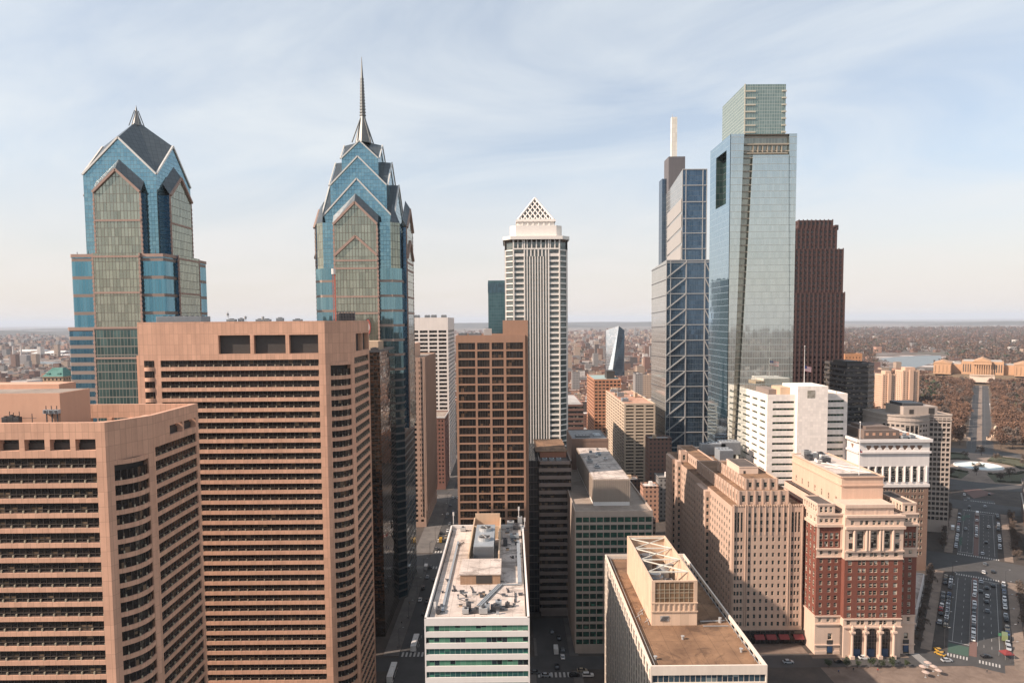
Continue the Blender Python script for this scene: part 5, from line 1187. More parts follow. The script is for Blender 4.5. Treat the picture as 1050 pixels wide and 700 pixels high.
b = MB(); a1 = GX(572, YJ + 4, 235) - cj; b.prism(octa(cj, cyJ, aJ - 3.4, 4), zJ + .9, GZ(231, YJ + 3, 549), 0); b.build('setback_tier', [M_JW], tJ)
a1 = aJ*.60; b = MB(); b.prism(rect(cj - a1, cj + a1, cyJ - a1, cyJ + a1), zJ + .9, z2 + .4, 0)
for fr in frames(rect(cj - a1, cj + a1, cyJ - a1, cyJ + a1)):
    for q in range(6): u = 3 + (fr.L - 7)*q/5; b.fbox(fr, u, u + 1, .003, .6, zJ + 2, z2 - 1)
b.prism(rect(cj - a1 - 1, cj + a1 + 1, cyJ - a1 - 1, cyJ + a1 + 1), z2 - .6, z2 + .9, 0); b.build('pyramid_base', [M_JW], tJ)
b, dk = MB(), MB(); A = a1*.98; z0 = z2 + .9
for k in range(4):
    f = R4(cj, cyJ, k); dk.face([f(-A + .5, -A + .5, z0), f(A - .5, -A + .5, z0), f(0, 0, apex - 1)])
    P0, P1, P2 = f(-A, -A, z0), f(A, -A, z0), f(0, 0, apex); N = 7
    b.beam(P0, P2, 1.1); b.beam(P0, P1, 1.1)
    for i in range(1, N):
        u = i/N; b.beam(P0.lerp(P1, u), P2.lerp(P1, u), .62); b.beam(P0.lerp(P1, u), P0.lerp(P2, u), .62)
dk.build('pyramid_glass', [glass('dark_pyramid', (.10, .09, .08), (.14, .13, .12), rough=.3)], tJ); b.build('lattice', [M_JW], tJ)

# teal slab behind it
x0, x1 = GX(500.5, 900, 300), GX(516, 900, 300) + 12; zK = GZ(287.5, 900, 508)
tK = thing('glass_skyscraper', 'slim dark teal glass tower half hidden behind the white pyramid-topped tower', 'skyscraper', ((x0 + x1)/2, 920, 0)); foot(x0, x1, 900, 935, zK)
b = MB(); b.prism(rect(x0, x1, 900, 935), 0, zK, 0, top=True); b.build('curtain_wall', [glass('teal_slab_glass', (.045, .11, .125), (.07, .15, .165), bay=3, floor=4, rough=.1, metal=.5, tilt=.01, frame=(.03, .06, .07), mw=.2, mh=.5)], tK)
b = MB(); b.prism(rect(x0 - .3, x1 + .3, 899.7, 935.3), zK - 16, zK - 3, 0); b.build('crown_band', [glass('teal_crown', (.03, .065, .085), rough=.15, metal=.3)], tK)

# ------------------------------------------------------------------ stepped technology tower with diagonal bracing
YR = 600.0; xr0 = GX(683, YR, 300); xr1 = GX(731, YR, 300); yb = 661.0
zR = GZ(266.5, YR, 683); zR2 = GZ(174, YR, 700)
foot(xr0, xr1, YR, yb, zR)
tR = thing('braced_glass_tower', 'grey-blue stepped glass tower with white zigzag bracing and a pale mast on top', 'skyscraper', ((xr0 + xr1)/2, 630, 0))
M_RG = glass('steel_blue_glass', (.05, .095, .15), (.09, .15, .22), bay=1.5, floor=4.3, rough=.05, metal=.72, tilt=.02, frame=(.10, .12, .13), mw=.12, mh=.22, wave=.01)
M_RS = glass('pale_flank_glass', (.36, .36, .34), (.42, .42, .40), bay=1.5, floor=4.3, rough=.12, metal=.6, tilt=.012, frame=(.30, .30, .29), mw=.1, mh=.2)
M_RM = plain('pale_brace', (.42, .41, .39), .45, .2)
def tower_box(x0, x1, y0, y1, z0, zf, zbk):
    """front / side curtain walls with a roof sloping up to the front"""
    f, s, r = MB(), MB(), MB()
    f.fquad(Fr((x0, y0), (x1, y0)), 0, x1 - x0, 0, z0, zf); q_ = MB(); q_.fquad(Fr((x1, y1), (x0, y1)), 0, x1 - x0, 0, z0, zbk); q_.build('rear_glazing', [M_RG], tR)
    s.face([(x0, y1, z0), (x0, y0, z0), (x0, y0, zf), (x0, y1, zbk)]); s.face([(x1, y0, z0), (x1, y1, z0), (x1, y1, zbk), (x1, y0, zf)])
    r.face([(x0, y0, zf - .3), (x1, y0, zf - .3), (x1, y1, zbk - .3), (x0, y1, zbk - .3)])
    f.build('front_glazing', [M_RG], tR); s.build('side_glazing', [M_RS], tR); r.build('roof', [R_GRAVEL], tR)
tower_box(xr0, xr1, YR, yb, 0, zR, zR - 4)
xu0, xu1 = GX(699.6, YR, 200), GX(725, YR, 200)
tower_box(xu0, xu1, YR + .6, yb, zR - 1, zR2, zR2 - 10)
b = MB(); b.box(GX(678.5, 663, 200), xu0 + .25, 661.3, 675, 0, GZ(183.5, 662, 680)); b.build('rear_shaft', [glass('dark_blue_rear', (.05, .09, .14), (.08, .12, .17), bay=1.5, floor=4.3, rough=.08, metal=.6, tilt=.01, frame=(.06, .07, .08), mw=.1, mh=.2)], tR)
b = MB(); b.box(xu0 + .3, GX(702, 655, 170), 653, 672, zR - 4, GZ(160.5, 653, 693)); core = b.build('core', [stone('taupe_panel', (.115, .11, .115), var=.05)], tR)
b = MB(); b.box(GX(688.8, 660, 140), GX(694.3, 660, 140), 660, 664.5, GZ(161, 660, 691), GZ(120, 660, 691)); b.build('mast', [stone('ivory_lantern', (.66, .63, .55), var=.05, joint=(2.6, 4.2), jcol=.6)], tR)
b = MB(); x = GX(689.5, 660, 140); b.cyl((x, 661), .2, GZ(121, 660, 691), GZ(117, 660, 691), 6); b.build('lightning_rod', [M_STEEL], tR)
b = MB(); xa, xb2 = GX(703, YR, 350), GX(722, YR, 350); step = (zR - 20)/13.5; step = (GZ(283, YR, 700) - GZ(299, YR, 700))
z = zR - 2.2; i = 0
b.box(xr0 - .1, xr1, YR - .6, YR - .01, zR - .8, zR + .1)
while z > 8:
    b.beam((xr0, YR - .5, z - step), (xa, YR - .5, z), .95); b.beam((xr1 - .5, YR - .5, z - step), (xb2, YR - .5, z), .8)
    b.box(xr0, xr1, YR - .55, YR - .012, z - .35, z + .35); z -= step
for x in (xa - .5, xb2 - .5, xr0 - .1, xr0 + 3.6): b.box(x, x + (.9 if x > xr0 + 4 else .5), YR - .7, YR - .013, 0, zR - .81)
b.build('bracing', [M_RM], tR)
b = MB(); z = zR2 - 1
for x in (xu0 - .1, xu0 + 3, xu0 + (xu1 - xu0)*.82, xu1 - .4): b.box(x, x + .5, YR - .1, YR + .59, zR, zR2)
for y in (173.6, 190, 207, 224, 239, 255): z = GZ(y, YR, 712); b.box(xu0, xu1, YR, YR + .58, z - .3, z + .4)
b.build('frame', [M_RM], tR)
b = MB()                                       # projecting pale blinds and slab lines on the south flanks
for i in range(6): z = GZ(199 + i*16.2, YR, 699); b.face([(xu0 - .3, 655, z - 20.5), (xu0 - .3, YR + 2, z - 14.6), (xu0 - .3, YR + 2, z - 3.2), (xu0 - .3, 655, z - 8.6)]) if z - 15 > zR else None
b.build('flank_panels', [stone('pearl_panel', (.31, .30, .285), var=.04)], tR)
b = MB(); z = zR - 3.5; 
while z > 8: b.beam((xr0 - .15, YR + .2, z), (xr0 - .15, yb, z - 1.6), .45); z -= step
b.build('slab_lines', [M_DSTEEL], tR)

# ------------------------------------------------------------------ tallest tower: mirrored slab with glazed crown
YS = 436.0; xs0, xs1 = GX(748.8, YS, 200), GX(816.2, YS, 200); ys2 = 480.0
zS = GZ(137.3, YS, 760); zS2 = GZ(86.5, YS + 2, 780)
foot(xs0, xs1, YS, ys2, zS)
tS = thing('glass_skyscraper', 'tallest tower, pale mirror glass with tapering front panel, square notch and glazed crown', 'skyscraper', ((xs0 + xs1)/2, 458, 0))
M_SP = glass('pale_mirror', (.52, .57, .555), (.58, .63, .61), bay=1.55, floor=4.2, rough=.035, metal=.93, tilt=.006, frame=(.30, .34, .33), mw=.1, mh=.35, wave=.012)
M_SB = glass('sky_tinted_mirror', (.34, .47, .56), (.39, .52, .60), bay=1.55, floor=4.2, rough=.035, metal=.92, tilt=.006, frame=(.22, .30, .36), mw=.08, mh=.2, wave=.010)  # blue sky reflected by the side face is tinted into its glass
M_SM = glass('slot_floors', (.26, .27, .23), (.36, .36, .30), bay=2.0, floor=4.2, rough=.12, metal=.6, tilt=.02, frame=(.40, .36, .29), mw=.12, mh=.9)
s = MB(); zn0, zn1 = GZ(213, 460, 740), GZ(160, 460, 740); yn0, yn1 = 444.5, 466.5
fL = Fr((xs0, ys2), (xs0, YS)); u0, u1 = ys2 - yn1, ys2 - yn0
s.fquad(fL, 0, u0, 0, 0, zS); s.fquad(fL, u1, fL.L, 0, 0, zS); s.fquad(fL, u0, u1, 0, 0, zn0); s.fquad(fL, u0, u1, 0, zn1, zS); s.build('side_glazing', [M_SB], tS)
b = MB(); b.box(xs0 + .02, xs0 + 5, yn0, yn0 + .05, zn0, zn1); b.box(xs0 + .02, xs0 + 5, yn1 - .05, yn1, zn0, zn1); b.box(xs0 + 5, xs0 + 5.1, yn0, yn1, zn0, zn1); b.box(xs0 + .02, xs0 + 5, yn0, yn1, zn0 - .1, zn0); b.box(xs0 + .02, xs0 + 5, yn0, yn1, zn1, zn1 + .1); b.build('notch', [glass('notch_glass', (.02, .05, .05), (.05, .09, .08), bay=2, floor=4.2, rough=.1, metal=.3, frame=(.05, .06, .06), mw=.15, mh=.5)], tS)
b = MB(); fN = Fr((xs1, YS), (xs1, ys2)); b.fquad(fN, 0, fN.L, 0, 0, zS); fB = Fr((xs1, ys2), (xs0, ys2)); b.fquad(fB, 0, fB.L, 0, 0, zS); b.build('rear_glazing', [M_SP], tS)
b = MB(); b.fquad(Fr((xs0 + .3, YS + 2.2), (xs1 - .3, YS + 2.2)), 0, xs1 - xs0 - .6, 0, 0, zS); b.build('recessed_floors', [M_SM], tS)
k = YS/700
def XS(px): return GX(px, YS, 260)
zpt = GZ(159, YS, 788); zpb = GZ(391, YS, 788)
pl0, pl1, pr0, pr1 = XS(770.5), XS(757.3), XS(806.8), XS(813.8)
def slab(pts, y0, y1, mat, name):
    b = MB(); b.hexa([(x, y0, z) for x, z in pts], [(x, y1, z) for x, z in pts], 0); return b.build(name, [mat], tS)
fz = zpb/(zpt - zpb)
pB0, pB1 = max(xs0 + 3.2, pl1 + (pl1 - pl0)*fz), pr1 + (pr1 - pr0)*fz
slab([(pB0, 0), (min(pB1, xs1 - .2), 0), (pr0, zpt), (pl0, zpt)], YS - .4, YS + .6, M_SP, 'front_panel')
slab([(xs0, 0), (pB0 - 2.2, 0), (XS(761.5), zS), (xs0, zS)], YS, YS + 1.2, M_SP, 'front_flank')
slab([(min(pB1 + 1, xs1 - .1), 0), (xs1, 0), (xs1, zS), (XS(807.2), zS)], YS, YS + 1.2, M_SP, 'front_flank')
b = MB()
for i in range(int(zS/4.2)): b.box(xs0 + 2, xs1 - 1, YS + 1.5, YS + 2.1, i*4.2, i*4.2 + .5)
b.build('floor_edges', [plain('bronze_floor_edge', (.32, .28, .22), .6)], tS)
b = MB(); z0, z1 = GZ(159, YS, 788), GZ(137, YS, 788)
for i in range(7): x = XS(771) + i*(XS(805) - XS(771))/7; b.box(x, x + .5, YS + .9, YS + 1.6, z0 + 2, z0 + 6)
for z in (z0 + 1, z0 + 6.5, z1 - .8): b.box(XS(762), XS(806.5), YS + .8, YS + 1.7, z, z + .7)
b.build('plant_floor_frame', [plain('bronze_floor_edge', (.32, .28, .22), .6)], tS)
b = MB(); b.face([(xs0, YS, zS - .2), (xs1, YS, zS - .2), (xs1, ys2, zS - .2), (xs0, ys2, zS - .2)]); b.build('roof', [R_GRAVEL], tS)
xc0, xc1 = GX(763.4, YS + 2, 110), GX(805.6, YS + 2, 110)
M_CR = glass('crown_glass', (.20, .27, .24), (.27, .34, .30), bay=1.55, floor=2.1, rough=.06, metal=.6, tilt=.01, frame=(.36, .38, .33), mw=.16, mh=.2)
b = MB(); b.prism(rect(xc0, xc1, YS + 2, 483), zS, zS2, 0); b.build('crown', [M_CR], tS)
b = MB(); 
for i in range(7): z = zS + 1 + i*(zS2 - zS - 4)/6.4; b.box(xc0 - .12, xc0 + 7, YS + 1.5, YS + 1.99, z, z + .8); b.box(xc1 - 2.5, xc1 + .3, YS + 1.4, YS + 1.98, z, z + .9)
b.box(xc0 - .2, xc0 + .5, YS + 1.6, YS + 1.995, zS, zS2 + .2)
b.build('crown_frame', [plain('pale_crown_frame', (.46, .44, .36), .5)], tS)

# ------------------------------------------------------------------ red granite stepped tower
YT = 530.0; zT = GZ(224.5, YT, 845)
tT = thing('granite_tower', 'dark red granite tower with stepped top just right of the tallest glass tower', 'skyscraper', (GX(842, YT), 550, 0)); 
M_TG = stone('red_granite', (.075, .041, .037), var=.08); M_TW = glass('granite_window', (.010, .008, .010), (.035, .022, .024), bay=1.5, floor=1.4, rough=.1, blind=.2, bcol=(.12, .06, .05), tilt=.03)
foot(GX(808, YT), GX(867, YT), YT, 575, zT)
wall = MB(); win = Windows(tT, [M_TW, plain('granite_frame', (.07, .034, .03), .5)], 1, rail=False)
levels = [(808, 868.0, 0, 0, 300), (810, 865.5, 2, 300, 255), (812, 858.3, 4, 255, 233.5), (818, 854, 6, 233.5, 224.5)]
for (pa, pb, dy, pz0, pz1) in levels:
    y0 = YT + dy; x0, x1 = GX(pa, y0, 250), GX(pb, y0, 250); z0 = 0 if pz0 == 0 else GZ(pz0, YT, 845); z1 = GZ(pz1, YT, 845)
    y1 = y0 + 44 - 2*dy; rows = []; z = z1 - 1.6
    while z - 2 > max(z0, 40): rows.append((z - 2.0, z)); z -= 3.95
    for i, fr in enumerate(frames(rect(x0, x1, y0, y1))):
        n = round(fr.L/3.6); punched(fr, wall, win if i in (0, 3) else None, z0, z1, even(fr.L, n, 2.1, .6), rows, .4)
        if i == 0:
            for q in range(n + 1): u = max(.0, .6 + q*(fr.L - 1.2)/n - .35); wall.fbox(fr, u, u + .7, .003, .4, z0, z1 + .6)
    wall.face([(x0, y0, z1), (x1, y0, z1), (x1, y1, z1), (x0, y1, z1)], 0)
wall.build('wall', [M_TG], tT); win.done()
rooftop_unit(tT, GX(858, YT + 12, 226), YT + 14, GZ(233.5, YT, 845), 2.5, 4, 4, M_TG, M_DSTEEL)

grid_office('office_slab', 'unseen brown office slab added behind the taller salmon tower to shade the street', 'office building', -160, -96, 283, 322, 104, M_TAN2, M_GENW, M_BRONZE, 14, .55, 3.7, 1.9, .4)  # unseen block added to keep sun off the canyon pavement
# ------------------------------------------------------------------ middle distance, between the towers
M_RIBT = stone('tan_ribbon_concrete', (.50, .40, .30), var=.1)
YQ = 590.0
x0, x1 = GX(640, YQ, 450), GX(671.8, YQ, 450); z = GZ(413.5, YQ, 656)
tq = grid_office('apartment_slab', 'tan balcony-banded apartment slab just left of the braced glass tower', 'apartment block', x0, x1, YQ, 711, z, M_RIBT, M_GENW, M_BRONZE, 3, .80, 2.85, 1.35, .6, sidecols=9, vert=5, roof=roofmat('terracotta_roof', (.30, .13, .08), (.5, .33, .24), .1), blank=1.6)
rnd = random.Random(21)
for i in range(12): rooftop_unit(tq, rnd.uniform(x0 + 1, x1 - 7), rnd.uniform(600, 700), z - .8, rnd.uniform(2, 7), rnd.uniform(2, 8), rnd.uniform(1.5, 4.5), rnd.choice([M_TAN, M_ORANGE2, M_WHITE, M_GALV]), M_DSTEEL)
YQ2 = 705.0; x0, x1 = GX(609, YQ2, 410), GX(637, YQ2, 410); z = GZ(388.5, YQ2, 620)
tq = grid_office('brick_office_block', 'dark red-brown block with sunlit orange flank and teal roof below the crystal tower', 'office building', x0, x1, YQ2, 770, z, stone('orange_brick', (.40, .20, .12), var=.12), M_GENW, M_BRONZE, 7, .72, 3.5, 2.0, .5, sidecols=8, roof=roofmat('teal_roof', (.20, .29, .28), (.30, .38, .36), .1), blank=2)
b = MB(); b.box(GX(622, 720, 385), GX(630, 720, 385), 718, 735, z - .8, GZ(380, 720, 625)); b.build('penthouse', [M_LOUVRE], tq)
YQ3 = 560.0; x0, x1 = GX(581, YQ3, 430), GX(598.5, YQ3, 430); z = GZ(414.5, YQ3, 590)
tq = thing('banded_brick_block', 'dark maroon banded block with grey roof beside the white ribbed tower', 'office building', ((x0 + x1)/2, 580, 0)); foot(x0, x1, YQ3, 640, z)
wall = MB(); gg = Parts(tq, 'window_band', [M_GENW]); wall.prism(rect(x0 + .6, x1 - .6, YQ3 + .6, 639), 0, z - .8, 0, 1); q = z
for fr in frames(rect(x0, x1, YQ3, 640)):
    zz_ = z; wall.fbox(fr, 0, fr.L, -.5, 0, z - 1.6, z); zz_ = z - 1.6
    while zz_ > 4: w_ = MB(); w_.fquad(fr, .2, fr.L - .2, -.3, zz_ - 1.9, zz_); gg.add(w_, fr); wall.fbox(fr, .01, fr.L - .01, -.5, -.001, zz_ - 3.8, zz_ - 1.9); zz_ -= 3.8
wall.build('wall', [stone('maroon_band', (.185, .105, .085), var=.1), roofmat('grey_flat_roof', (.25, .24, .23), (.45, .43, .41), .1)], tq); gg.done()

# crystal tower beyond the river
YP = 1700.0
PX_ = lambda px, y: GX(px, y, 360)
xa, xb_, xc = PX_(622, YP), PX_(634.5, YP), PX_(641, YP)
za, zb2, zc = GZ(338.5, YP, 622), GZ(334, YP, 634), GZ(338.5, YP, 641)
tP = thing('crystal_glass_tower', 'small faceted crystal glass tower on its own beyond the mid-city roofs', 'skyscraper', ((xa + xc)/2, YP + 20, 0)); foot(xa, xc, YP, YP + 45, zb2)
xbt = PX_(627, YP)
b = MB(); b.face([(xa, YP + 8, 0), (xbt, YP, 0), (xb_, YP + 1, zb2), (xa, YP + 10, za)]); b.build('bright_facet', [glass('bright_facet', (.72, .80, .84), bay=3, floor=4, rough=.08, metal=.9, tilt=.006, frame=(.55, .62, .66), mw=.2, mh=.3)], tP)  # sky reflection put into this facet as paler glass
b = MB(); b.face([(xbt, YP, 0), (xc, YP + 9, 0), (xc, YP + 10, zc), (xb_, YP + 1, zb2)]); b.face([(xc, YP + 9, 0), (xc - 4, YP + 45, 0), (xc - 4, YP + 45, zc), (xc, YP + 10, zc)]); b.face([(xc - 4, YP + 45, 0), (xa + 3, YP + 45, 0), (xa + 3, YP + 45, za), (xc - 4, YP + 45, zc)]); b.face([(xa + 3, YP + 45, 0), (xa, YP + 8, 0), (xa, YP + 10, za), (xa + 3, YP + 45, za)])
b.build('dark_facet', [glass('dark_facet', (.07, .13, .19), (.10, .17, .23), bay=3, floor=4, rough=.08, metal=.7, tilt=.012, frame=(.06, .09, .12), mw=.25, mh=.5)], tP)
b = MB(); b.face([(xa, YP + 10, za), (xb_, YP + 1, zb2), (xc, YP + 10, zc), (xc - 4, YP + 45, zc), (xa + 3, YP + 45, za)]); b.build('roof', [R_GRAVEL], tP)

# ------------------------------------------------------------------ right of the white block
YU = 488.0; x0, x1 = GX(867, YU, 400), GX(890, YU, 400); x2 = GX(896, YU + 7, 400); z = GZ(372.5, YU, 880)
tU = thing('dark_banded_tower', 'dark charcoal tower with black ribbon windows and paler canted corner by the red granite tower', 'office tower', ((x0 + x2)/2, 505, 0)); foot(x0, x2, YU, 524, z)
poly = [(x0, YU), (x1, YU), (x2, YU + 7), (x2, 522), (x0, 522)]
wall = MB(); gg = Parts(tU, 'window_band', [M_GENW]); wall.prism([(x0 + .6, YU + .6), (x1 - .4, YU + .6), (x2 - .6, YU + 7.2), (x2 - .6, 521.4), (x0 + .6, 521.4)], 0, z - .6, 0, 0)
M_UC, M_UP = stone('charcoal_band', (.075, .068, .066), var=.1), stone('grey_band_corner', (.22, .185, .165), var=.1)
for i, fr in enumerate(frames(poly)):
    m = 1 if i == 1 else 0; wall.fbox(fr, 0, fr.L, -.4, 0, z - 1.8, z, m); zz_ = z - 1.8
    while zz_ > 4: w_ = MB(); w_.fquad(fr, .1, fr.L - .1, -.25, zz_ - 2.1, zz_); gg.add(w_, fr); wall.fbox(fr, .005, fr.L - .005, -.4, -.001, zz_ - 3.75, zz_ - 2.1, m); zz_ -= 3.75
wall.build('wall', [M_UC, M_UP], tU); gg.done()
b = MB(); b.box(x0 + 3, x1 - 2, YU + 6, 515, z - .6, z + 1.2); b.build('penthouse', [M_LOUVRE], tU)
YOB = 640.0; x0, x1 = GX(866, YOB, 368), GX(884, YOB, 368)
grid_office('orange_brick_tower', 'orange brick apartment tower peeping above the dark charcoal tower', 'apartment block', x0, x1, YOB, 670, GZ(362.5, YOB, 875), stone('bright_orange_brick', (.50, .25, .13), var=.1), M_GENW, M_BRONZE, 5, .3, 3, 1.4, .3)

# classical block, brown brick below, white arcade on top
YY = 388.0; xy0, xy1 = GX(880.5, YY, 470), GX(953, YY, 470)
zY = GZ(451, YY, 915); foot(xy0, xy1, YY, 428, zY)
tY = thing('classical_office_block', 'brown brick block with white columned top storey and arcaded frieze under its flat roof', 'office building', ((xy0 + xy1)/2, 408, 0))
M_YW = stone('white_terracotta', (.66, .61, .57), var=.08); M_YB = stone('brown_old_brick', (.20, .125, .09), var=.15, joint=(.7, .3), jcol=1.2)
wall, brick = MB(), MB(); win = Windows(tY, [M_XW, M_CSASH], 1)
gzy = lambda py: GZ(py, YY, 915)
k = (xy1 - xy0)/72.5
for i, fr in enumerate(frames(rect(xy0, xy1, YY, 428))):
    L = fr.L; n = 9 if i in (0, 2) else 5
    cols = even(L, n, 2.6, 2.2)
    punched(fr, brick, win, 0, gzy(497), sum([[(a - .1, a + 1.1), (b - 1.1, b + .1)] for a, b in cols], []), rows_down(gzy(501), 2.0, 3.7, 6), .3)
    punched(fr, wall, win, gzy(497), gzy(463), even(L, n, 2.9, 2.2), [(gzy(494), gzy(478))], .8)
    punched(fr, wall, None, gzy(463), zY, even(L, n - 1, 3.0, 3.6), [(gzy(461), gzy(456.5))], .5)
    for a, b in even(L, n - 1, 3.0, 3.6):
        N = 6; r = (b - a)/2
        brick.fquad(fr, a, b, -.45, gzy(461), gzy(456.5)); 
        for sgn in (-1, 1):
            c_ = (a + b)/2; wall.hexa([fr.at(c_ + sgn*r, 0, gzy(461)), fr.at(c_ + sgn*r*.35, 0, gzy(461)), fr.at(c_ + sgn*r*.35, -.3, gzy(461)), fr.at(c_ + sgn*r, -.3, gzy(461))], [fr.at(c_ + sgn*r, 0, gzy(458.5)), fr.at(c_ + sgn*r*.85, 0, gzy(458.5)), fr.at(c_ + sgn*r*.85, -.3, gzy(458.5)), fr.at(c_ + sgn*r, -.3, gzy(458.5))])
    wall.fbox(fr, -.5, L + .5, .003, .9, gzy(464.5), gzy(462.5)); wall.fbox(fr, -.8, L + .8, .003, 1.4, gzy(453), gzy(450)); wall.fbox(fr, -.3, L + .3, .003, .6, gzy(499), gzy(496))
    for j in range(n + 1): u = 2.2*.45 + j*(L - 2.2*.9 - 1)/n; c = fr.at(u + .5, .25, 0); wall.cyl((c.x, c.y), .5, gzy(494), gzy(478), 10, 0, .44)
    for j in range(int(L/5)): u = 2 + j*5; wall.fbox(fr, u, u + 1.4, .004, .16, 10, gzy(499)) if False else None
wall.box(xy0 + .4, xy1 - .4, YY + .4, 427.6, zY - 1.2, zY - .9, 1)
wall.build('wall', [M_YW, R_DARK], tY); brick.build('brick_facing', [M_YB], tY); win.done()
b = MB(); b.box(xy0 + 8, xy1 - 12, YY + 10, 424, zY - .9, GZ(441, YY + 10, 905)); b.box(xy0 + 11, xy1 - 16, YY + 14, 420, GZ(441, YY + 10, 905), GZ(437, YY + 14, 905)); b.build('penthouse', [stone('dark_render', (.16, .12, .10), var=.1)], tY)
b = MB(); 
for i in range(7): x = xy0 + 9 + i*4; b.box(x, x + 1.6, YY + 9.9, YY + 9.99, zY + 1, zY + 2.6)
b.build('penthouse_openings', [M_ORANGE2], tY)
for i in range(6): rooftop_unit(tY, xy1 - 11 + (i % 2)*4.5, YY + 8 + (i//2)*6, zY - .9, 3, 3, 2, M_GALV, M_DSTEEL)

# round-fronted hotel tower
cz = (GX(938, 452, 470), 470.0); rz_ = GX(957, 452, 470) - GX(917, 452, 470); rz_ = 17.0; zZ = GZ(426.5, 453, 938)
foot(cz[0] - 22, cz[0] + 24, 450, 490, zZ)
tZ = thing('round_tower', 'pale concrete tower with curved front, flat roof and dark gridded right flank', 'hotel', (cz[0], cz[1], 0))
M_ZC = stone('pale_exposed_concrete', (.37, .31, .265), var=.12)
N = 18; arc = [(cz[0] + rz_*math.cos(R_(180 + 10*i)), cz[1] + rz_*1.0*math.sin(R_(180 + 10*i))) for i in range(16)]
xr_ = GX(972, 460, 470)
poly = [(cz[0] - rz_, 488)] + arc + [(GX(956, 455, 470), 455.0), (xr_, 459.0), (xr_, 488)]
poly = [(cz[0] - rz_, 488)] + arc + [(xr_, 457.5), (xr_, 488)]
wall = MB(); win = Windows(tZ, [M_GENW, M_BRONZE], 1, rail=False)
for i, fr in enumerate(frames(poly)):
    if 3 <= i <= 13 and i not in (8, 9, 10): punched(fr, wall, win, 0, zZ, [(.5, fr.L - .5)], rows_down(zZ - 6, 1.6, 3.4, 6), .3)
    elif i in (8, 9, 10): punched(fr, wall, win, 0, zZ, [(.35, fr.L - .35)], [(zZ - 17, zZ - 6.5)] + rows_down(zZ - 19, 1.6, 3.4, 6), .4)
    elif i == 16: punched(fr, wall, win, 0, zZ, even(fr.L, 5, 2.0, .3), rows_down(zZ - 2.5, 2.2, 3.4, 6), .9)
    else: wall.fquad(fr, 0, fr.L, 0, 0, zZ)
    wall.fbox(fr, -.1, fr.L + .1, .003, .5, zZ - 3.8, zZ - 3.0); wall.fbox(fr, -.1, fr.L + .1, .003, .6, zZ - .6, zZ + .5)
wall.face([(p[0], p[1], zZ) for p in poly], 1)
wall.build('wall', [M_ZC, R_GRAVEL], tZ); win.done()
b = MB(); xq0, xq1 = GX(928, 458, 425), GX(963, 458, 425); zt = GZ(417, 458, 945); b.box(xq0, xq1, 460, 482, zZ, zt, 0); b.box(xq0 + 4, xq0 + 7, 459.9, 459.99, zZ + .5, zt - 2, 1); b.box(xq1 - 6, xq1 - 2, 459.9, 459.99, zZ + .4, zt - 1, 1); ph = b.build('penthouse', [M_ZC, M_LOUVRE], tZ)
b = MB(); b.box(xq0 + 1.5, xq1 - 8, 463, 480, zt, zt + 2); b.build('plant', [M_DSTEEL], ph)

# classical library with pediment, two peach apartment towers
YLb = 600.0
tl = thing('temple_fronted_library', 'peach stone temple-fronted building with columned portico and pediments', 'public building', (GX(910, YLb), YLb + 20, 0))
b = MB(); x0, x1 = GX(894, YLb, 430), GX(926, YLb, 430); zt = GZ(431, YLb, 910); z0 = 0
b.box(x0, x1, YLb + 3, YLb + 40, 0, zt); b.box(x0 - .6, x1 + .6, YLb + 2.4, YLb + 40.6, zt, zt + 1.4)
def pediment(b, x0, x1, y0, y1, z, h): b.hexa([(x0, y0, z), (x1, y0, z), (x1, y1, z), (x0, y1, z)], [((x0 + x1)/2 - .1, y0, z + h), ((x0 + x1)/2 + .1, y0, z + h), ((x0 + x1)/2 + .1, y1, z + h), ((x0 + x1)/2 - .1, y1, z + h)])
xp0, xp1 = GX(899, YLb, 430), GX(920, YLb, 430); zc_ = GZ(435, YLb, 910)
b.box(xp0, xp1, YLb - 4, YLb + 3, zc_, zc_ + 2.4); pediment(b, xp0 - .4, xp1 + .4, YLb - 4.4, YLb + 3, zc_ + 2.4, 4.2)
pediment(b, GX(895, YLb, 425), GX(917, YLb, 425), YLb + 14, YLb + 40, zt + 1.4, 7); b.box(x1, x1 + 45, YLb + 8, YLb + 40, 0, zt - 4); b.box(xp0, xp1, YLb - 4, YLb + 3, 0, 14)
b.build('body', [stone('peach_stone', (.50, .31, .20), var=.1)], tl); foot(x0, x1 + 45, YLb, YLb + 40, zt)
for i in range(6): q = MB(); x = xp0 + 1.2 + i*(xp1 - xp0 - 2.4)/5; q.cyl((x, YLb - 3), .85, 14, zc_, 10, 0, .72); q.build('column', [MC['peach_stone']], tl)
for i in range(5): q = MB(); x = xp0 + 2.4 + i*(xp1 - xp0 - 2.4)/5; q.box(x - .7, x + 1, YLb + 2.9, YLb + 2.99, 15, zc_ - 2); q.build('window', [M_LOUVRE], tl)
for nm, (pa, pb, pt_, Y, lab) in enumerate(((905, 918.5, 381.5, 1010, 'left of two peach apartment towers standing among bare trees before the river'), (925.5, 942.5, 377.5, 1080, 'right and wider of two peach apartment towers among bare trees before the river'))):
    x0, x1 = GX(pa, Y, 395), GX(pb, Y, 395); z = GZ(pt_ + 2, Y, (pa + pb)/2)
    t = grid_office('apartment_tower', lab, 'apartment block', x0, x1, Y, Y + 22, z, stone('peach_brick', (.56, .37, .26), var=.1), M_GENW, M_BRONZE, 5, .4, 3.2, 1.6, .4, cap=60, group='peach apartment towers')
    b = MB(); b.box(x0 + 6, x1 - 5, Y + 4, Y + 16, z - .8, z + 4.5); b.build('penthouse', [MC['peach_brick']], t)
    b = MB(); b.box(x0 + (x1 - x0)*.38, x0 + (x1 - x0)*.62, Y - 2, Y - .01, 0, z + 1); b.build('front_bay', [MC['peach_brick']], t)

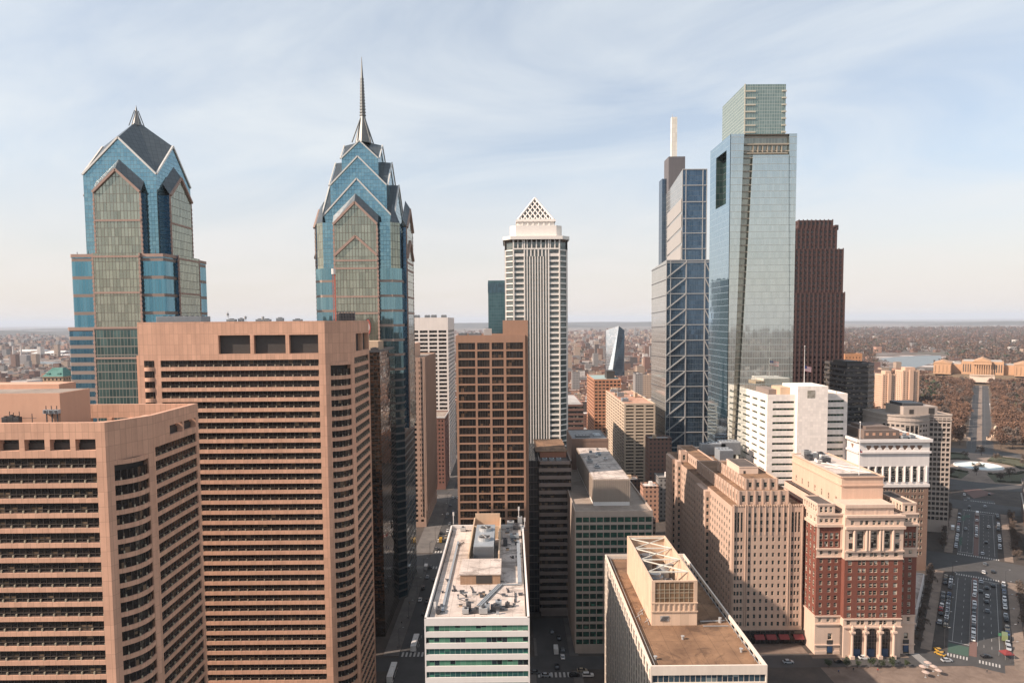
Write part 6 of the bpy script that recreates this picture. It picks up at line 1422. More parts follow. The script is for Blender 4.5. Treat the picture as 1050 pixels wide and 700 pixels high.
# ------------------------------------------------------------------ museum on its hill, end of the parkway
SM_ = 1862.0; tm = thing('art_museum', 'orange sandstone museum with temple centre and long wings at the far end of the parkway', 'museum', PK(SM_, 3, 18))
M_MUS = stone('orange_sandstone', (.43, .255, .145), var=.08); M_MROOF = roofmat('museum_roof', (.30, .27, .24), (.42, .38, .33), .05)
def pkbox(b, s0, s1, o0, o1, z0, z1, m=0): b.hexa([PK(s0, o0, z0), PK(s0, o1, z0), PK(s1, o1, z0), PK(s1, o0, z0)], [PK(s0, o0, z1), PK(s0, o1, z1), PK(s1, o1, z1), PK(s1, o0, z1)], m)
def pkped(b, s0, s1, o0, o1, z, h): om = (o0 + o1)/2; b.hexa([PK(s0, o0, z), PK(s0, o1, z), PK(s1, o1, z), PK(s1, o0, z)], [PK(s0, om - .2, z + h), PK(s0, om + .2, z + h), PK(s1, om + .2, z + h), PK(s1, om - .2, z + h)])
zg0, zw, zcn = 18.0, GZ(372.5, 1530, 1007), GZ(370.5, 1530, 1007)
b = MB()
pkbox(b, SM_ - 8, SM_ + 70, -36, 42, zg0, zcn); pkbox(b, SM_ + 4, SM_ + 60, -62, 68, zg0, zw - 3)
for s in (-1, 1): o0, o1 = (3 + s*58, 3 + s*92); pkbox(b, SM_ - 30, SM_ + 40, min(o0, o1), max(o0, o1), zg0, zw)
b.build('wall', [M_MUS], tm)
b = MB(); pkbox(b, SM_ - 20, SM_ - 8.05, -14, 20, zcn - 6, zcn); pkped(b, SM_ - 21, SM_ + 55, -16, 22, zcn + .05, 8.5)
for s in (-1, 1): o = 3 + s*75; pkped(b, SM_ - 31, SM_ + 41, o - 18, o + 18, zw + .02, 6.0)
b.build('pediment', [M_MUS], tm)
for i in range(8):
    q = MB(); p = PK(SM_ - 18, -12 + i*4.3); q.cyl((p.x, p.y), 1.3, zg0, zcn - 6, 8, 0, 1.1); q.build('column', [M_MUS], tm)
for s in (-1, 1):
    for i in range(5): q = MB(); o = 3 + s*(60 + i*7.4); pkbox(q, SM_ - 31.2, SM_ - 30.05, o - 1, o + 1, zg0 + 4, zw - 4); q.build('pilaster', [M_MUS], tm)
    for i in range(4): q = MB(); o = 3 + s*(22 + i*4.4); pkbox(q, SM_ - 8.3, SM_ - 8.05, o - .9, o + .9, zg0 + 5, zcn - 6); q.build('window', [M_LOUVRE], tm)
b = MB(); pkbox(b, SM_ - 4, SM_ + 66, -33, 39, zcn + .02, zcn + 1.2); pkbox(b, SM_ + 6, SM_ + 58, -61, -37, zw - 2.98, zw - 2); pkbox(b, SM_ + 6, SM_ + 58, 43, 67, zw - 2.98, zw - 2); b.build('roof', [M_MROOF], tm)
b = MB()
for i in range(16): pkbox(b, SM_ - 80 + i*3.6, SM_ - 21, -20, 26, 6 + i*.8, 6.8 + i*.8)
st = b.build('steps', [stone('pale_steps', (.50, .40, .32), var=.08)], tm)

# far left: plant with twin stacks, copper roofed block, white balcony block
YC = 600.0; x0, x1 = GX(43.5, YC, 385), GX(64.5, YC, 385); ze = GZ(386, YC, 54); zt = GZ(377.5, YC, 54)
t = thing('copper_roofed_block', 'tan block under a steep green copper hipped roof at the far left', 'building', ((x0 + x1)/2, YC + 9, 0)); foot(x0, x1, YC, YC + 20, zt)
wall = MB(); win = Windows(t, [M_GENW, M_BRONZE], 1, cap=60)
for fr in frames(rect(x0, x1, YC, YC + 18)): punched(fr, wall, win, 0, ze, even(fr.L, 5, 1.4, .5), rows_down(ze - 1.5, 1.9, 3.3, 40), .3); wall.fbox(fr, -.5, fr.L + .5, .003, .6, ze - .5, ze)
wall.build('wall', [stone('buff_brick', (.40, .27, .18), var=.12)], t); win.done()
b = MB(); b.hexa([(x0 - .4, YC - .4, ze), (x1 + .4, YC - .4, ze), (x1 + .4, YC + 18.4, ze), (x0 - .4, YC + 18.4, ze)], [(x0 + 4.5, YC + 7, zt), (x1 - 4.5, YC + 7, zt), (x1 - 4.5, YC + 11, zt), (x0 + 4.5, YC + 11, zt)]); b.box(x0 + 3, x0 + 5.5, YC + 1, YC + 4, ze, ze + 3); b.box(x1 - 5.5, x1 - 3, YC + 1, YC + 4, ze, ze + 3); b.build('roof', [roofmat('verdigris', (.055, .15, .125), (.10, .22, .19), .3)], t)
x0, x1 = GX(11, 640, 395), GX(28, 640, 395); grid_office('balcony_block', 'pale block with white balcony bands, left of the copper roofed block', 'apartment block', x0, x1, 640, 660, GZ(390.5, 640, 20), M_WHITE, M_GENW, M_BRONZE, 4, .8, 3.2, 1.6, 1.0, cap=40)
YPw = 2450.0
t = thing('power_station', 'hazy power station with two tall chimneys at the far left by the river', 'power station', (GX(16, YPw), YPw, 0)); b = MB(); b.box(GX(17, YPw, 365), GX(27, YPw, 365), YPw, YPw + 40, 0, GZ(364, YPw, 20)); b.box(GX(8, YPw, 365), GX(16, YPw, 365), YPw + 5, YPw + 60, 0, GZ(366, YPw, 12)); b.build('hall', [stone('grey_plant', (.28, .26, .25), var=.1)], t)
for px, pt_ in ((13.5, 355), (21.5, 354)):
    b = MB(); b.cyl((GX(px, YPw + 20, 360), YPw + 20), 3.6, 0, GZ(pt_, YPw, px), 10, 0, 2.6); b.build('chimney', [stone('pale_chimney', (.55, .5, .46), var=.1)], t)

# small hospital drum and low pale building by the parkway, and the curved office at the right edge
pl = [PK(366, -35), PK(366, -21.5), PK(420, -21.5), PK(420, -35)]
t = thing('low_pale_building', 'low pale flat-roofed building at the foot of the classical block beside the parkway pavement', 'building', PK(393, -29)); b = MB(); b.prism([(p.x, p.y) for p in pl], 0, 9, 0, 1); parapet(b, [(p.x, p.y) for p in pl], 9, .8, .5); b.build('wall', [stone('pale_grey_concrete', (.52, .47, .44), var=.12), R_PALE], t)
for i in range(6): q = MB(); pkbox(q, 369 + i*8.4, 373 + i*8.4, -21.48, -21.4, 2, 5.5); q.build('window', [M_GENW], t)
pm = PK(393, -28); rooftop_unit(t, pm.x - 6, pm.y + 6, 9, 4, 5, 2.2, M_GALV, M_DSTEEL); rooftop_unit(t, pm.x + 2, pm.y + 14, 9, 5, 3, 1.8, M_STEEL, M_DSTEEL)
t = thing('corner_office', 'dark glazed low-rise with pale cornice cut by the right edge', 'office building', PK(555, 38)); b = MB(); gl = MB(); zt = GZ(510, 455, 1045)
pl = [PK(508, 28.5), PK(503, 33), PK(503, 90), PK(640, 90), PK(640, 28.5)]
P2 = [(p.x, p.y) for p in pl][::1]
cen = Vector((sum(p[0] for p in P2)/5, sum(p[1] for p in P2)/5))
P2 = [P2[0], P2[1], P2[2], P2[3], P2[4]]
gl.prism(P2, 0, zt - 1.5, 0); gl.build('glazing', [glass('corner_glass', (.02, .016, .014), (.05, .035, .03), bay=1.8, floor=3.8, rough=.12, frame=(.20, .10, .07), mw=.3, mh=.9)], t)
big = [((p[0] - cen.x)*1.02 + cen.x, (p[1] - cen.y)*1.02 + cen.y) for p in P2]; b.prism(big, zt - 1.5, zt, 0, 1); b.prism(big, 12, 13.2, 0); b.build('cornice', [M_WHITE, R_DARK], t)
foot(min(p[0] for p in P2), max(p[0] for p in P2), min(p[1] for p in P2), max(p[1] for p in P2), zt)
# ------------------------------------------------------------------ ground, roads, water
def sheet(name, pts, z, mat, kind='structure'):
    b = MB(); b.face([(p[0], p[1], z) for p in pts]); o = b.build(name, [mat]); o['kind'] = kind; return o
def ground_mat():
    m, nt, b = newmat('city_ground'); g = nd(nt, 'ShaderNodeNewGeometry').outputs['Position']
    a = nd(nt, 'ShaderNodeTexNoise', {'Vector': g, 'Scale': .0016, 'Detail': 7.0, 'Roughness': .65})
    v = nd(nt, 'ShaderNodeTexVoronoi', {'Vector': g, 'Scale': .022}); v2 = nd(nt, 'ShaderNodeTexVoronoi', {'Vector': g, 'Scale': .0075})
    q = nd(nt, 'ShaderNodeSeparateColor', {0: v.outputs[1]}); q2 = nd(nt, 'ShaderNodeSeparateColor', {0: v2.outputs[1]})
    urb = ramp(nt, q.outputs[0], [(0, (.07, .058, .05)), (.35, (.13, .10, .085)), (.6, (.22, .15, .115)), (.82, (.30, .26, .23)), (.97, (.62, .58, .54))])
    wood = ramp(nt, q2.outputs[1], [(0, (.055, .045, .035)), (.5, (.10, .075, .058)), (1, (.085, .085, .055))])
    f = ramp(nt, a.outputs[0], [(.42, (0, 0, 0)), (.58, (1, 1, 1))])
    far = mixc(nt, f, urb, wood)
    d = nd(nt, 'ShaderNodeVectorMath', {0: g}, operation='LENGTH').outputs[1]
    n = nd(nt, 'ShaderNodeTexNoise', {'Vector': g, 'Scale': .12, 'Detail': 6.0, 'Roughness': .65})
    near = ramp(nt, n.outputs[0], [(.3, (.038, .032, .028)), (.7, (.085, .067, .054))])
    k = ramp(nt, mth(nt, 'DIVIDE', d, 2000.0), [(.35, (0, 0, 0)), (.62, (1, 1, 1))])
    nt.links.new(mixc(nt, k, near, far), b.inputs['Base Color']); b.inputs['Roughness'].default_value = .95
    return m
GRD = ground_mat()
BX = (-45000, 45000, -8000, 52000)
sheet('ground', [(BX[0] + 20, BX[2] + 20), (BX[1] - 20, BX[2] + 20), (BX[1] - 20, BX[3] - 20), (BX[0] + 20, BX[3] - 20)], 0.0, GRD)
def asphalt_mat():
    m, nt, b = newmat('asphalt'); g = nd(nt, 'ShaderNodeNewGeometry').outputs['Position']
    a = nd(nt, 'ShaderNodeTexNoise', {'Vector': g, 'Scale': .15, 'Detail': 8.0, 'Roughness': .7}); w = nd(nt, 'ShaderNodeTexNoise', {'Vector': g, 'Scale': .025, 'Detail': 3.0})
    c = ramp(nt, mth(nt, 'MULTIPLY_ADD', w.outputs[0], .5, mth(nt, 'MULTIPLY', a.outputs[0], .5)), [(.3, (.033, .032, .031)), (.7, (.078, .074, .071))])
    nt.links.new(c, b.inputs['Base Color']); b.inputs['Roughness'].default_value = .8; return m
ASP = asphalt_mat()
PAVE = roofmat('pavement_concrete', (.15, .115, .09), (.27, .205, .16), .2)
BRICKP = roofmat('brick_pavement', (.12, .085, .065), (.21, .155, .12), .25)
PAINT = plain('road_paint', (.40, .385, .36), .7); GREENP = plain('green_lane_paint', (.045, .085, .062), .8); REDP = plain('red_median', (.15, .085, .07), .85)
M_KERB = plain('kerb', (.30, .27, .24), .8)
def slabs(name, quads, h=.13, mat=None, mats=None):
    b = MB()
    for q in quads: b.prism([(p[0], p[1]) for p in q], 0.003, h, 0)
    o = b.build(name, [mat]); o['kind'] = 'structure'; return o
def pq(s0, s1, o0, o1): return [PK(s0, o1), PK(s1, o1), PK(s1, o0), PK(s0, o0)]
sheet('street', [(-50, 120), (-28, 120), (-28, 2600), (-50, 2600)], .012, ASP)
sheet('street', [(10, 150), (25, 150), (25, 329), (10, 329)], .012, ASP)
sheet('street', [(-420, 279.2), (330, 279.2), (330, 290.5), (-420, 290.5)], .018, ASP)
sheet('street', [(-420, 404), (97, 404), (97, 424), (-420, 424)], .018, ASP)
sheet('street', [(-420, 573), (560, 573), (560, 588), (-420, 588)], .018, ASP)
sheet('street', [(-600, 738), (300, 738), (300, 752), (-600, 752)], .018, ASP)
sheet('plaza', [(172.5, 240), (330, 240), (330, 279), (172.5, 279)], .008, BRICKP)
sheet('plaza', [(130, 240), (172.4, 240), (172.4, 279), (130, 279)], .008, BRICKP)
sheet('plaza', [tuple(PK(868, 45)), tuple(PK(900, 45)), tuple(PK(900, -42)), tuple(PK(868, -42))][::-1], .016, PAVE)
PKC, FR = 808.0, 1.0
sheet('parkway', pq(340, 662, -8.6, 12.2), .024, ASP)
sheet('street', [tuple(PK(462, -140)), tuple(PK(462, 160)), tuple(PK(497, 160)), tuple(PK(497, -140))][::-1], .020, ASP)
sheet('street', [tuple(PK(621, -60)), tuple(PK(621, 160)), tuple(PK(650, 160)), tuple(PK(650, -60))][::-1], .020, ASP)
sheet('parkway', pq(872, 1765, -10, -1.5), .024, ASP); sheet('parkway', pq(872, 1765, 4, 14), .024, ASP)
sheet('boulevard_lawn', pq(890, 1780, -62, -11), .010, roofmat('winter_grass', (.085, .058, .038), (.14, .095, .06), .06)); sheet('boulevard_lawn', pq(890, 1780, 15, 70), .010, MC['winter_grass'])
sheet('median', pq(872, 1765, -1.4, 3.9), .030, PAVE)
slabs('pavement', [pq(346, 460, -18.4, -14.2), pq(500, 619, -15.5, -11.0), pq(346, 460, 15.6, 20.0), pq(500, 619, 15.4, 19.8)], .13, PAVE)
slabs('pavement', [[(-57, 292.01), (-50.2, 292), (-50.2, 403), (-57, 403)], [(-62, 426), (-50.2, 426), (-50.2, 572), (-62, 572)], [(-62, 590), (-50.2, 590), (-50.2, 1000), (-62, 1000)], [(-27.8, 130), (-21, 130), (-21, 278), (-27.8, 278)], [(-27.8, 292), (-22, 292), (-22, 403), (-27.8, 403)], [(-27.8, 426), (-20, 426), (-20, 572), (-27.8, 572)],
    [(6, 180), (9.8, 180), (9.8, 278), (6, 278)], [(25.2, 180), (29, 180), (29, 278), (25.2, 278)], [(25.2, 291), (29, 291), (29, 329), (25.2, 329)], [(11, 291.2), (9.8, 291.2), (9.8, 308), (11, 308)]], .14, roofmat('grey_pavement', (.085, .078, .072), (.15, .135, .122), .2))
slabs('pavement', [[(97, 291), (97, 300), (130, 300), (130, 291)][::-1], [(130.1, 280), (172, 280), (172, 286), (130.1, 286)] if False else [(130.2, 291), (172, 291), (172, 286.5), (130.2, 286.5)][::-1]], .14, BRICKP)
slabs('median', [pq(350, 458, -.4, 2.4), pq(502, 616, -.2, 2.4)], .13, REDP)
b = MB()
def mark(s0, s1, o0, o1, z=.030): b.face([PK(s0, o0, z), PK(s0, o1, z), PK(s1, o1, z), PK(s1, o0, z)])
def cross(s, o0, o1, w=2.6, st=1.15, g=None):
    o = o0
    while o < o1:
        if not (g and g[0] - .3 < o < g[1] - .2): mark(s, s + w, o, o + .55)
        o += st
cross(344.5, -8.3, 11.0, 3.2, 1.15, (-.6, 2.6)); cross(458.5, -8, 12, 2.8, 1.15); cross(499.0, -8.5, 12.5, 2.8); cross(617.5, -7.5, 12.5, 2.6); cross(651.5, -7.5, 12.5, 2.6)
for s, o0, o1 in ((361, -8.3, -.5), (455, 2.6, 12), (505, -8.3, -.4), (612, 2.6, 12)): mark(s, s + .5, o0, o1)
for (s0, s1) in ((362, 454), (506, 612)):
    for o in (-7.0, 10.6): mark(s0, s1, o, o + .16)
    for o in (-3.6, 4.9, 7.8):
        s = s0
        while s < s1: mark(s, s + 3, o, o + .15); s += 9
    mark(s0, s1, -.62, -.5); mark(s0, s1, 2.5, 2.62)
for o in (-6, 7): 
    s = 880
    while s < 1750: mark(s, s + 4, o, o + .18); s += 14
o = b.build('road_markings', [PAINT]); o['kind'] = 'structure'
b = MB(); mark(348.6, 359, -8.2, -.6); mark(585, 600, -8.2, -6.0); mark(596, 605, -6, -3.0); mark(520, 540, -8.2, -6.6); o = b.build('green_lane', [GREENP]); o['kind'] = 'structure'
b = MB()
for i in range(12): x = -49 + i*1.75; b.face([(x, 286.5, .03), (x + .8, 286.5, .03), (x + .8, 290.4, .03), (x, 290.4, .03)]) if False else b.face([(x, 291.5, .03), (x + .85, 291.5, .03), (x + .85, 295.5, .03), (x, 295.5, .03)])
for i in range(12): x = -49 + i*1.75; b.face([(x, 398, .03), (x + .85, 398, .03), (x + .85, 402, .03), (x, 402, .03)])
for i in range(12): x = -49 + i*1.75; b.face([(x, 426, .03), (x + .85, 426, .03), (x + .85, 430, .03), (x, 430, .03)])
for i in range(8): x = 10.6 + i*1.75; b.face([(x, 273, .03), (x + .85, 273, .03), (x + .85, 277, .03), (x, 277, .03)])
for x in (-42.5, -39.1, -35.6):
    y = 300
    while y < 700: b.face([(x, y, .03), (x + .16, y, .03), (x + .16, y + 3, .03), (x, y + 3, .03)]); y += 9
for i in range(14): b.face([(174.2, 279.4 + i*.8, .03), (178.2, 279.4 + i*.8, .03), (178.2, 279.8 + i*.8, .03), (174.2, 279.8 + i*.8, .03)])
o = b.build('road_markings', [PAINT]); o['kind'] = 'structure'
# circle with fountain
def ring(name, r0, r1, z, mat, n=64, a0=0, a1=360):
    b = MB(); c = PK(PKC, FR)
    for i in range(n):
        t0, t1 = R_(a0 + (a1 - a0)*i/n), R_(a0 + (a1 - a0)*(i + 1)/n)
        b.face([(c.x + r0*math.cos(t0), c.y + r0*math.sin(t0), z), (c.x + r1*math.cos(t0), c.y + r1*math.sin(t0), z), (c.x + r1*math.cos(t1), c.y + r1*math.sin(t1), z), (c.x + r0*math.cos(t1), c.y + r0*math.sin(t1), z)])
    o = b.build(name, [mat]); o['kind'] = 'structure'; return o
LAWN = roofmat('dark_lawn', (.055, .055, .03), (.085, .085, .045), .1)
ring('circle_road', 78, 104, .036, ASP); ring('circle_pavement', 72, 78, .040, PAVE)
for k in range(4): a = k*90 + 55.3 + 10; ring('lawn', 38, 71.9, .044, LAWN, 20, a, a + 70)
sheet('plaza', [(PK(PKC, FR).x + 72.2*math.cos(i*math.pi/24), PK(PKC, FR).y + 72.2*math.sin(i*math.pi/24)) for i in range(48)], .038, PAVE)
HEDGE = roofmat('dark_hedge', (.018, .022, .010), (.05, .045, .022), .6)
for k in range(4):
    for r0, r1 in ((34, 37.5), (65.5, 69)):
        b = MB(); c = PK(PKC, FR)
        for i in range(14):
            t0, t1 = R_(k*90 + 68 + i*4.6), R_(k*90 + 68 + (i + 1)*4.6); hh = 1.1 + .35*math.sin(i*2.3 + k)
            A = [(c.x + r*math.cos(t_), c.y + r*math.sin(t_), .05) for r, t_ in ((r0, t0), (r1, t0), (r1, t1), (r0, t1))]; b.hexa(A, [(x, y, hh) for x, y, _ in A])
        tag(b.build('hedge', [HEDGE]), f'{"inner" if r0 < 50 else "outer"} curved hedge on the {["far right", "far left", "near left", "near right"][(k + 3) % 4]} quarter of the fountain circle', 'hedge', 'curved hedges of the circle')
c = PK(PKC, FR); t = thing('fountain', 'round fountain with pale basin and central bronze figures in the middle of the circle', 'fountain', (c.x, c.y, 0))
b = MB(); n = 48
for i in range(n):
    t0, t1 = 2*math.pi*i/n, 2*math.pi*(i + 1)/n
    P_ = lambda r, a, z: (c.x + r*math.cos(a), c.y + r*math.sin(a), z)
    b.hexa([P_(19.6, t0, .05), P_(21, t0, .05), P_(21, t1, .05), P_(19.6, t1, .05)], [P_(19.6, t0, .95), P_(21, t0, .95), P_(21, t1, .95), P_(19.6, t1, .95)])
b.build('basin_rim', [M_WHITE], t)
b = MB(); b.face([(c.x + 19.7*math.cos(2*math.pi*i/n), c.y + 19.7*math.sin(2*math.pi*i/n), .5) for i in range(n)]); b.build('basin_floor', [roofmat('pale_basin', (.42, .50, .50), (.66, .70, .68), .2)], t)
b = MB(); b.cyl((c.x, c.y), 5.5, .5, 1.4, 20, 0, 5.0); b.cyl((c.x, c.y), 2.4, 1.4, 3.2, 12, 0, 1.6); b.build('pedestal', [stone('fountain_stone', (.30, .25, .20))], t)
for k in range(3):
    a = k*2.094 + .4; b = MB(); p0 = Vector((c.x + 3.6*math.cos(a), c.y + 3.6*math.sin(a), 1.4)); q0 = p0 + Vector((2.4*math.cos(a + 1), 2.4*math.sin(a + 1), .9)); h0 = q0 + Vector((.7*math.cos(a + 1.6), .7*math.sin(a + 1.6), 1.0))
    b.cyl((p0.x, p0.y), 1.1, 1.3, 2.3, 8, 0, .6); b.beam(p0 + Vector((0, 0, .5)), q0, .9); b.beam(q0, h0, .6); b.beam(h0, h0 + Vector((.4, .3, .5)), .45); b.beam(q0, q0 + Vector((1.2, -.8, .7)), .3); b.build('figure', [plain('dark_bronze', (.05, .07, .055), .5, .4)], t)
# planted triangle at the mouth of the circle
tri = [PK(662, -1.5), PK(690, 13), PK(701, 2), PK(692, -10)]
sheet('planting_bed', [(p.x, p.y) for p in tri], .05, REDP)
# river, seen in two stretches
WATER = newmat('river_water'); wm, wnt, wb = WATER; wb.inputs['Base Color'].default_value = (.11, .125, .12, 1); wb.inputs['Roughness'].default_value = .3; wb.inputs['Specular IOR Level'].default_value = .45
nw = nd(wnt, 'ShaderNodeTexNoise', {'Vector': nd(wnt, 'ShaderNodeNewGeometry').outputs['Position'], 'Scale': .03, 'Detail': 4.0}); wbp = nd(wnt, 'ShaderNodeBump', {'Height': nw.outputs[0], 'Strength': .25, 'Distance': 2.0}); wnt.links.new(wbp.outputs[0], wb.inputs['Normal'])
def rv(pts, z=.3): o = sheet('river', [tuple(GP(*p)) for p in pts][::-1], z, wm); return o
rv([(902, 367.5), (915, 366.2), (940, 364.8), (964, 364.3), (967, 369), (955, 372.5), (938, 377), (925, 376.5), (922, 372), (908, 370.5)])
rv([(985, 353.2), (1010, 352), (1050, 351.8), (1050, 354.5), (1010, 355.0), (990, 354.8)])
rv([(20, 369.5), (66, 371.5), (66, 374), (40, 372.6), (20, 371.2)])
# museum hill and the far ridge
def mound(name, cx, cy, rx, ry, h, mat, rot=0.0, n=28, m=8, flat=.45):
    b = MB(); g = lambda r, a: (lambda x, y: (cx + x*math.cos(rot) - y*math.sin(rot), cy + x*math.sin(rot) + y*math.cos(rot)))(r*rx*math.cos(a), r*ry*math.sin(a))
    pf = lambda r: 0.0 if r >= 1 else (h if r < flat else h*(.5 + .5*math.cos(math.pi*(r - flat)/(1 - flat))))
    for i in range(n):
        for j in range(m):
            r0, r1 = j/m, (j + 1)/m; a0, a1 = 2*math.pi*i/n, 2*math.pi*(i + 1)/n
            pts = [(*g(r, a), pf(r) - .05) for r, a in ((r0, a0), (r1, a0), (r1, a1), (r0, a1))]
            b.face(pts if j else [pts[0]] + pts[1:3])
    o = b.build(name, [mat]); o['kind'] = 'structure'; return o
c = PK(SM_ + 20, 3); mound('museum_hill', c.x, c.y, 175, 105, 18.0, roofmat('hill_grass', (.11, .075, .045), (.17, .12, .07), .03), -TH)
rnd = random.Random(31)
HILL = roofmat('wooded_hill', (.05, .05, .045), (.085, .075, .06), .004)
for i in range(16):
    b_ = -38 + i*5.0; r = 14000 + rnd.uniform(-2500, 9000); mound('hills', r*math.sin(R_(b_)), r*math.cos(R_(b_)), rnd.uniform(1500, 3200), 900, rnd.uniform(40, 105), HILL, -R_(b_), 24, 6, .1)
# ------------------------------------------------------------------ far city
rnd = random.Random(77)
def wallm(name, col, dark=(.03, .028, .028)): return glass(name, dark, mix2(dark, 2), bay=3.0, floor=3.3, rough=.3, tilt=.01, frame=col, mw=1.75, mh=1.8)
HC = {'brick-red': wallm('house_brick_red', (.215, .115, .085)), 'rust-brown': wallm('house_rust', (.21, .12, .085)), 'tan': wallm('house_tan', (.42, .31, .23)), 'grey': wallm('house_grey', (.27, .25, .235)), 'white': wallm('house_white', (.62, .57, .52)), 'salmon': wallm('house_salmon', (.46, .26, .18)), 'dark': wallm('house_dark', (.10, .08, .072))}
RC = {'grey': roofmat('far_roof_grey', (.20, .185, .17), (.32, .30, .28), .06), 'pale': roofmat('far_roof_pale', (.45, .41, .38), (.66, .61, .57), .06), 'dark': roofmat('far_roof_dark', (.07, .06, .055), (.14, .12, .105), .06), 'terracotta': roofmat('far_roof_terracotta', (.26, .12, .075), (.38, .2, .13), .06)}
wk, rk = list(HC), list(RC)
def hit(x, y, z):
    """does a named building hide this point from the camera?"""
    d = Vector((x, y, z - CAMZ)); 
    for (x0, x1, y0, y1, h) in FOOT:
        t0, t1 = 0.0, .985
        for o_, dd, a, b_ in ((0, d.x, x0, x1), (0, d.y, y0, y1), (CAMZ, d.z, 0, h)):
            if abs(dd) < 1e-9:
                if o_ < a or o_ > b_: t1 = -1
                continue
            ta, tb = (a - o_)/dd, (b_ - o_)/dd
            if ta > tb: ta, tb = tb, ta
            t0, t1 = max(t0, ta), min(t1, tb)
        if t0 < t1: return True
    return False
RIV = [[GP(*p) for p in ((895, 362), (970, 361), (972, 371), (938, 381), (900, 375))], [GP(*p) for p in ((0, 367), (66, 368.5), (66, 376.5), (0, 373.5))]]
def inpoly(x, y, P):
    c = False
    for i in range(len(P)):
        a, b_ = P[i], P[i - 1]
        if (a.y > y) != (b_.y > y) and x < (b_.x - a.x)*(y - a.y)/(b_.y - a.y) + a.x: c = not c
    return c
def blocked(x, y, r, woods=False):
    for (x0, x1, y0, y1, h) in FOOT:
        if x0 - r < x < x1 + r and y0 - r < y < y1 + r: return True
    if -64 - r < x < -22 + r and y < 1500: return True
    s, o = x*math.sin(TH) + y*math.cos(TH), x*math.cos(TH) - y*math.sin(TH)
    if s > 280 and -75 - r < o < 85 + r and s < 2050 and not woods: return True
    if s > 280 and -42 < o < 46 and s < 2050: return True
    if woods and 895 < 523 + 700*x/max(y, 1) < 962 and 1500 < y < 2000: return True
    if (s - 808)**2 + o*o < 130**2: return True
    return any(inpoly(x, y, P) for P in RIV)
def pxof(x, y, z):
    r = RM.transposed() @ Vector((x, y, z - CAMZ)); return 525 + 700*r.x/-r.z, 373.8 - 700*r.y/-r.z
houses = []; y = 440.0
while y < 8500:
    step = 24 + y*.012; half = y*.84
    x = -half
    while x < half:
        w = rnd.uniform(9, 19)*(1 + y/7000); dp = rnd.uniform(10, 20)*(1 + y/7000)
        px = 523 + 700*x/y
        gap = rnd.choice((1, 1, 2, 2, 5, 12))*(1 + y/3500)
        cx, cyv = x + w/2, y + rnd.uniform(-5, 5)
        p_park = 0.0
        if px > 862: p_park = .80 if y < 2400 else .86
        elif px > 600 and y > 3500: p_park = .5
        elif y > 4500: p_park = .45
        elif px < 70 and y > 1200: p_park = .55
        k = math.sin(x*.0045 + y*.003) + math.sin(x*.002 - y*.0041 + 2)
        if rnd.random() > p_park + (.12 if k > .6 else 0) and not blocked(cx, cyv, max(w, dp)*.7):
            u = rnd.random(); h = rnd.uniform(7, 13) if u < .80 else (rnd.uniform(14, 26) if u < .95 else rnd.uniform(28, 58))
            if y > 3000 and h > 40: h *= .7
            if px > 862: h = min(h, 24)
            if h > 26: w *= .9
            if y < 1000 and -200 < x < 130: h = max(h, rnd.uniform(14, 40))
            houses.append((cx, cyv, w, dp, h, rnd.choices(wk, (20, 18, 22, 20, 8, 9, 7))[0], rnd.choices(rk, (34, 22, 26, 18))[0]))
        x += w + gap
    y += step
vis = []
for i, (cx, cyv, w, dp, h, a, r) in enumerate(houses):
    px, py = pxof(cx, cyv, h)
    if -12 < px < 1062 and not (hit(cx, cyv - dp/2 - .5, h) and hit(cx - w*.4, cyv - dp/2 - .5, h*.8) and hit(cx + w*.4, cyv - dp/2 - .5, h*.8)): vis.append((w*h/cyv**2, i, px, py))
vis.sort(reverse=True); top = {i: (px, py) for _, i, px, py in vis[:290]}; viset = {i for _, i, _, _ in vis}
print('houses', len(houses), 'visible', len(vis))
def house_mb(h_, wall, roof):
    cx, cyv, w, dp, h, a, r = h_; x0, x1, y0, y1 = cx - w/2, cx + w/2, cyv - dp/2, cyv + dp/2
    wall.hexa([(x0, y0, 0), (x1, y0, 0), (x1, y1, 0), (x0, y1, 0)], [(x0, y0, h), (x1, y0, h), (x1, y1, h), (x0, y1, h)], wk.index(a), top=False, bot=False)
    roof.face([(x0, y0, h - .5), (x1, y0, h - .5), (x1, y1, h - .5), (x0, y1, h - .5)], rk.index(r))
    return x0, x1, y0, y1, h
WM, RMt = [HC[k] for k in wk], [RC[k] for k in rk]
cnt = {}
